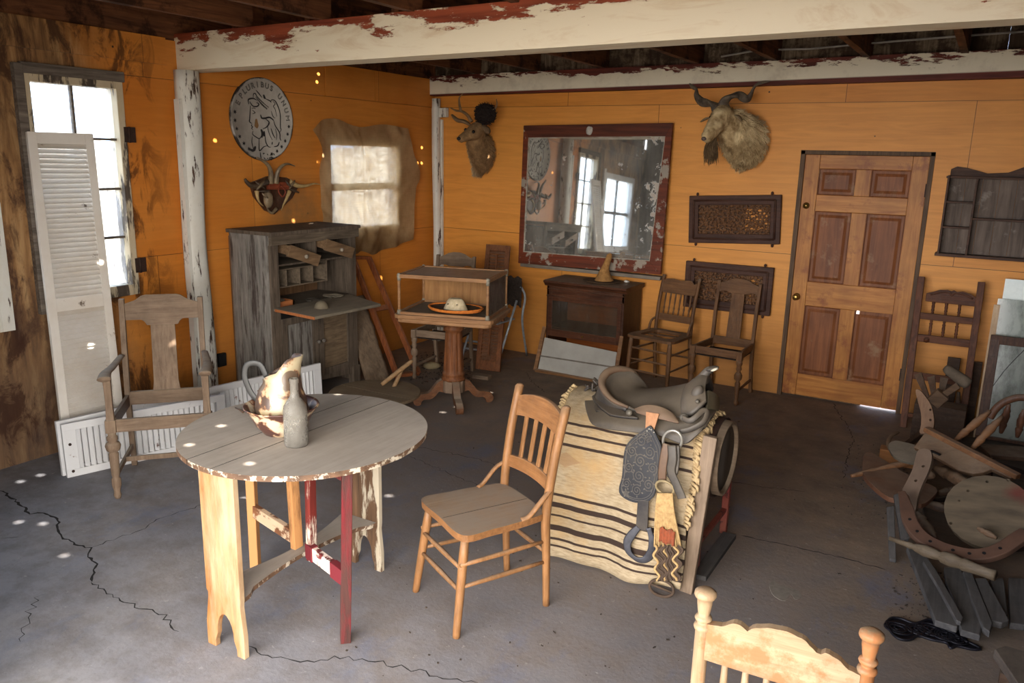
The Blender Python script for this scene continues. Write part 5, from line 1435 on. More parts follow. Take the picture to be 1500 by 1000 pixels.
# ------------------------------------------------------------------ coin sign
def coin():
    c = AX(385, 175, .02); r = .318
    root = thing('coin_sign', 'round grey painted coin sign with a woman\'s profile and lettering', 'sign', c)
    T = Matrix(((0, 0, 1, c.x), (1, 0, 0, c.y), (0, 1, 0, c.z), (0, 0, 0, 1))) @ Matrix.Rotation(math.radians(-1), 4, 'Z')
    m = MB(); m.lathe([(.0001, -.016), (r, -.016), (r, .004), (r - .012, .006), (r - .016, .0), (.0001, .0)], T, 72)
    t = NT('coin_grey'); n = t.noise(t.coord(), 5, 7, .7); rr = t.add('ShaderNodeVectorMath', operation='LENGTH'); t.link(t.coord(), rr.inputs[0])
    col_ = t.ramp(n, [(.3, lin((156, 150, 142))), (.7, lin((190, 184, 174)))])
    e = t.mask(t.math('ADD', rr.outputs['Value'], t.math('MULTIPLY', t.math('SUBTRACT', t.noise(t.coord(), 7, 5), .5), .07)), .306, .318)
    t.color(t.mix(e, col_, lin((44, 40, 38)))); m.build('disc', t.done(.7), root)
    ink = plain('coin_ink', (40, 36, 36), .8, scale=30)
    # engraved letters round the rim, each outlined
    dg = bpy.context.evaluated_depsgraph_get(); lt = MB()
    def glyph(ch, size, ang, rad, flip=False):
        cu = bpy.data.curves.new('glyph', 'FONT'); cu.body = ch; cu.size = size; cu.align_x = 'CENTER'; cu.fill_mode = 'NONE'; cu.bevel_depth = .0016; cu.bevel_resolution = 0
        ob = bpy.data.objects.new('glyph', cu); col.objects.link(ob); dgx = bpy.context.evaluated_depsgraph_get(); me = bpy.data.meshes.new_from_object(ob.evaluated_get(dgx))
        A = Matrix.Rotation(ang - PI / 2, 4, 'Z') @ Matrix.Translation((0, rad, 0))
        if flip: A = Matrix.Rotation(ang + PI / 2, 4, 'Z') @ Matrix.Translation((0, -rad, 0))
        lt._add([T @ (A @ p.co) + V((.0015, 0, 0)) for p in me.vertices], [tuple(p.vertices) for p in me.polygons], False)
        bpy.data.objects.remove(ob); bpy.data.curves.remove(cu); bpy.data.meshes.remove(me)
    for s, a0, a1 in (('E', 156, 156), ('PLURIBUS', 142, 68), ('UNUM', 46, 6)):
        for k, ch in enumerate(s): glyph(ch, .058, math.radians(a0 + (a1 - a0) * k / max(1, len(s) - 1)), .245)
    lt.build('lettering', ink, root)
    st = MB()
    def star(a, rad, q):
        ctr_ = V((rad * math.cos(math.radians(a)), rad * math.sin(math.radians(a)), .0)); pts = []
        for i in range(12):
            rr_ = q if i % 2 == 0 else q * .45; pts.append((ctr_.x + rr_ * math.cos(i * PI / 6 + .4 * a), ctr_.y + rr_ * math.sin(i * PI / 6 + .4 * a)))
        st = MB(); st.prism(pts, .002, T); st.build('star', ink, root)
    for k in range(6): star(172 + k * 13, .276, .017)
    for k in range(6): star(-8 - k * 13, .276, .017)
    ln = MB()
    def stroke(pts, w=.0035, taper=True):
        P = smoothpath([T @ V((x * .001, y * .001, .002)) for x, y in pts], 5); n_ = len(P)
        ln.tube(P, [w * (.45 + .55 * math.sin(PI * (i + .5) / n_)) if taper else w for i in range(n_)], 5)
    # woman's head in profile with a banded cap, drawn in line
    Q = lambda L: [((x - 405) * .935, (515 - y) * .74) for x, y in L]
    for w_, L in ((.0042, [(275, 385), (270, 440), (262, 520), (258, 545), (272, 560), (285, 562)]), (.0036, [(285, 572), (278, 588), (290, 600), (279, 614), (292, 630)]), (.0042, [(292, 640), (288, 676), (320, 700), (356, 716), (380, 690), (388, 650)]),
                  (.0036, [(282, 700), (276, 760), (290, 830)]), (.0042, [(356, 716), (352, 780), (356, 842), (400, 802), (446, 784)]), (.003, [(294, 428), (322, 452), (294, 466)]), (.003, [(288, 412), (310, 405), (330, 412)]),
                  (.006, [(258, 372), (254, 330), (276, 315), (310, 310), (346, 322)]), (.005, [(268, 345), (300, 386), (346, 386), (366, 360), (342, 346)]), (.004, [(308, 300), (312, 264), (332, 258), (352, 290), (410, 340), (472, 384)]), (.004, [(334, 290), (400, 360), (452, 402)]),
                  (.004, [(340, 222), (372, 255), (402, 290)]), (.008, [(420, 258), (428, 284), (436, 298)]), (.0042, [(438, 296), (488, 314), (502, 330)]), (.0042, [(496, 320), (512, 300), (546, 310), (580, 370), (600, 450), (598, 580), (606, 602), (594, 632)]), (.003, [(520, 312), (546, 340), (526, 366), (545, 400), (560, 470)]),
                  (.007, [(380, 468), (392, 500), (430, 500), (480, 486), (522, 512)]), (.005, [(430, 502), (472, 540), (442, 590), (402, 612)]), (.0042, [(522, 512), (540, 570), (586, 640), (590, 700), (602, 722)]), (.004, [(490, 600), (510, 660), (532, 700)]), (.0042, [(420, 650), (426, 740), (450, 790), (478, 800)]),
                  (.005, [(520, 792), (560, 780), (580, 740)]), (.004, [(495, 772), (502, 742)]), (.010, [(380, 618), (392, 660), (384, 704)]), (.007, [(414, 636), (410, 690)]), (.012, [(246, 828), (288, 842), (312, 800)]), (.003, [(470, 530), (455, 590), (470, 660), (500, 720)]), (.003, [(540, 600), (552, 660), (548, 720)]), (.003, [(500, 420), (516, 470), (540, 490)]),
                  (.004, [(362, 858), (366, 900), (372, 926)]), (.0035, [(400, 880), (396, 866), (412, 868)]), (.0035, [(440, 870), (446, 886)]), (.0035, [(476, 868), (484, 880), (470, 886)]), (.0035, [(510, 862), (520, 884)]), (.0045, [(402, 912), (424, 934), (446, 914)]), (.006, [(460, 910), (482, 932), (492, 906), (470, 906)])):
        stroke(Q(L), w_)
    for k, ch in enumerate('LIBERTY'):
        x, y = 352 + 15.5 * k, 306 + 13.0 * k; cu = bpy.data.curves.new('glyph', 'FONT'); cu.body = ch; cu.size = .026; cu.align_x = 'CENTER'; ob = bpy.data.objects.new('glyph', cu); col.objects.link(ob)
        me = bpy.data.meshes.new_from_object(ob.evaluated_get(bpy.context.evaluated_depsgraph_get())); a_ = Q([(x, y + 28)])[0]; A_ = Matrix.Translation((a_[0] * .001, a_[1] * .001, .0012)) @ Matrix.Rotation(-.60, 4, 'Z')
        ln._add([T @ (A_ @ p.co) for p in me.vertices], [tuple(p.vertices) for p in me.polygons], False); bpy.data.objects.remove(ob); bpy.data.curves.remove(cu); bpy.data.meshes.remove(me)
    ln.build('engraved_lines', ink, root)
    fl_ = MB()
    for x, y, rx, ry in ((-66, -40, 24, 40),):
        fl_.prism(smooth2([(.001 * (x + rx * math.cos(a) * random.uniform(.6, 1.1)), .001 * (y + ry * math.sin(a) * random.uniform(.6, 1.1))) for a in [i * .63 for i in range(10)]], 2), .0012, T)
    fl_.build('rust_mark', plain('rust_tan', (156, 118, 76), .9), root)


coin()


# ------------------------------------------------------------------ horn plaque
def horn_plaque():
    root = thing('horn_rack', 'dark wall rack of curved cattle horns hanging under the coin sign', 'horn rack', AX(400, 275, .02)); p = lambda x, y, d=.03: AX(x, y, d)
    pts = [p(366, 268, .02), p(392, 258, .02), p(420, 260, .02), p(438, 272, .02), p(428, 290, .02), p(402, 314, .02), p(388, 308, .02), p(372, 288, .02)]
    m = MB(); m.prism([(q.y, q.z) for q in pts], .02, MY, z0=.004); m.build('backboard', M['walnut'], root, bevel=.003)
    m = MB(); a, b = p(392, 272, .05), p(424, 272, .05); m.bar(a, b, .035, .06); m.build('crosspiece', wood('rack_red', (110, 44, 28), (160, 84, 54), 'Y', 1.4), root, bevel=.004)
    def horn(path, r0, r1, mat):
        P = smoothpath([p(*q) for q in path], 6); n = len(P); m = MB(); m.tube(P, [r0 + (r1 - r0) * (i / (n - 1)) ** .8 for i in range(n)], 12); m.build('horn', mat, root)
    horn([(396, 268, .07), (397, 256, .09), (394, 244, .10), (386, 236, .10), (376, 231, .08)], .026, .008, M['horn'])
    horn([(404, 268, .07), (406, 254, .09), (412, 244, .11), (421, 240, .12), (432, 243, .12)], .026, .004, M['horn'])
    horn([(390, 266, .06), (378, 272, .09), (368, 272, .10), (361, 266, .10), (359, 262, .10)], .03, .010, M['horn_dark'])
    horn([(424, 266, .06), (436, 272, .08), (448, 272, .09), (460, 269, .09), (469, 270, .09)], .024, .003, M['horn_pale'])
    horn([(376, 280, .08), (377, 288, .09), (380, 296, .08), (386, 302, .06)], .019, .003, M['horn_pale'])
    horn([(424, 280, .08), (420, 290, .09), (416, 298, .08), (412, 308, .05)], .018, .003, M['horn_pale'])
    horn([(405, 305, .06), (398, 312, .07), (392, 306, .07), (390, 298, .06)], .014, .004, M['horn'])
    for k, q in enumerate([((374, 266, .10), (388, 276, .12)), ((388, 264, .11), (376, 278, .12)), ((380, 280, .11), (396, 280, .12)), ((384, 283, .10), (392, 290, .10)), ((418, 264, .10), (426, 274, .12)), ((432, 264, .10), (424, 276, .12)), ((424, 276, .11), (438, 282, .10))]):
        m = MB(); a, b = p(*q[0]), p(*q[1]); m.tube([a, a.lerp(b, .5), b], [.004, .012, .005], 8); m.build('horn_tip', M['horn'] if k % 2 else M['horn_dark'], root)
    m = MB(); m.ball(p(393, 292, .07), (.03, .045, .07), 12, 8); m.build('hoof', plain('hoof_tan', (150, 132, 104), .5, c2=(104, 86, 66), scale=14), root)
    m = MB(); m.tube(smoothpath([p(410, 270, .08), p(408, 280, .10), p(414, 288, .09), p(418, 280, .1), p(412, 272, .1)], 5), .006, 6); m.build('leather_thong', plain('thong_red', (140, 62, 40), .7), root)


horn_plaque()


# ------------------------------------------------------------------ curtain
def curtain():
    t = NT('gauze'); t.n.remove(t.b)
    v = t.coord(); wv = t.noise(t.coord((1, 160, 6)), 1, 3); wh = t.noise(t.coord((1, 6, 160)), 1, 3)
    big = t.noise(v, 3.5, 6, .65); c = t.ramp(big, [(.3, lin((160, 126, 86))), (.7, lin((198, 168, 126)))])
    c3 = t.xyz(v); c = t.mix(t.mask(t.math('ADD', c3[2], t.math('MULTIPLY', big, .3)), 1.40, 1.16), c, lin((120, 92, 62)))
    d = t.add('ShaderNodeBsdfDiffuse'); tl = t.add('ShaderNodeBsdfTranslucent'); tr = t.add('ShaderNodeBsdfTransparent')
    t.link(c, d.inputs[0]); t.link(c, tl.inputs[0])
    a = t.add('ShaderNodeMixShader'); a.inputs[0].default_value = .36; t.link(d.outputs[0], a.inputs[1]); t.link(tl.outputs[0], a.inputs[2])
    b = t.add('ShaderNodeMixShader'); k = t.math('MULTIPLY', t.math('ADD', wv, wh), .55)
    t.link(t.math('ADD', t.mask(k, -.85, .70), t.math('MULTIPLY', t.mask(c3[2], 1.25, 1.10), .3), True), b.inputs[0]); t.link(tr.outputs[0], b.inputs[1]); t.link(a.outputs[0], b.inputs[2]); t.link(b.outputs[0], t.out.inputs['Surface'])
    # outline of the torn cloth in the plane of the wall
    top = [(458, 190), (472, 176), (492, 174), (516, 183), (530, 186), (560, 182), (580, 185), (596, 188)]
    bot = [(472, 330), (492, 358), (515, 372), (532, 368), (545, 373), (562, 366), (580, 360), (603, 350)]
    Lf = [(458, 190), (470, 210), (469, 250), (470, 290), (471, 310), (472, 330)]; Rt = [(596, 188), (602, 215), (612, 252), (606, 280), (604, 320), (603, 350)]
    q = lambda L: smoothpath([AX(x, y, .05) for x, y in L], 8)
    TP, BT, LF, RT = q(top), q(bot), q(Lf), q(Rt)
    def S(P, u):
        f = u * (len(P) - 1); i = min(int(f), len(P) - 2); return P[i].lerp(P[i + 1], f - i)
    def fn(u, w):
        c_ = S(BT, u) * (1 - w) + S(TP, u) * w + S(LF, 1 - w) * (1 - u) + S(RT, 1 - w) * u - (BT[0] * (1 - u) * (1 - w) + BT[-1] * u * (1 - w) + TP[0] * (1 - u) * w + TP[-1] * u * w)
        f = .014 * math.sin(u * 26 + 5 * mnoise.noise(V((u * 2, w * 3, 1)))) * (.35 + .65 * (1 - w)) + .03 * mnoise.noise(V((u * 4, w * 4, 3))) + .012 * mnoise.noise(V((u * 15, w * 9, 8)))
        c_.x = .052 + f + .03 * max(0, u - .8) * 4 * (1 - abs(w - .5)); c_.x = max(c_.x, .028); return c_
    m = MB(); m.grid(fn, 90, 70)
    tag(m.build('gauze_curtain', t.m), 'torn sheer tan cloth hung over the small window between the coin sign and corner post', 'curtain')


curtain()


# ------------------------------------------------------------------ carved panels
def carved_panel(label, q):
    TL, TR, BR, BL = q; u = (BR - BL + TR - TL).normalized(); v = (TL - BL + TR - BR).normalized(); W = ((TR - TL).length + (BR - BL).length) / 2; H = ((TL - BL).length + (TR - BR).length) / 2
    root = thing('wall_carving', label, 'carving', BL); T = plane_m(BL, u, v); w = M['carv']; f = H * .20
    m = MB(); m.prism([(0, 0), (W, 0), (W, H), (0, H)], .035, T, [[(f * 1.05, f), (W - f * 1.05, f), (W - f * 1.05, H - f), (f * 1.05, H - f)]]); m.build('frame', w, root, bevel=.006)
    m = MB()
    for a, b in (((f * .55, f * .5), (W - f * .55, f * .5)), ((W - f * .55, f * .5), (W - f * .55, H - f * .5)), ((W - f * .55, H - f * .5), (f * .55, H - f * .5)), ((f * .55, H - f * .5), (f * .55, f * .5))):
        m.tube([T @ V((*a, .037)), T @ V((*b, .037))], .010, 6)
    m.build('frame_bead', w, root)
    rnd = random.Random(int(W * 1000) + 1); g = MB(); iw, ih = W - 2.1 * f, H - 2 * f
    nx, ny = 20, 9
    bp = MB(); bp.prism([(f, f), (W - f, f), (W - f, H - f), (f, H - f)], .003, T, [[(W * .62, f * 1.3), (W - f * 1.4, f * 1.3), (W - f * 1.4, H - f * 1.3), (W * .62, H - f * 1.3)]]); bp.build('shade_sheet', wood('openwork_shade', (58, 38, 26), (96, 64, 42), 'X', 2), root)  # added dark sheet stands for the shaded wall behind the openwork
    for i in range(nx):           # openwork of leaves, berries and curls, each row staggered
        for j in range(ny):
            x = f * 1.05 + iw * (i + .5 + (.25 if j % 2 else -.25)) / nx; y = f + ih * (j + .5) / ny
            a = rnd.uniform(0, 6.28); rr = rnd.uniform(.013, .021)
            pts = [T @ V((x + rr * math.cos(a + k * .9) * (1 - k * .12), y + rr * math.sin(a + k * .9) * (1 - k * .12), .014 + .003 * k)) for k in range(5)]
            g.tube(pts, [.006, .009, .009, .007, .005], 6)
            if rnd.random() < .5: g.ball(T @ V((x, y, .018)), .010, 6, 5)
    for j in range(ny + 1):
        yy = f + ih * j / ny; g.tube([T @ V((f + iw * k / 20, yy + .008 * math.sin(k * 1.7 + j), .012)) for k in range(22)], .005, 5)
    g.build('openwork', M['carv_l'], root)
    for x, y in ((.09 * W, H), (.90 * W, H), (.08 * W, 0), (.92 * W, 0)):
        m = MB(); m.ball(T @ V((x, y + (.012 if y else -.012), .018)), (.012, .012, .016), 8, 6); m.build('finial', w, root)


M['carv'] = wood('carved_dark', (54, 32, 24), (88, 56, 42), 'X', 1.4, dust=.5, dustc=(120, 100, 84), rough=.6)
M['carv_l'] = wood('carved_inner', (84, 52, 30), (130, 88, 54), 'X', 3, dust=.5)
carved_panel('carved openwork panel hanging on the orange wall, the upper one', [AY(1011, 287, -.005), AY(1146, 285, -.005), AY(1143, 358, -.005), AY(1010, 355, -.005)])
carved_panel('tilted carved openwork panel hanging behind the two dining chairs', [AY(1006, 380, -.02), AY(1136, 392, -.02), AY(1127, 461, -.02), AY(1002, 448, -.02)])


# ------------------------------------------------------------------ hanging shelf
def hanging_shelf():
    d = .12; q = lambda x, y: AY(x, y, -d); x0, x1 = 4.765, 5.52; z0, z1 = 1.325, 1.90
    root = thing('wall_shelf', 'dark divided wall shelf with a scalloped top hanging right of the door', 'shelf', ((x0 + x1) / 2, -.06, z0)); w = wood('shelf_dark', (54, 34, 24), (92, 62, 44), 'X', 1.3, dust=.3)
    bd = wood('shelf_back', (86, 74, 66), (128, 112, 100), 'Z', .9, rough=.85, stain=(150, 138, 128), stain_amt=.2)
    def B(nm, mt, *r):
        m = MB(); [m.rng(*k) for k in r]; m.build(nm, mt, root, bevel=.002)
    k = 0; xx = x0 + .01; m = MB()
    while xx < x1 - .02: m.rng(xx, min(xx + .108, x1 - .01), -.018, -.006, z0, z1); xx += .11
    m.build('back_boards', bd, root)
    B('bottom_board', w, (x0 - .015, x1 + .015, -d - .01, -.006, z0 - .02, z0)); B('top_board', w, (x0 - .01, x1, -d + .015, -.006, z1 - .02, z1 - .005))
    B('side_board', w, (x0, x0 + .014, -d, -.006, z0, z1)); B('side_board', w, (x1 - .014, x1, -d, -.006, z0, z1)); B('divider', w, (x0 + .185, x0 + .199, -d, -.018, z0, z1 - .02))
    for z in (z0 + .19, z0 + .375): B('shelf_board', w, (x0 + .014, x0 + .185, -d, -.018, z, z + .013))
    B('shelf_board', w, (x0 + .199, x1 - .014, -d, -.018, z0 + .26, z0 + .274))
    pts = [(x0 + .01, z1 - .005), (x0 + .01, z1 + .045), (x0 + .05, z1 + .065), (x0 + .12, z1 + .055), (x0 + .25, z1 + .02), (x0 + .38, z1 + .03), (x0 + .5, z1 + .085), (x0 + .6, z1 + .085), (x0 + .70, z1 + .04), (x1 - .01, z1 + .05), (x1 - .01, z1 - .005)]
    m = MB(); m.prism(pts, .014, MXn, z0=.01); m.build('crest_board', w, root, bevel=.002)


hanging_shelf()


# ------------------------------------------------------------------ mounted heads
def ring(c, d, rx, ry, up=(0, 0, 1), n=16, egg=0.0):
    x, y, _ = frame_of(d, up); return [V(c) + x * (rx * math.cos(2 * PI * j / n)) + y * (ry * math.sin(2 * PI * j / n) * (1 - egg * math.cos(2 * PI * j / n) * 0)) for j in range(n)]


def path_loft(m, st, n=16):
    """st = (centre, rx, ry) along a body"""
    P = [V(s[0]) for s in st]
    rings = []
    for i, s in enumerate(st):
        d = P[min(i + 1, len(P) - 1)] - P[max(i - 1, 0)]; rings.append(ring(P[i], d, s[1], s[2], n=n))
    m.loft(rings)


def body_of(m, name, mat, root, vox, disp=.0):
    m.clampmax(1, -.013); o = m.build(name, mat, root); r = o.modifiers.new('skin', 'REMESH'); r.mode = 'VOXEL'; r.voxel_size = vox; r.use_smooth_shade = True
    s = o.modifiers.new('smooth', 'SMOOTH'); s.factor = .5; s.iterations = 6
    if disp:
        tx = bpy.data.textures.new('fur_clumps', 'CLOUDS'); tx.noise_scale = .018; dm = o.modifiers.new('clumps', 'DISPLACE'); dm.texture = tx; dm.strength = disp; dm.mid_level = .5
    return o


def fur(m, name, mat, root, n, L, down=V((0, 0, -1)), seed=1, keep=None, flow=.6):
    """short tufts of hair standing on the lofted body"""
    rnd = random.Random(seed); f = MB(); tris = []
    for fc in m.f:
        if len(fc) == 4: tris.append((fc, (m.v[fc[1]] - m.v[fc[0]]).cross(m.v[fc[3]] - m.v[fc[0]])))
    ws = [t[1].length for t in tris]
    for fc, nn in rnd.choices(tris, ws, k=n):
        a, b, c, d = (m.v[i] for i in fc); p = a.lerp(b, rnd.random()).lerp(d.lerp(c, rnd.random()), rnd.random()); nn = nn.normalized()
        if keep and not keep(p): continue
        ctr_ = None
        t = (down - nn * down.dot(nn)); t = t.normalized() if t.length > .01 else V((0, -1, 0))
        d_ = (nn * (1 - flow) + t * flow + V((rnd.uniform(-.3, .3), rnd.uniform(-.3, .3), rnd.uniform(-.3, .3)))).normalized(); s = d_.cross(nn).normalized() * (L * .07)
        l = L * rnd.uniform(.6, 1.2); f._add([p - nn * .004 - s, p - nn * .004 + s, p + d_ * l * .6 + nn * .003, p + d_ * l], [(0, 1, 2), (0, 2, 3), (1, 3, 2)], False)
    return tag(f.build(name, mat, root, norm=False), kind='stuff')


def fur_mat(name, a, b, c=None, pos=None):
    t = NT(name); o = t.coord(); n = t.noise(o, 14, 6, .7); k = t.ramp(n, [(.32, lin(a)), (.66, lin(b))])
    if c:
        n2 = t.noise(o, 5, 3); k = t.mix(t.mask(n2, .48, .64), k, lin(c))
    t.color(k); t.bump(t.noise(t.coord((60, 60, 14)), 1, 4), .5, .01); return t.done(.9, .15)


def goat():
    w = AY(1098, 212, -.02); root = thing('goat_head', 'mounted bearded goat head with long twisted horns beside the mirror', 'mounted head', w)
    A = lambda x, y, d: AY(x, y, d); m = MB()
    path_loft(m, [(A(1098, 208, -.01), .145, .20), (A(1094, 209, -.08), .165, .21), (A(1086, 203, -.17), .150, .195), (A(1078, 192, -.26), .125, .16), (A(1069, 180, -.33), .10, .13), (A(1063, 172, -.37), .085, .10)])
    path_loft(m, [(A(1064, 162, -.34), .06, .06), (A(1060, 168, -.38), .088, .092), (A(1055, 174, -.43), .084, .092), (A(1048, 184, -.48), .068, .078), (A(1041, 194, -.53), .055, .062), (A(1035, 202, -.56), .046, .050), (A(1032, 206, -.575), .030, .034)])
    path_loft(m, [(A(1092, 228, -.05), .10, .06), (A(1086, 240, -.06), .075, .05), (A(1081, 245, -.05), .05, .03)])
    fm = fur_mat('goat_coat', (128, 102, 68), (204, 178, 134), (226, 204, 160)); body_of(m, 'head_and_neck', fm, root, .010, .012)
    fur(m, 'coat', fm, root, 5200, .042, seed=3, keep=lambda p: p.y > -.36)
    hm = NT('goat_horn'); hv = hm.noise(hm.coord(), 22, 5); hm.color(hm.ramp(hv, [(.3, lin((60, 50, 42))), (.7, lin((112, 98, 82)))])); hm.bump(hv, .6, .01); hmat = hm.done(.6)
    for P in ([(1053, 164, -.41), (1046, 154, -.42), (1038, 151, -.41), (1028, 149, -.38), (1021, 140, -.35), (1020, 131, -.33), (1014, 127, -.31), (1010, 122, -.30)],
              [(1060, 163, -.39), (1061, 150, -.39), (1070, 142, -.37), (1082, 139, -.34), (1093, 145, -.31), (1099, 140, -.29), (1106, 126, -.27), (1116, 121, -.26), (1128, 119, -.25)]):
        Q = smoothpath([A(*q) for q in P], 7); k = len(Q); mm = MB(); rings = []
        for i, p in enumerate(Q):
            d = (Q[min(i + 1, k - 1)] - Q[max(i - 1, 0)]).normalized(); x, y, _ = frame_of(d, (0, -1, .2)); tt = i / (k - 1); r = .046 * (1 - tt) ** .75 + .004; tw = tt * 7
            rings.append([p + (x * math.cos(tw) + y * math.sin(tw)) * (r * math.cos(2 * PI * j / 12)) + (y * math.cos(tw) - x * math.sin(tw)) * (r * .5 * math.sin(2 * PI * j / 12)) for j in range(12)])
        mm.loft(rings); mm.build('horn', hmat, root)
    for P, r in (([(1040, 172, -.40), (1034, 174, -.40), (1027, 178, -.38)], .026), ([(1072, 170, -.36), (1080, 170, -.38), (1086, 176, -.40)], .028)):
        Q = smoothpath([A(*q) for q in P], 4); mm = MB(); mm.tube(Q, [r * .5 + r * .6 * math.sin(PI * i / (len(Q) - 1)) for i in range(len(Q))], 10, flat=.35); mm.build('ear', fur_mat('goat_ear', (98, 80, 60), (150, 130, 100)), root)
    for x, y, d in ((1049.5, 175, -.505), (1041, 172, -.49)):
        mm = MB(); mm.ball(A(x, y, d), .014, 10, 8); mm.build('eye', plain('eye_dark', (26, 18, 14), .1, spec=.8), root)
    mm = MB(); mm.ball(A(1031, 203, -.595), (.022, .014, .016), 10, 6); mm.build('nose', plain('goat_nose', (92, 76, 70), .5), root)
    # beard
    f = MB(); rnd = random.Random(4)
    for k in range(260):
        p = A(1041 + rnd.uniform(-5, 9), 205 + rnd.uniform(-4, 3), -.50 + rnd.uniform(-.03, .04)); L = rnd.uniform(.08, .19); q = p + V((rnd.uniform(-.03, .03), rnd.uniform(-.02, .02), -L)); f.tube([p, p.lerp(q, .5) + V((rnd.uniform(-.01, .01), 0, 0)), q], [.004, .004, .001], 4)
    tag(f.build('beard', fur_mat('beard_hair', (66, 50, 36), (120, 98, 70)), root), kind='stuff')


goat()


def deer():
    w = AY(710, 215, -.02); root = thing('deer_head', 'mounted deer head with a forked antler on the wall by the corner post', 'mounted head', w); A = lambda x, y, d: AY(x, y, d); m = MB()
    path_loft(m, [(A(709, 222, -.01), .11, .20), (A(707, 224, -.08), .125, .20), (A(704, 220, -.16), .115, .165), (A(700, 212, -.24), .10, .13), (A(697, 203, -.31), .088, .105), (A(698, 194, -.35), .075, .085)])
    path_loft(m, [(A(701, 186, -.33), .055, .055), (A(699, 190, -.38), .082, .080), (A(694, 194, -.43), .078, .074), (A(686, 198, -.49), .056, .055), (A(679, 201, -.54), .042, .043), (A(674, 204, -.58), .036, .036), (A(672, 205, -.595), .02, .024)])
    path_loft(m, [(A(703, 238, -.09), .09, .06), (A(700, 250, -.08), .06, .05), (A(699, 258, -.06), .04, .02)])
    t = NT('deer_coat'); o = t.coord(); n = t.noise(o, 14, 6, .7); k = t.ramp(n, [(.3, lin((96, 72, 48))), (.66, lin((158, 124, 86)))]); c3 = t.xyz(o)
    pale = t.math('ADD', c3[2], t.math('MULTIPLY', c3[1], .9)); k = t.mix(t.math('MULTIPLY', t.mask(t.math('ADD', c3[0], t.math('MULTIPLY', n, .15)), .06, -.06), t.mask(c3[2], .10, .0)), k, lin((204, 182, 146)))
    t.color(k); t.bump(t.noise(t.coord((60, 60, 14)), 1, 4), .5, .01); fm = t.done(.9, .15)
    body_of(m, 'head_and_neck', fm, root, .009, .008); fur(m, 'coat', fm, root, 4200, .028, seed=5, keep=lambda p: p.y > -.34)
    am = plain('antler', (150, 118, 80), .6, c2=(98, 72, 48), scale=20)
    def tine(P, r0, r1, nm='antler'):
        Q = smoothpath([A(*q) for q in P], 5); mm = MB(); mm.tube(Q, [r0 + (r1 - r0) * i / (len(Q) - 1) for i in range(len(Q))], 8); return mm.build(nm, am, root)
    tine([(691, 178, -.38), (684, 168, -.38), (676, 163, -.37), (668, 162, -.36), (660, 158, -.36)], .018, .006); tine([(675, 163, -.37), (673, 152, -.37), (673, 143, -.36), (678, 137, -.36)], .015, .004)
    tine([(704, 178, -.37), (709, 171, -.37), (716, 164, -.36), (724, 160, -.35), (728, 153, -.34), (727, 145, -.34)], .018, .004)
    for P in ([(690, 184, -.36), (680, 178, -.36), (670, 176, -.37), (662, 168, -.38)], [(706, 184, -.36), (712, 188, -.37), (714, 195, -.40)]):
        Q = smoothpath([A(*q) for q in P], 5); mm = MB(); mm.tube(Q, [.016 + .032 * math.sin(PI * (i + 1) / (len(Q) + 1)) for i in range(len(Q))], 10, flat=.4); mm.build('ear', fur_mat('deer_ear', (92, 72, 54), (146, 118, 88)), root)
    for x, y, d in ((693.5, 193, -.51), (682, 190, -.465)):
        mm = MB(); mm.ball(A(x, y, d), .016, 10, 8); mm.build('eye', plain('deer_eye', (18, 14, 12), .1, spec=.8), root)
    mm = MB(); mm.ball(A(672, 203, -.615), (.022, .016, .017), 10, 6); mm.build('nose', plain('deer_nose', (36, 28, 26), .4), root)
    # dark bird nest caught in the antler
    f = MB(); rnd = random.Random(8); c = A(711, 167, -.36); f.ball(c, (.085, .07, .075), 14, 10)
    for k in range(420):
        a = V((rnd.gauss(0, 1), rnd.gauss(0, 1), rnd.gauss(0, 1))).normalized(); p = c + V((a.x * .09, a.y * .07, a.z * .08)); tt = V((rnd.gauss(0, 1), rnd.gauss(0, 1), rnd.gauss(0, 1))).cross(a).normalized(); L = rnd.uniform(.02, .05)
        f.tube([p - tt * L, p + a * .012, p + tt * L + a * rnd.uniform(0, .03)], .0026, 4)
    tag(f.build('bird_nest', plain('nest_dark', (46, 34, 30), .95, scale=50)), 'dark twiggy nest caught on the deer head antler', 'nest')


deer()
# ------------------------------------------------------------------ saddle, blanket, barrel, stand
YC = -3.36; ZB = .600; RB = .190


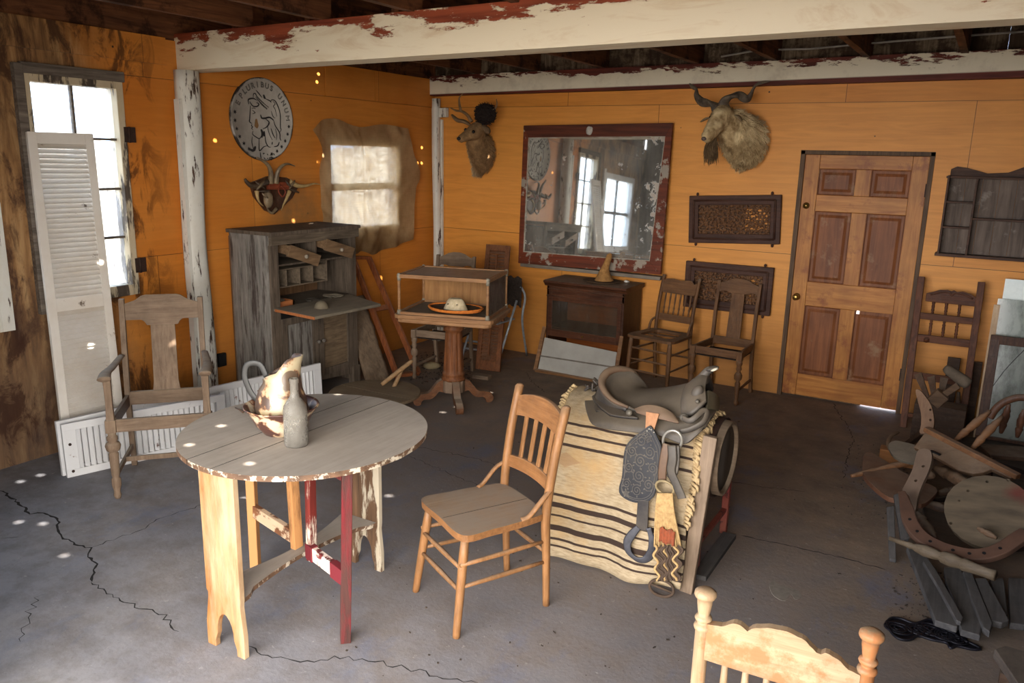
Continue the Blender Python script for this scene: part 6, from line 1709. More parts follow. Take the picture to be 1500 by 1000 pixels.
def saddle_group():
    root = thing('wooden_barrel', 'dusty wooden barrel on its side carrying the blanket and saddle', 'barrel', (3.78, YC, ZB)); bw = wood('barrel_wood', (98, 80, 64), (148, 126, 104), 'X', 1.0, dust=.4)
    Rm = Matrix.Translation((0, YC, ZB)) @ Matrix.Rotation(PI / 2, 4, 'Y')
    m = MB(); prof = [(RB - .03, 3.40), (RB - .012, 3.40), (RB - .008, 3.5), (RB + .004, 3.78), (RB - .008, 4.06), (RB - .012, 4.165), (RB - .03, 4.165), (RB - .03, 4.14), (RB - .03, 3.42)]
    m.lathe(prof, Rm, 36, closed=True); m.build('staves', bw, root)
    for x in (3.425, 4.14):
        m = MB(); m.lathe([(.0001, x - .006), (RB - .03, x - .006), (RB - .03, x + .006), (.0001, x + .006)], Rm, 36); m.build('head', wood('barrel_head', (74, 66, 60), (108, 98, 90), 'Z', 1.2, dust=.2), root)
    for x in (3.47, 4.115):
        m = MB(); m.lathe([(RB - .004, x - .018), (RB + .002, x - .018), (RB + .002, x + .018), (RB - .004, x + .018)], Rm, 36, closed=True); m.build('hoop', M['iron'], root)
    # the stand: two dusty boards and a small red stool
    m = MB(); m.bar((4.085, -3.60, 0), (4.135, -3.575, .77), .062, .034, (0, 1, 0)); tag(m.build('prop_board', wood('prop_board', (112, 92, 74), (150, 128, 106), 'Z', 1.3, dust=.3), bevel=.004), 'upright dusty board propping the barrel beside the striped blanket fringe', 'board')
    m = MB(); m.bar((3.385, -3.50, 0), (3.385, -3.44, .52), .05, .03, (0, 1, 0)); tag(m.build('prop_board', bw, bevel=.004), 'short board propping the barrel behind the oak slat-back chair', 'board')
    root = thing('red_stool', 'low red painted stool under the barrel', 'stool', (3.80, -3.15, 0)); rp = peel('stool_red', (126, 50, 46), (84, 44, 36), .3, 8, 'N')
    m = MB(); m.rng(3.50, 4.09, -3.42, -2.96, .375, .407); m.build('seat', rp, root, bevel=.008)
    for x in (3.54, 4.055):
        for y in (-3.38, -2.90):
            m = MB(); m.bar((x, y, 0), (x, y * .995 - .01, .375), .035, .035); m.build('leg', rp, root, bevel=.003)
    m = MB(); m.bar((4.055, -3.37, .14), (4.055, -2.92, .14), .025, .018); m.bar((3.54, -3.37, .14), (3.54, -2.92, .14), .025, .018); m.build('stretcher', rp, root)
    m = MB(); m.box((4.10, -3.20, .012), (.07, .52, .024)); tag(m.build('floor_board', M['greyboard']), 'short board lying on the floor beside the red stool', 'board')

    # blanket
    t = NT('striped_blanket'); o = t.coord(); c3 = t.xyz(o); nz = t.noise(o, 6, 5)
    base = t.ramp(t.noise(t.coord((14, 14, 60)), 2, 5), [(.3, lin((140, 122, 96))), (.7, lin((174, 156, 128)))])
    base = t.mix(t.mask(t.noise(o, 3, 5), .5, .72), base, lin((174, 140, 94)))
    zw = t.math('ADD', c3[2], t.math('MULTIPLY', t.math('SUBTRACT', t.noise(t.coord((1, 1, .1)), 9, 2), .5), .010)); c = base
    for zc, h in ((.695, .0045), (.648, .0045), (.594, .006), (.336, .006), (.283, .012), (.229, .004), (.166, .013), (.110, .005), (.075, .004)):
        d = t.math('ABSOLUTE', t.math('SUBTRACT', zw, zc)); c = t.mix(t.mask(d, h + .002, h), c, lin((58, 46, 40)))
    # faint brown diamond
    dx = t.math('ABSOLUTE', t.math('SUBTRACT', c3[0], 3.44)); dz = t.math('ABSOLUTE', t.math('SUBTRACT', c3[2], .52)); dd = t.math('ADD', dx, t.math('MULTIPLY', dz, 2.2))
    c = t.mix(t.math('MULTIPLY', t.mask(dd, .085, .075), .7), c, lin((150, 118, 86)))
    t.color(c); t.bump(t.noise(t.coord((200, 200, 260)), 1, 3), .5, .004); bl = t.done(.95, .1)
    prof = smoothpath([(0, -3.12, .46), (0, -3.135, .60), (0, -3.18, .72), (0, -3.26, .792), (0, YC, .812), (0, -3.46, .794), (0, -3.545, .73), (0, -3.598, .62), (0, -3.622, .42), (0, -3.632, .22), (0, -3.655, .012)], 8)
    def fn(u, v):
        f = v * (len(prof) - 1); i = min(int(f), len(prof) - 2); p = prof[i].lerp(prof[i + 1], f - i); low = max(0, (.58 - p.z) / .56) if p.y < -3.4 else 0
        x0, x1 = 3.362 + .012 * mnoise.noise(V((v * 6, 0, 2))), 4.075 + .012 * mnoise.noise(V((v * 9, 1, 2)))
        p = V((x0 + (x1 - x0) * u, p.y, p.z)); w = math.sin(u * 9.5 + 1.2) * .7 + .5 * math.sin(u * 17 + v * 3)
        p.y += -.020 * w * low - .012 * low + .005 * mnoise.noise(V((u * 7, v * 9, 5))); p.z += .010 * low * math.sin(u * 7 + .6) + (.02 * low * (u - .2))
        p.z = max(p.z, .010); return p
    m = MB(); m.grid(fn, 60, 70); root = thing('striped_blanket', 'cream wool blanket with dark brown stripes draped over the barrel', 'blanket', (0, 0, 0))
    m.build('blanket_cloth', bl, root, solid=.008)
    m = MB(); rnd = random.Random(2)
    for k in range(60):
        v = .30 + .55 * k / 60; p = fn(1.0, v); q = p + V((rnd.uniform(.008, .03), rnd.uniform(-.02, .004), -rnd.uniform(.015, .05))); m.tube([p + V((-.01, -.004, .002)), p.lerp(q, .5) + V((.008, -.004, .004)), q], [.007, .009, .004], 6)
    m.build('fringe', plain('fringe_wool', (196, 170, 128), .95, scale=50, c2=(158, 130, 92)), root); m = MB()
    for k in range(26):
        p = fn(0.0, .40 + .22 * k / 26); q = p + V((-rnd.uniform(.008, .03), rnd.uniform(-.01, .01), rnd.uniform(-.02, .01))); m.tube([p + V((.006, 0, .004)), p.lerp(q, .5) + V((0, 0, .01)), q], [.006, .010, .004], 6)
    m.build('fringe', plain('fringe_wool', (206, 182, 138), .95, scale=50, c2=(168, 140, 100)), root)

    # saddle
    root = thing('western_saddle', 'dusty dark leather western saddle on the striped blanket', 'saddle', (3.75, YC, .89))
    def leather(name, a, b, dust=(128, 116, 98), tool=False, d=.5):
        t = NT(name); o = t.coord(); n = t.noise(o, 8, 6, .7); c = t.ramp(n, [(.3, lin(a)), (.7, lin(b))]); geo = t.add('ShaderNodeNewGeometry'); z = t.xyz(geo.outputs['Normal'])[2]
        dm = t.math('MULTIPLY', t.mask(t.math('ADD', t.math('MULTIPLY', z, .5), t.noise(o, 5, 6, .7)), .35, .95), d); c = t.mix(dm, c, lin(dust))
        if tool:
            wv = t.add('ShaderNodeTexWave', wave_type='RINGS'); wv.inputs['Scale'].default_value = 22; wv.inputs['Distortion'].default_value = 22; wv.inputs['Detail'].default_value = 2; wv.inputs['Detail Scale'].default_value = 1.9; t.link(o, wv.inputs['Vector'])
            vo = t.add('ShaderNodeTexVoronoi'); vo.inputs['Scale'].default_value = 42; t.link(o, vo.inputs['Vector']); h = t.math('ADD', wv.outputs['Fac'], t.math('MULTIPLY', vo.outputs['Distance'], .5))
            c = t.mix(t.math('MULTIPLY', t.mask(wv.outputs['Fac'], .5, .9), .55), c, lin(dust)); t.bump(h, .9, .004)
        else: t.bump(n, .3, .006)
        t.color(c); return t.done(.55, .4)
    L1 = leather('leather_dark', (34, 32, 34), (64, 58, 54), (108, 96, 80)); L2 = leather('leather_grey', (50, 47, 45), (82, 75, 67), (118, 104, 86)); L3 = leather('leather_brown', (80, 58, 46), (112, 86, 66), (122, 106, 86)); LT = leather('leather_tooled', (22, 24, 32), (42, 42, 46), (92, 86, 76), False, .35)
    def sheet(name, rows, mat, th=.012, nu=10, nv=8, sub=0):
        R_ = [smoothpath(r, nv) for r in rows]; nn = len(R_[0]); cols = [smoothpath([r[j] for r in R_], nu) for j in range(nn)]; k = len(cols[0])
        m = MB(); m._add([cols[j][i] for i in range(k) for j in range(nn)], [(i * nn + j, i * nn + j + 1, (i + 1) * nn + j + 1, (i + 1) * nn + j) for i in range(k - 1) for j in range(nn - 1)], True)
        return m.build(name, mat, root, solid=th, offset=0)
    A = lambda x, y, d: AY(x, y, d)
    # skirt lying on the blanket, near side
    pn, pp = V((0, -.86, .51)), V((3.7, -3.585, .78))
    def flat(name, px, mat, th, lift=0.0, p=pp, n=pn, sm=4):
        P = [AP(x, y, V(p) + V(n).normalized() * lift, n) for x, y in px]; T = plane_m(P[0], V((1, 0, 0)) - V(n).normalized() * V(n).normalized().x, V((0, 0, 1))); iv = T.inverted()
        q = [iv @ k for k in P]; m = MB(); m.prism(smooth2([(k.x, k.y) for k in q], sm), th, T); return m.build(name, mat, root, bevel=min(.003, th * .3))
    sk = [[A(858, 578, -3.40), A(857, 592, -3.50), A(864, 616, -3.602), A(872, 624, -3.622)], [A(885, 580, -3.40), A(885, 598, -3.53), A(889, 616, -3.612), A(892, 629, -3.632)], [A(925, 590, -3.40), A(925, 606, -3.56), A(927, 622, -3.622), A(928, 633, -3.638)],
          [A(968, 590, -3.40), A(968, 610, -3.56), A(968, 628, -3.625), A(967, 638, -3.638)], [A(1005, 592, -3.40), A(1005, 612, -3.57), A(1003, 635, -3.63), A(1000, 650, -3.645)], [A(1030, 592, -3.40), A(1032, 604, -3.52), A(1026, 622, -3.60), A(1018, 640, -3.635)], [A(1047, 598, -3.38), A(1048, 604, -3.46), A(1042, 612, -3.54), A(1034, 624, -3.59)]]
    sheet('skirt', sk, L2, .010)
    # far-side skirt so that the saddle is whole
    fs = [[V((x, YC + .02, .826)), V((x, -3.24, .815)), V((x, -3.15, .74)), V((x, -3.115, .62))] for x in (3.5, 3.65, 3.8, 3.95)]
    sheet('skirt', fs, L2, .010)
    # seat and cantle
    rim = [A(922, 597, -3.555), A(900, 587, -3.535), A(886, 571, -3.49), A(884, 557, -3.43), A(893, 545, -3.37), A(909, 541, -3.31), A(928, 545, -3.24), A(946, 564, -3.18)]
    d1 = [A(932, 601, -3.555), A(914, 594, -3.52), A(901, 584, -3.47), A(896, 571, -3.42), A(901, 560, -3.36), A(914, 555, -3.30), A(931, 557, -3.24), A(950, 570, -3.18)]
    d2 = [A(944, 602, -3.56), A(932, 597, -3.52), A(922, 590, -3.47), A(918, 582, -3.42), A(921, 575, -3.36), A(930, 570, -3.30), A(942, 570, -3.24), A(954, 575, -3.18)]
    d3 = [A(962, 603, -3.565), A(956, 595, -3.52), A(951, 587, -3.47), A(950, 580, -3.42), A(953, 574, -3.36), A(957, 571, -3.30), A(962, 570, -3.24), A(966, 575, -3.18)]
    d4 = [A(985, 611, -3.575), A(984, 598, -3.53), A(983, 586, -3.48), A(983, 577, -3.42), A(985, 570, -3.36), A(987, 567, -3.30), A(988, 568, -3.24), A(990, 574, -3.18)]
    d5 = [A(1004, 613, -3.575), A(1006, 598, -3.53), A(1008, 584, -3.48), A(1009, 572, -3.42), A(1010, 564, -3.36), A(1010, 562, -3.30), A(1010, 564, -3.24), A(1012, 572, -3.18)]
    sheet('seat', [rim, d1, d2, d3, d4, d5], L2, .014, 6, 5)
    m = MB(); P = smoothpath(rim, 7); k = len(P); m.tube([p + V((-.006, 0, .002)) for p in P], [.008 + .013 * math.sin(PI * (i + .3) / k) for i in range(k)], 10, flat=.8); m.build('cantle_rim', L3, root)
    # back of the cantle and rear housing
    bk = [[p + V((-.012, 0, -.004)) for p in rim], [p + V((-.03, -.0, -.05 - .02 * math.sin(PI * i / 7))) for i, p in enumerate(rim)], [V((3.50 + .02 * abs(i - 3.5), p.y - .01, .80 if 1 < i < 6 else .78)) for i, p in enumerate(rim)]]
    sheet('cantle_back', bk, L1, .012, 5, 5)
    hs = [[A(868, 577, -3.38), A(880, 572, -3.36), A(893, 575, -3.35)], [A(868, 584, -3.46), A(882, 583, -3.46), A(897, 588, -3.47)], [A(878, 596, -3.55), A(893, 600, -3.56), A(912, 602, -3.56)], [A(893, 608, -3.607), A(912, 611, -3.612), A(935, 613, -3.612)]]
    sheet('rear_housing', hs, L1, .012)
    for k in range(5):      # knotted strings behind the cantle
        m = MB(); p = A(862 + 5 * k, 575 - 3 * k, -3.37); q = [p + V((random.uniform(-.03, .03), random.uniform(-.03, .03), random.uniform(-.01, .04))) for _ in range(5)]; m.tube(smoothpath(q, 5), .006, 6); m.build('saddle_string', L1, root)
    # fork, gullet and horn
    fk = [[A(1000, 611, -3.57), A(1000, 590, -3.50), A(1004, 572, -3.42), A(1008, 565, -3.36), A(1010, 566, -3.28), A(1010, 575, -3.19)], [A(1013, 608, -3.575), A(1008, 583, -3.51), A(1013, 566, -3.43), A(1019, 556, -3.36), A(1022, 560, -3.28), A(1024, 572, -3.19)],
          [A(1026, 597, -3.56), A(1023, 576, -3.50), A(1025, 560, -3.43), A(1029, 551, -3.36), A(1032, 556, -3.28), A(1036, 570, -3.19)], [A(1035, 588, -3.53), A(1033, 571, -3.47), A(1035, 559, -3.41), A(1037, 553, -3.36), A(1041, 558, -3.29), A(1045, 570, -3.20)]]
    sheet('fork', fk, L2, .022, 6, 6)
    m = MB(); m.ball(A(1021, 577, -3.50), (.028, .025, .045), 12, 8, Matrix.Rotation(.3, 3, 'Y')); m.build('swell', L1, root)
    m = MB(); m.tube(smoothpath([A(1028, 557, -3.36), A(1032, 549, -3.36), A(1037, 543, -3.36), A(1042, 541, -3.36)], 4), [.034, .030, .027, .024, .022, .0205, .02, .0195, .019, .0185, .018, .018, .017], 12); m.build('horn_neck', L2, root)
    m = MB(); m.ball(A(1043, 540, -3.36), (.034, .026, .013), 14, 8, Matrix.Rotation(-.35, 3, 'Y')); m.build('horn_cap', L1, root)
    m = MB(); c = A(1046, 540, -3.37)
    for k in range(7): a = k * .9; m.tube([c + V((.016 * math.cos(a + i * .7), .014 * math.sin(a + i * .7), .008 * math.sin(i + k))) for i in range(6)], .0035, 5)
    m.build('rope_wrap', plain('rope_white', (214, 204, 182), .9, scale=60), root)
    fr = [[A(1036, 572, -3.40), A(1046, 576, -3.34), A(1052, 582, -3.26)], [A(1036, 586, -3.46), A(1046, 590, -3.40), A(1052, 596, -3.30)], [A(1034, 598, -3.52), A(1044, 600, -3.46), A(1051, 602, -3.36)]]
    sheet('front_housing', fr, leather('leather_olive', (84, 78, 56), (116, 106, 80)), .012)
    # seat jockey, conchos, rigging
    jk = [[A(929, 599, -3.60), A(932, 603, -3.618), A(934, 605, -3.622)], [A(947, 593, -3.60), A(947, 602, -3.622), A(947, 609, -3.635)], [A(965, 595, -3.605), A(967, 605, -3.63), A(968, 614, -3.645)], [A(982, 603, -3.61), A(984, 611, -3.635), A(985, 618, -3.65)], [A(993, 615, -3.625), A(994, 618, -3.64), A(994, 620, -3.645)]]
    sheet('seat_jockey', jk, L3, .008)
    for x, y, d, r in ((922, 604, -3.625, .016), (1002, 611, -3.615, .019), (1022, 588, -3.56, .010)):
        m = MB(); c = A(x, y, d); m.tube([c, c + V((.0, -.006, .003)), c + V((0, -.012, .006))], [r, r, r * .5], 14); m.build('concho', plain('dull_concho', (112, 104, 92), .5, .3), root)
    m = MB(); P = smoothpath([A(1000, 612, -3.63), A(1010, 616, -3.645), A(1020, 610, -3.635), A(1030, 601, -3.60), A(1036, 604, -3.59), A(1030, 618, -3.625), A(1012, 628, -3.65), A(996, 632, -3.66)], 6); m.tube(P, .013, 8, (0, -1, 0), .4); m.build('latigo_keeper', L2, root)
    c = A(985, 645, -3.67); m = MB(); m.tube([c + V((.043 * math.cos(a), 0, .052 * math.sin(a))) + V((.01 * math.sin(a), -.012 * math.sin(a), 0)) for a in [2 * PI * k / 28 for k in range(28)]], .0065, 8, closed=True); m.build('rigging_ring', plain('ring_metal', (196, 190, 178), .4, .6), root)
    # stirrup leather, tooled fender, stirrup
    ys = -3.672
    m = MB(); m.hexa([A(947, 603, -3.635), A(966, 606, -3.64), A(958, 632, ys), A(946, 628, ys)], [p + V((0, -.006, .002)) for p in (A(947, 603, -3.635), A(966, 606, -3.64), A(958, 632, ys), A(946, 628, ys))]); m.build('stirrup_leather', wood('strap_tan', (150, 104, 72), (180, 130, 92), 'Z', 2, rough=.6), root)
    fe = [(952, 623), (941, 631), (926, 642), (917, 655), (914, 675), (912, 698), (908, 712), (909, 722), (918, 730), (932, 735), (948, 734), (959, 725), (964, 705), (969, 680), (970, 656), (964, 640), (958, 628)]
    fp = [A(x, y, ys) for x, y in fe]; mm = Matrix(((1, 0, 0, 0), (0, 0, -1, ys), (0, 1, 0, 0), (0, 0, 0, 1))); m = MB(); m.prism(smooth2([(p.x, p.z) for p in fp], 4), .010, mm); m.build('fender', LT, root, bevel=.003)
    m = MB(); rnd = random.Random(9); yt = ys - .0105      # tooled scrolls
    for x, y, r, s0 in ((940, 645, .030, 0), (926, 660, .026, 2), (952, 662, .028, 4), (938, 675, .030, 1), (921, 684, .024, 3), (956, 686, .026, 5), (936, 697, .030, 2.5), (918, 708, .022, 0), (950, 710, .028, 4), (933, 718, .026, 1), (917, 722, .014, 3), (950, 642, .016, 2)):
        c = A(x, y, yt); m.tube([c + V((r * (1 - k / 26) * math.cos(s0 + k * .55), -.0008, 1.15 * r * (1 - k / 26) * math.sin(s0 + k * .55))) for k in range(24)], .0020, 5)
        for k in range(5):
            a = s0 + k * 1.26; q = c + V((r * 1.05 * math.cos(a), 0, 1.2 * r * math.sin(a))); m.ball(q, (.006, .0018, .0035), 8, 4, Matrix.Rotation(-a, 3, 'Y'))
    for k in (1, .93): m.tube([V((c_[0], yt, c_[1])) for c_ in smooth2([((p.x - 3.80) * k + 3.80, (p.z - .545) * k + .545) for p in [A(947 - (947 - x) * .90, 682 - (682 - y) * .93, ys) for x, y in fe]], 3)], .0016, 5, closed=True)
    m.build('tooling', leather('leather_scroll', (62, 60, 62), (96, 90, 82)), root)
    m = MB()
    for x, y in ((948, 631), (951, 628), (954, 629), (958, 633)): m.ball(A(x, y, ys - .012), .0035, 8, 5)
    m.build('rivets', plain('rivet', (214, 206, 190), .4, .4), root)
    m = MB(); a, b, c, d = A(935, 731, ys - .004), A(951, 733, ys - .004), A(949, 777, ys - .002), A(932, 774, ys - .002); m.hexa([a, b, c, d], [p + V((0, -.008, 0)) for p in (a, b, c, d)]); m.build('stirrup_leather', L1, root, bevel=.002)
    m = MB(); P = smoothpath([A(935, 772, ys - .01), A(926, 782, ys - .015), A(919, 794, ys - .02), A(921, 808, ys - .02), A(933, 819, ys - .01), A(946, 819, ys), A(955, 806, ys), A(955, 790, ys - .005), A(950, 773, ys - .01)], 6)
    m.tube(P, [.011 + .010 * abs(math.sin(PI * i / 24 + .3)) for i in range(len(P))], 8, (0, -1, 0), .22); m.build('stirrup', plain('stirrup_grey', (78, 78, 84), .5, .1, c2=(48, 46, 50)), root)
    # latigo straps
    for P, w_, mt in (([A(977, 650, -3.685), A(973, 668, -3.69), A(970, 690, -3.69), A(970, 704, -3.685)], .020, L3), ([A(984, 652, -3.69), A(985, 672, -3.70), A(983, 690, -3.70), A(990, 708, -3.70), A(997, 724, -3.70), A(999, 730, -3.70)], .021, L2), ([A(990, 652, -3.68), A(990, 675, -3.69), A(987, 692, -3.695), A(980, 700, -3.695)], .018, L2)):
        m = MB(); m.tube(smoothpath(P, 6), w_, 8, (0, -1, 0), .16); m.build('latigo', mt, root)
    c = A(974, 714, -3.69); m = MB(); m.tube([c + V((.042 * math.cos(a), -.012 * math.sin(a), .036 * math.sin(a))) for a in [2 * PI * k / 26 for k in range(26)]], .006, 8, closed=True); m.build('cinch_ring', plain('cinch_ring_tan', (166, 146, 108), .6, .2), root)
    ct, cb = A(974, 722, -3.69), A(977, 858, -3.70); cordm = plain('cord_tan', (190, 158, 108), .95, scale=60, c2=(150, 118, 76)); cordd = plain('cord_dark', (84, 66, 52), .95, scale=60)
    for k in range(13):
        s = (k - 6) / 6; a = A(974 + s * 10, 722, -3.70 + .008 * s * s); b = A(978 + s * 19, 800, -3.70 + .01 * (k % 2)); m = MB(); m.tube(smoothpath([a, A(974 + s * 13, 750, -3.70), b], 5), .0055, 6); m.build('cinch_cord', cordm, root)
    for k in range(13):
        s = (k - 6) / 6; P = []
        for i in range(19): P.append(A(978 + s * (19 - .25 * i) + 3.0 * math.sin(i * .9 + k * .45) * (1 + .4 * math.sin(k * 7)), 798 + 2.9 * i, -3.70 - .002 * i + .008 * (k % 2)))
        m = MB(); m.tube(smoothpath(P, 2), .0062, 6); m.build('cinch_cord', cordd if k % 5 else cordm, root)
    m = MB(); c = A(977, 787, -3.712); m.grid(lambda u, v: c + V((-.035 + .07 * u, -.004 * math.sin(u * 30), -.03 + .07 * v + .005 * math.sin(u * 11))), 20, 8); tag(m.build('cinch_band', plain('cinch_red', (148, 74, 44), .95, scale=50, c2=(110, 62, 42)), root, solid=.004), 'rusty red woven band')
    c = AZ(969, 861, .035); m = MB(); m.tube([c + V((.058 * math.cos(a), .02 * math.sin(a), .030 * math.sin(a))) for a in [2 * PI * k / 26 for k in range(26)]], .007, 8, closed=True); m.tube([c + V((-.05, 0, .004)), c + V((.05, .0, -.006))], .006, 6); m.build('cinch_ring', cordd, root)


saddle_group()


# ------------------------------------------------------------------ heap of broken chairs by the right wall
LEGP = [(0, .010), (.06, .013), (.22, .019), (.30, .022), (.36, .016), (.40, .020), (.62, .024), (.72, .018), (.78, .020), (.85, .015), (1, .011)]


def flat_px(name, label, cat, px, p, n, th, mat, holes=(), sm=3, group=None, bevel=.004):
    """a board with the outline px lying in the plane (p, n), with its own thickness"""
    n = V(n).normalized(); P = [AP(x, y, p, n) for x, y in px]; u = (P[len(P) // 2] - P[0]); u = (u - n * u.dot(n)); T = plane_m(P[0], u, n.cross(u)); iv = T.inverted()
    q = [((iv @ k).x, (iv @ k).y) for k in P]; hs = []
    for hx, hy, r in holes:
        c = iv @ AP(hx, hy, p, n); hs.append([(c.x + r * math.cos(k * PI / 4), c.y + r * math.sin(k * PI / 4)) for k in range(8)])
    m = MB(); m.prism(smooth2(q, sm) if sm > 1 else q, th, T, hs, z0=-th)
    return tag(m.build(name, mat, None, bevel=bevel), label, cat, group)


def leg_px(label, a, b, za, zb, r=1.0, mat=None, prof=None, name='turned_spindle', cat='chair leg', group=None):
    p, q = AZ(*a, za), AZ(*b, zb); m = MB(); m.turned(p, q, [(t, k * r) for t, k in (prof or LEGP)], 12); return tag(m.build(name, mat or M['pile']), label, cat, group)


def heap():
    M['under'] = wood('heap_shade', (34, 26, 22), (58, 44, 36), 'X', 1.2, dust=.15)
    PD, PI_, PW_ = M['pile_dark'], M['pile'], M['pile_warm']
    flat_px('broken_board', 'reddish-brown broken seat board lying flat on the floor at the left end of the heap', 'board', [(1264, 676), (1266, 664), (1276, 662), (1300, 676), (1336, 698), (1372, 714), (1366, 728), (1350, 738), (1330, 732), (1302, 728), (1276, 708), (1264, 692)], (5.1, -2.3, .07), (.02, -.10, 1), .03, wood('seat_red', (80, 50, 36), (108, 72, 52), 'X', 1, dust=.3))
    leg_px('pale turned chair leg lying across the reddish-brown seat board', (1247, 697), (1350, 673), .10, .16, 1.0, PW_)
    m = MB(); p = AZ(1288, 668, .03); q = AZ(1345, 678, .03); m.bar(p + V((0, 0, .02)), q + V((0, 0, .02)), .11, .10); tag(m.build('wood_block', wood('end_grain', (120, 74, 36), (176, 118, 66), 'X', 1.2, dust=.3), bevel=.006), 'thick wooden block with a raw orange end, behind the reddish-brown board', 'block')
    flat_px('chair_splat', 'dusty grey curved chair splat resting on the wooden block', 'board', [(1301, 652), (1310, 645), (1330, 648), (1346, 655), (1350, 676), (1330, 676), (1310, 668)], (5.05, -1.9, .16), (-.05, -.3, 1), .02, wood('splat_grey', (72, 64, 54), (98, 90, 78), 'X', 1, dust=.5))
    m = MB(); m.tube(smoothpath([AZ(1315, 633, .20), AZ(1304, 640, .20), AZ(1301, 651, .19), AZ(1307, 663, .18)], 5), .014, 8, (0, 0, 1), .5); tag(m.build('bent_strip', PI_), 'short bent strip of wood curling over the dusty grey splat', 'wood strip')
    m = MB(); m.bar(AZ(1312, 664, .18), AZ(1344, 674, .18), .022, .012); tag(m.build('wood_strip', wood('strip_pale', (158, 122, 80), (196, 160, 112), 'X', 1)), 'thin pale wooden strip beside the dusty grey splat', 'wood strip')
    # crescent arm rest
    flat_px('crescent_wood', 'crescent-shaped wooden chair arm standing upright below the tall spindled back', 'chair arm', [(1341, 572), (1347, 571), (1356, 581), (1364, 594), (1368, 612), (1367, 628), (1359, 634), (1347, 634), (1349, 622), (1349, 606), (1345, 590)], (5.0, -1.6, .3), (-.2, -1, .25), .03, wood('arm_tan', (104, 74, 52), (136, 102, 74), 'Z', 1, dust=.3), [(1363, 600, .007), (1363, 615, .007)])
    m = MB(); m.bar(AZ(1330, 650, .06), AZ(1352, 634, .22), .04, .03); tag(m.build('chair_rail', PD), 'dark rail propping up the crescent-shaped chair arm', 'wood strip')
    # big seat board tilted over the heap
    sb_ = flat_px('broken_board', 'wide brown seat board with a slot, tilted across the top of the heap', 'board', [(1338, 655), (1358, 629), (1492, 693), (1480, 700), (1452, 687), (1440, 692), (1425, 694), (1404, 689), (1386, 678), (1368, 668)], (5.2, -1.9, .30), (-.28, -.72, .75), .035, wood('seat_tan', (88, 64, 46), (120, 92, 68), 'X', 1, dust=.4), sm=1)
    m = MB(); m.bar(AP(1356, 628, (5.2, -1.88, .33), (-.28, -.72, .75)), AP(1492, 698, (5.2, -1.88, .33), (-.28, -.72, .75)), .045, .03); es_ = tag(m.build('edge_strip', PW_, bevel=.004), 'orange-brown edge strip'); es_.parent = sb_
    m = MB(); a, b = AP(1364, 660, (5.2, -1.92, .325), (-.28, -.72, .75)), AP(1377, 666, (5.2, -1.92, .325), (-.28, -.72, .75)); m.tube([a, b], .012, 8, flat=.5); m.build('slot', M['black']).parent = sb_
    for lb, px, z in (('dark sheet added as shade lowest under the round seat', [(1352, 742), (1420, 726), (1505, 735), (1505, 800), (1400, 806), (1358, 780)], .035), ('dark sheet added as shade lowest under the tilted slotted board', [(1352, 690), (1400, 676), (1505, 705), (1505, 733), (1425, 724), (1366, 730)], .045), ('dark sheet added as shade lowest behind the slotted board', [(1372, 640), (1505, 640), (1505, 690), (1440, 668)], .05)):
        flat_px('board_or_shade_fill', lb, 'board', px, (0, 0, z), (0, 0, 1), .03, M['under'], sm=1)  # added dark sheets stand for the black shade between the pieces
    # bow arm with peg holes
    bow_p, bow_n = V((5.2, -2.75, .16)), V((-.12, -.42, .9))
    arm = plain('bow_wood', (92, 66, 52), .6, scale=8, c2=(70, 50, 40))
    rt = thing('captain_chair_bow', 'long curved bow arm of a captain chair with peg holes, sweeping round the round seat', 'chair arm', AP(1400, 800, bow_p, bow_n))
    def bowpath(px, lift=0): return smoothpath([AP(x, y, bow_p + bow_n.normalized() * lift, bow_n) for x, y in px], 7)
    P = bowpath([(1321, 722), (1328, 745), (1333, 764), (1346, 784), (1366, 798), (1392, 808), (1420, 814), (1445, 813), (1468, 805), (1486, 793), (1504, 782)]); k = len(P); nn = bow_n.normalized(); m = MB(); rings = []
    for i, p in enumerate(P):
        d = (P[min(i + 1, k - 1)] - P[max(i - 1, 0)]).normalized(); s_ = d.cross(nn).normalized(); w = .034 if i > 8 else .018 + .002 * i; h = .018
        rings.append([p - s_ * w - nn * h, p + s_ * w - nn * h, p + s_ * w + nn * h, p - s_ * w + nn * h])
    m.loft(rings, False); m.build('bow', arm, rt, bevel=.005)
    for i in (14, 20, 27, 36, 42, 48, 55): p = P[i] + nn * .0185; m = MB(); m.tube([p - nn * .002, p + nn * .0008], .0085, 10, smooth=False); m.build('peg_hole', M['black'], rt)
    # the arm end
    e_p, e_n = V((5.12, -2.35, .30)), V((-.3, -.75, .55))
    flat_px('crescent_wood', 'flat paddle-ended chair arm with two peg holes standing in front of the tilted board', 'chair arm', [(1341, 668), (1345, 659), (1354, 656), (1363, 660), (1365, 672), (1360, 690), (1350, 712), (1344, 730), (1341, 748), (1335, 742), (1332, 726), (1322, 718), (1326, 708), (1336, 688)], e_p, e_n, .028, plain('paddle_wood', (104, 84, 68), .7, scale=7, c2=(80, 62, 48)), [(1352.5, 682.5, .008), (1341.5, 703.5, .008)])
    # round seat
    s_p, s_n = V((5.32, -2.55, .22)), V((-.22, -.62, .75))
    t = NT('round_seat_wood'); o = t.coord(); n1 = t.noise(t.coord((1, 12, 12)), 1.5, 6); c = t.ramp(n1, [(.3, lin((66, 56, 44))), (.7, lin((98, 84, 66)))]); sn = t.noise(o, 6, 6, .7)
    cn = AP(1493, 722, s_p, s_n); dv = t.add('ShaderNodeVectorMath', operation='DISTANCE'); t.link(o, dv.inputs[0]); dv.inputs[1].default_value = cn
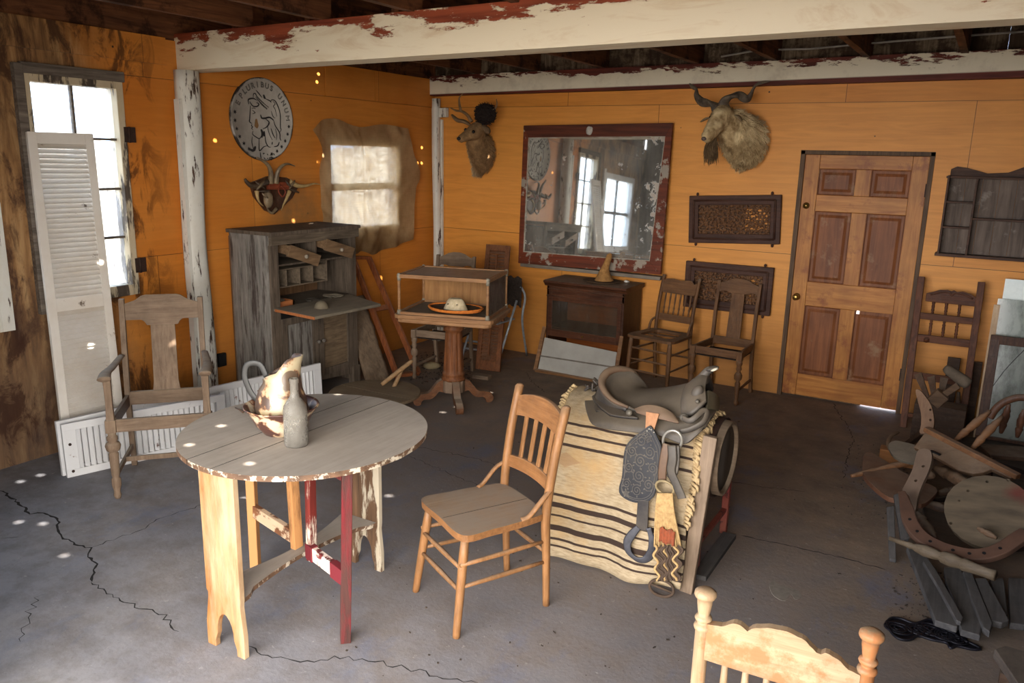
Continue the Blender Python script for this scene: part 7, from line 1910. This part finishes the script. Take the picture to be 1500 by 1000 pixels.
    c = t.mix(t.math('MULTIPLY', t.mask(t.math('ADD', dv.outputs['Value'], t.math('MULTIPLY', sn, .12)), .14, .08), .8), c, lin((92, 40, 32))); t.color(c); t.bump(n1, .2, .004); sm_ = t.done(.7)
    px = [(1451 + 68 * math.cos(a) + 8 * math.sin(a), 750 + 54 * math.sin(a) - 9 * math.cos(a) * 0) for a in [2 * PI * k / 24 for k in range(24)]]
    flat_px('round_seat_board', 'round dusty chair seat with peg holes and a red stain', 'chair seat', px, s_p, s_n, .03, sm_, [(1418, 718.5, .008), (1446, 705, .008), (1477, 703, .008), (1393, 766, .008), (1405, 733, .006)], sm=1)
    leg_px('small turned spindle lying on the round seat', (1432, 773), (1460, 788), .225, .215, .7, PI_)
    for lb, a, b, za, zb, r, mt in (('stout turned chair leg between the slotted board and the round seat', (1371, 686), (1424, 712), .20, .26, 1.5, PI_), ('rounded leg end poking out behind the paddle-ended arm', (1366, 697), (1345, 686), .19, .14, 1.6, PI_),
                                   ('turned leg lying inside the curve of the bow arm', (1344, 750), (1372, 792), .14, .10, 1.15, PD), ('dark leg stub under the round seat', (1350, 735), (1392, 748), .05, .06, 1.3, PD), ('dark turned leg in the shadow beneath the slotted board', (1375, 722), (1412, 718), .06, .06, 1.4, PD)):
        leg_px(lb, a, b, za, zb, r, mt)
    for lb, px, z, mt in (('grey block lying in the hollow of the bow arm', [(1352, 746), (1374, 745), (1376, 757), (1354, 758)], .06, PD), ('pale broken corner of a board behind the paddle-ended arm', [(1346, 700), (1372, 715), (1358, 728), (1344, 736)], .10, PI_)):
        flat_px('wood_block', lb, 'board', px, (0, 0, z), (0, -.1, 1), .04, mt, sm=1)
    # hoop-back (windsor) and its sticks
    rt = thing('hoop_back_chair', 'dark hoop-back chair frame with turned spindles at the edge of the heap', 'chair', AZ(1470, 640, .3)); yb = -1.45
    hp = smoothpath([AY(1450, 612, yb), AY(1456, 602, yb), AY(1466, 592, yb), AY(1480, 585, yb), AY(1496, 582, yb), AY(1516, 586, yb), AY(1530, 600, yb)], 6); m = MB(); m.tube(hp, .022, 10, (0, -1, 0), .7); m.build('hoop', M['walnut'], rt)
    for a, b in (((1478, 592), (1466, 634)), ((1500, 600), (1490, 640)), ((1518, 600), (1512, 640))):
        m = MB(); m.turned(AY(*b, yb + .05), AY(*a, yb), LEGP, 10); m.build('spindle', M['walnut'], rt)
    m = MB(); p = AZ(1440, 660, .28); q = AZ(1540, 668, .28); m.bar(p, q, .20, .03, (0, 0, 1)); m.build('seat', M['pile_dark'], rt, bevel=.006)
    for a in ((1452, 668), (1520, 675)):
        m = MB(); p = AZ(*a, .28); m.turned(V((p.x, p.y, 0)), p, LEGP, 10); m.build('leg', M['pile_dark'], rt)
    leg_px('tan turned leg pointing up beside the hoop-back frame, the upper one', (1399, 645), (1450, 602), .34, .52, 1.1, PW_); leg_px('tan turned leg pointing up beside the hoop-back frame, the lower one', (1424, 657), (1468, 610), .34, .52, 1.1, PW_)
    # things standing below the tall spindled back
    yk = -.95
    m = MB(); m.turned(AY(1384, 538, yk), AY(1420, 564, yk - .05), [(0, .02), (.08, .03), (.2, .034), (.5, .038), (.8, .04), (.95, .036), (1, .02)], 14); tag(m.build('rolled_cloth', plain('roll_grey', (104, 90, 74), .9, c2=(74, 62, 50))), 'grey rolled bundle lying across the broken chair legs', 'bundle')
    rt = thing('broken_chair', 'upturned broken chair base with turned legs below the tall spindled back', 'chair', AZ(1390, 640, 0))
    for a, b, r in (((1376, 640), (1377, 576), 1.5), ((1402, 642), (1404, 574), 1.5)):
        m = MB(); q = AZ(*a, 0); m.turned(q, AY(*b, q.y), LEGP, 12); m.build('leg', PD, rt)
    m = MB(); m.bar(AY(1366, 590, -1.02), AY(1382, 576, -1.02), .07, .09); m.build('corner_block', PI_, rt, bevel=.004)
    m = MB(); m.bar(AY(1376, 582, -1.0), AY(1404, 564, -1.0), .035, .04); m.build('seat_rail', PI_, rt, bevel=.004)
    for k, (a, b) in enumerate((((1345, 548), (1362, 590)), ((1364, 552), (1370, 592)), ((1383, 554), (1376, 588)))):
        m = MB(); p, q = AY(*a, -.80), AY(*b, -1.0); m.bar(p, q, .05, .016, (0, 1, 0), .02, .016); tag(m.build('wood_lath', M['walnut']), ('thin dark slat in the broken chair base, beside the crescent arm', 'thin dark slat in the broken chair base, second from the crescent arm', 'thin dark slat in the broken chair base, against the grey roll')[k], 'slat')
    for lb, x0, x1, yt in (('dark board standing behind the grey rolled bundle', 1389, 1408, 522), ('dark board standing between the spindled back and the glass panes', 1424, 1440, 528)):
        a = AY(x0, yt, -.10); b = AY(x1, yt, -.10); m = MB(); m.rng(a.x, b.x, -.13, -.10, 0, a.z); tag(m.build('board_or_shade_fill', PD, bevel=.003), lb, 'board')
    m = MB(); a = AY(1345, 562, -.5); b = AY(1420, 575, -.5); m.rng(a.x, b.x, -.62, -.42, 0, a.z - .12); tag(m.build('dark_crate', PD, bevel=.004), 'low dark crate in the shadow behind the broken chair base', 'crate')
    # glass panes at the wall
    def pane(name, lb, px, y, mat, th=.006, tilt=.0):
        P = [AY(x, yy, y) for x, yy in px]; m = MB(); T = Matrix(((1, 0, 0, 0), (0, 0, -1, y), (0, 1, 0, 0), (0, 0, 0, 1))); m.prism([(p.x, p.z) for p in P], th, T); return tag(m.build(name, mat), lb, name.replace('_', ' '))
    mg = NT('mirror_pale_reflection'); mn = mg.noise(mg.coord(), 4, 6, .7); mg.color(mg.ramp(mn, [(.3, lin((176, 182, 178))), (.7, lin((220, 224, 218)))])); mg.b.inputs['Metallic'].default_value = .35; mg.link(mg.mask(mn, -.6, 1.6), mg.b.inputs['Roughness']); mgm = mg.m  # pale diffuse colour stands in for the bright window reflected in the glass
    def std(name, lb, x0, x1, z1, y0, y1, mat, th):
        m = MB(); q = [V((x0, y0, 0)), V((x1, y0, 0)), V((x1, y1, z1)), V((x0, y1, z1))]; m.hexa(q, [p + V((0, th, 0)) for p in q]); return m, q
    a = AY(1473, 408, -.08); m, q = std('', '', a.x, a.x + .55, a.z, -.20, -.08, mgm, .006); tag(m.build('mirror_pane', mgm), 'tall spotted mirror pane leaning on the wall below the hanging shelf', 'mirror')
    a = AY(1462, 437, -.15); m, q = std('', '', a.x, a.x + .55, a.z, -.29, -.15, mgm, .006); tag(m.build('mirror_pane', glass('grey_pane', (200, 205, 200), .12, .12, (206, 212, 202), .15)), 'glass pane coloured with a pale reflection, leaning in front of the tall spotted mirror', 'glass pane')  # pale coating colour paints in a bright reflection
    a = AY(1456, 446, -.19); m, q = std('', '', a.x, a.x + .04, a.z, -.33, -.19, None, .012); tag(m.build('edge_strip', wood('pale_strip', (186, 150, 112), (220, 190, 156), 'Z', 1)), 'narrow pale strip of board leaning at the edge of the glass panes', 'board')
    a = AY(1452, 490, -.30); z1 = a.z; x0 = a.x; rt = thing('glazed_sash', 'dark wooden frame with cracked pale glass leaning in front of the mirror panes', 'frame', (x0, -.45, 0)); y0, y1 = -.46, -.30
    L = lambda s, z: V((x0 + s, y0 + (y1 - y0) * z / z1, z))
    for nm_, p, q in (('side_bar', L(.03, 0), L(.03, z1)), ('side_bar', L(.60, 0), L(.60, z1)), ('cross_bar', L(0, z1 - .03), L(.63, z1 - .03)), ('cross_bar', L(0, .04), L(.63, .04))):
        m = MB(); m.bar(p, q, .062 if nm_ == 'side_bar' else .03, .03 if nm_ == 'side_bar' else .062, (0, 1, 0) if nm_ == 'side_bar' else (0, 0, 1)); m.build(nm_, M['walnut'], rt, bevel=.003)
    m = MB(); q = [L(.06, .06), L(.57, .06), L(.57, z1 - .06), L(.06, z1 - .06)]; m.hexa(q, [p + V((0, .004, 0)) for p in q]); m.build('pane', glass('frame_pane', (205, 210, 205), .2, .12, (186, 190, 180), .12), rt)  # pane colour holds a painted pale reflection as well
    m = MB(); m.tube([L(.06, z1 - .36) + V((0, -.003, 0)), L(.11, z1 - .25) + V((0, -.003, 0)), L(.15, z1 - .18) + V((0, -.003, 0)), L(.22, z1 - .07) + V((0, -.003, 0))], .0022, 5); m.build('crack', M['black'], rt)
    # grey planks along the floor
    gp = M['greyboard']
    pl = [('wide grey plank of the floor stack, the one nearest the open floor', [(1328, 800), (1350, 798), (1376, 850), (1412, 905), (1407, 912), (1402, 918), (1370, 908), (1352, 862)], .05, .03), ('narrow grey plank with a pointed end beside the wide one', [(1356, 812), (1372, 835), (1411, 903), (1408, 911), (1401, 908), (1374, 858), (1352, 822)], .085, .02),
          ('bent grey plank in the middle of the floor stack', [(1383, 830), (1408, 832), (1416, 862), (1440, 912), (1436, 930), (1408, 922), (1398, 880), (1386, 850)], .06, .03), ('narrow grey plank with a blunt end, right of the bent one', [(1410, 836), (1424, 838), (1436, 868), (1454, 912), (1450, 925), (1440, 918), (1424, 880)], .075, .03),
          ('brownish plank pair end lying deepest in the floor stack', [(1428, 846), (1444, 846), (1478, 908), (1468, 912), (1452, 908)], .07, .03), ('grey plank at the back of the floor stack by the wall', [(1450, 846), (1470, 846), (1476, 900), (1466, 902)], .05, .03), ('last grey plank of the floor stack, at the wall', [(1478, 845), (1500, 847), (1502, 915), (1480, 912)], .05, .03)]
    for lb, px, z, th in pl: flat_px('grey_plank', lb, 'plank', px, (0, 0, z), (0, 0, 1), th, gp, sm=1, group='grey planks stacked on the floor')
    for lb, px in (('short upright grey board stuck at the edge of the heap, the lower one', [(1299, 742), (1310, 740), (1313, 820), (1303, 818)]), ('grey board leaning beside the paddle-ended arm', [(1309, 724), (1320, 720), (1332, 788), (1320, 792)])):
        flat_px('grey_plank', lb, 'plank', px, (5.0, -2.7, .05), (0, -.25, 1), .02, gp, sm=1)
    # carved leg lying over the planks
    p, q = AZ(1303, 788, .12), AZ(1458, 843, .14); m = MB(); m.turned(p, q, [(0, .011), (.18, .014), (.22, .018), (.24, .014), (.28, .022), (.36, .030), (.46, .026), (.50, .020), (.53, .030), (.62, .034), (.70, .026), (.72, .032), (.80, .027), (.92, .024), (1, .026)], 14); tag(m.build('carved_table_spindle', wood('carved_leg', (80, 66, 50), (112, 96, 76), 'X', 1.5, dust=.3)), 'long carved table leg lying across the grey planks', 'table leg')
    # black iron scrollwork on the floor
    rt = thing('iron_scrollwork', 'flat black iron scrollwork piece lying on the floor beside the grey planks', 'ironwork', AZ(1360, 930, 0)); px = [(1298, 912), (1306, 906), (1320, 907), (1340, 914), (1360, 908), (1378, 912), (1396, 918), (1412, 926), (1418, 932), (1410, 938), (1424, 944), (1436, 951), (1425, 952), (1402, 947), (1392, 950), (1386, 942), (1366, 938), (1345, 932), (1333, 938), (1316, 936), (1304, 925)]
    P = [AZ(x, y, .005) for x, y in px]; m = MB(); m.prism(smooth2([(p.x, p.y) for p in P], 3), .006, Matrix.Translation((0, 0, .001))); ib = plain('cast_black', (34, 32, 40), .5, .4, c2=(18, 17, 22), scale=40); m.build('plate', ib, rt)
    m = MB(); rnd = random.Random(6); PP = smoothpath(P + [P[0]], 4); m.tube([p + V((0, 0, .004)) for p in PP], .006, 6)
    for cx, cy, r in ((1316, 920, .055), (1345, 922, .05), (1365, 922, .06), (1385, 930, .055), (1402, 937, .04)):
        c = AZ(cx, cy, .010)
        for rr in (1, .6): m.tube([c + V((r * rr * math.cos(a), r * rr * math.sin(a) * .8, 0)) for a in [2 * PI * k / 20 for k in range(20)]], .0045, 5, closed=True)
        m.tube([c + V((r * (1 - k / 22) * math.cos(k * .6), r * (1 - k / 22) * math.sin(k * .6), 0)) for k in range(20)], .004, 5)
    m.build('scrolls', ib, rt)
    # corner of a low bench
    rt = thing('low_bench', 'corner of a dark low bench at the lowest edge beside the plank stack', 'bench', AZ(1490, 990, .30)); z = .32; q = [AZ(1456, 950, z), AZ(1472, 945, z), AZ(1530, 962, z), AZ(1560, 1060, z), AZ(1516, 1040, z)]
    m = MB(); m.prism([(p.x, p.y) for p in q], .035, Matrix.Translation((0, 0, z - .035))); m.build('bench_top', wood('bench_dark', (58, 50, 46), (92, 82, 74), 'Y', 1, dust=.3), rt, bevel=.006)
    for p in (q[0].lerp(q[3], .22), q[2].lerp(q[4], .3), q[3].lerp(q[0], .1)):
        m = MB(); m.bar((p.x, p.y, 0), (p.x, p.y, z - .035), .035, .03); m.build('leg', PD, rt)


heap()


# ------------------------------------------------------------------ floor pieces by the round table
def floor_bits():
    z = .16; c = V((1.10, -2.42, z)); a, b, e = AZ(482, 574, z), AZ(540, 556, z), AZ(584, 590, z)
    # circle through three sight points
    ax, ay, bx, by, cx, cy = a.x, a.y, b.x, b.y, e.x, e.y; D = 2 * (ax * (by - cy) + bx * (cy - ay) + cx * (ay - by)); ux = ((ax * ax + ay * ay) * (by - cy) + (bx * bx + by * by) * (cy - ay) + (cx * cx + cy * cy) * (ay - by)) / D; uy = ((ax * ax + ay * ay) * (cx - bx) + (bx * bx + by * by) * (ax - cx) + (cx * cx + cy * cy) * (bx - ax)) / D
    r = min(.48, math.hypot(ax - ux, ay - uy)); ctr_ = V((ux, uy, 0))
    root = thing('low_round_table', 'low round brown table top near the floor, half hidden behind the big round table', 'table', ctr_); tp = wood('low_top', (92, 76, 58), (132, 114, 92), 'X', .9, dust=.7, dustc=(126, 110, 88), rough=.85)
    m = MB(); n = 48
    half1 = [(ux + r * math.cos(t_), uy + r * math.sin(t_)) for t_ in [PI * k / 24 for k in range(25)]]; half2 = [(ux + r * math.cos(t_), uy + r * math.sin(t_)) for t_ in [PI + PI * k / 24 for k in range(25)]]
    m.prism(half1, .022, Matrix.Translation((0, .002, z - .022))); m.build('tabletop', tp, root, bevel=.003)
    m = MB(); m.prism(half2, .022, Matrix.Translation((0, -.002, z - .022))); m.build('tabletop', tp, root, bevel=.003)
    for k in range(3):
        a_ = .6 + k * 2.1; m = MB(); p = ctr_ + V((math.cos(a_) * r * .6, math.sin(a_) * r * .6, 0)); m.tube([p, p + V((0, 0, z - .022))], .022, 10); m.build('leg', tp, root)
    st = wood('stick_tan', (142, 108, 72), (182, 146, 106), 'X', 1.4, dust=.3)
    for lb, p, q, rr in (('thick tan stick resting across the low round table top, the upper one', AZ(559, 563, z + .02), AZ(604, 528, .34), .017), ('tan stick slanting up under the thick one beside the low round table', AZ(566, 590, .05), AZ(589, 541, .27), .015), ('short thin tan stick on the floor at the big table rim', AZ(586, 592, .05), AZ(597, 578, .10), .009)):
        m = MB(); m.turned(p, q, [(0, rr * .8), (.05, rr), (.5, rr * 1.12), (.95, rr), (1, rr * .8)], 12); tag(m.build('wooden_stick', st), lb, 'stick')
    m = MB(); p = AZ(633, 535, .03); m.ball(p, (.09, .05, .035), 14, 8, Matrix.Rotation(.5, 3, 'Z')); m.jitter(.008, 12); tag(m.build('old_shoe_sole', plain('pale_sole', (150, 132, 100), .9)), 'pale worn leather sole lying in the debris under the open-backed chair', 'leather')
    # loose dirt and chips
    rnd = random.Random(12)
    for nm_, ct, zone, lb in (('debris', 420, (600, 690, 515, 562), 'scattered dark chips and dirt on the floor behind the pedestal'), ('debris', 300, (1240, 1330, 650, 760), 'scattered chips and dirt along the foot of the broken chair heap'), ('debris', 220, (1300, 1400, 830, 905), 'scattered dirt along the grey plank stack'), ('debris', 260, (480, 1240, 590, 990), 'fine grit scattered over the open concrete floor')):
        m = MB()
        for k in range(ct):
            p = AZ(rnd.uniform(*zone[:2]), rnd.uniform(*zone[2:]), 0)
            if p.y > -.08 or p.x < .06: continue
            s = rnd.choice((.003, .004, .005, .006, .008, .012, .016)) * (1 if ct > 300 else .5); R_ = Matrix.Rotation(rnd.uniform(0, 6), 3, 'Z'); m.box(p + V((0, 0, s * .25)), (s * rnd.uniform(.6, 2.2), s * rnd.uniform(.5, 1.2), s * .5), R_)
        tag(m.build(nm_, plain('chips', (78, 66, 56), .95, scale=30, c2=(40, 34, 30), var=.6)), lb, 'debris', kind='stuff')
    m = MB(); px = [(1133, 850), (1140, 856), (1156, 861), (1170, 866), (1174, 874), (1165, 878), (1158, 870), (1150, 880), (1138, 876), (1130, 868), (1127, 856)]; P = [AZ(x, y, 0) for x, y in px]; m.prism(smooth2([(p.x, p.y) for p in P], 3), .0015, Matrix.Translation((0, 0, .0002)))
    tag(m.build('plaster_stain', plain('pale_plaster', (132, 122, 110), .95, c2=(108, 100, 90), scale=40)), 'pale plaster smear on the floor between the saddle and the scalloped chair', 'stain', kind='stuff')


floor_bits()


# ------------------------------------------------------------------ light
w = bpy.data.worlds.new('sky'); sc.world = w; w.use_nodes = True; nt = w.node_tree; bg = nt.nodes['Background']
tc = nt.nodes.new('ShaderNodeTexCoord'); dp = nt.nodes.new('ShaderNodeVectorMath'); dp.operation = 'DOT_PRODUCT'; nt.links.new(tc.outputs['Generated'], dp.inputs[0]); dp.inputs[1].default_value = V((.62, -.70, .35)).normalized()
rp = nt.nodes.new('ShaderNodeValToRGB'); e = rp.color_ramp.elements; e[0].position = .0; e[0].color = (.85, 1.0, 1.3, 1); e[1].position = 1.0; e[1].color = (1.9, 1.8, 1.65, 1); k = e.new(.62); k.color = (.85, .95, 1.15, 1)
mr = nt.nodes.new('ShaderNodeMapRange'); mr.inputs['From Min'].default_value = -1; nt.links.new(dp.outputs['Value'], mr.inputs['Value']); nt.links.new(mr.outputs['Result'], rp.inputs['Fac']); nt.links.new(rp.outputs['Color'], bg.inputs['Color']); bg.inputs['Strength'].default_value = SKY
sl = bpy.data.lights.new('sun', 'SUN'); sl.energy = SUNE; sl.angle = math.radians(.5); sl.color = (1, .94, .84); so = bpy.data.objects.new('sun', sl); col.objects.link(so); so.rotation_euler = SUN.to_track_quat('Z', 'Y').to_euler()


def portal(name, loc, rot, sx, sy):
    l = bpy.data.lights.new(name, 'AREA'); l.shape = 'RECTANGLE'; l.size = sx; l.size_y = sy; l.cycles.is_portal = True; o = bpy.data.objects.new(name, l); col.objects.link(o); o.location = loc; o.rotation_euler = rot


portal('opening_portal', (3.76, YF - .12, 1.37), (PI / 2, 0, 0), 2.92, 2.75)
sc.view_settings.view_transform = 'Standard'; sc.view_settings.look = 'None'; sc.view_settings.exposure = EXPO; sc.view_settings.gamma = 1; sc.view_settings.use_curve_mapping = False
sc.cycles.max_bounces = 10; sc.cycles.diffuse_bounces = 5; sc.cycles.transparent_max_bounces = 16; sc.cycles.use_denoising = True; sc.cycles.sample_clamp_indirect = 6
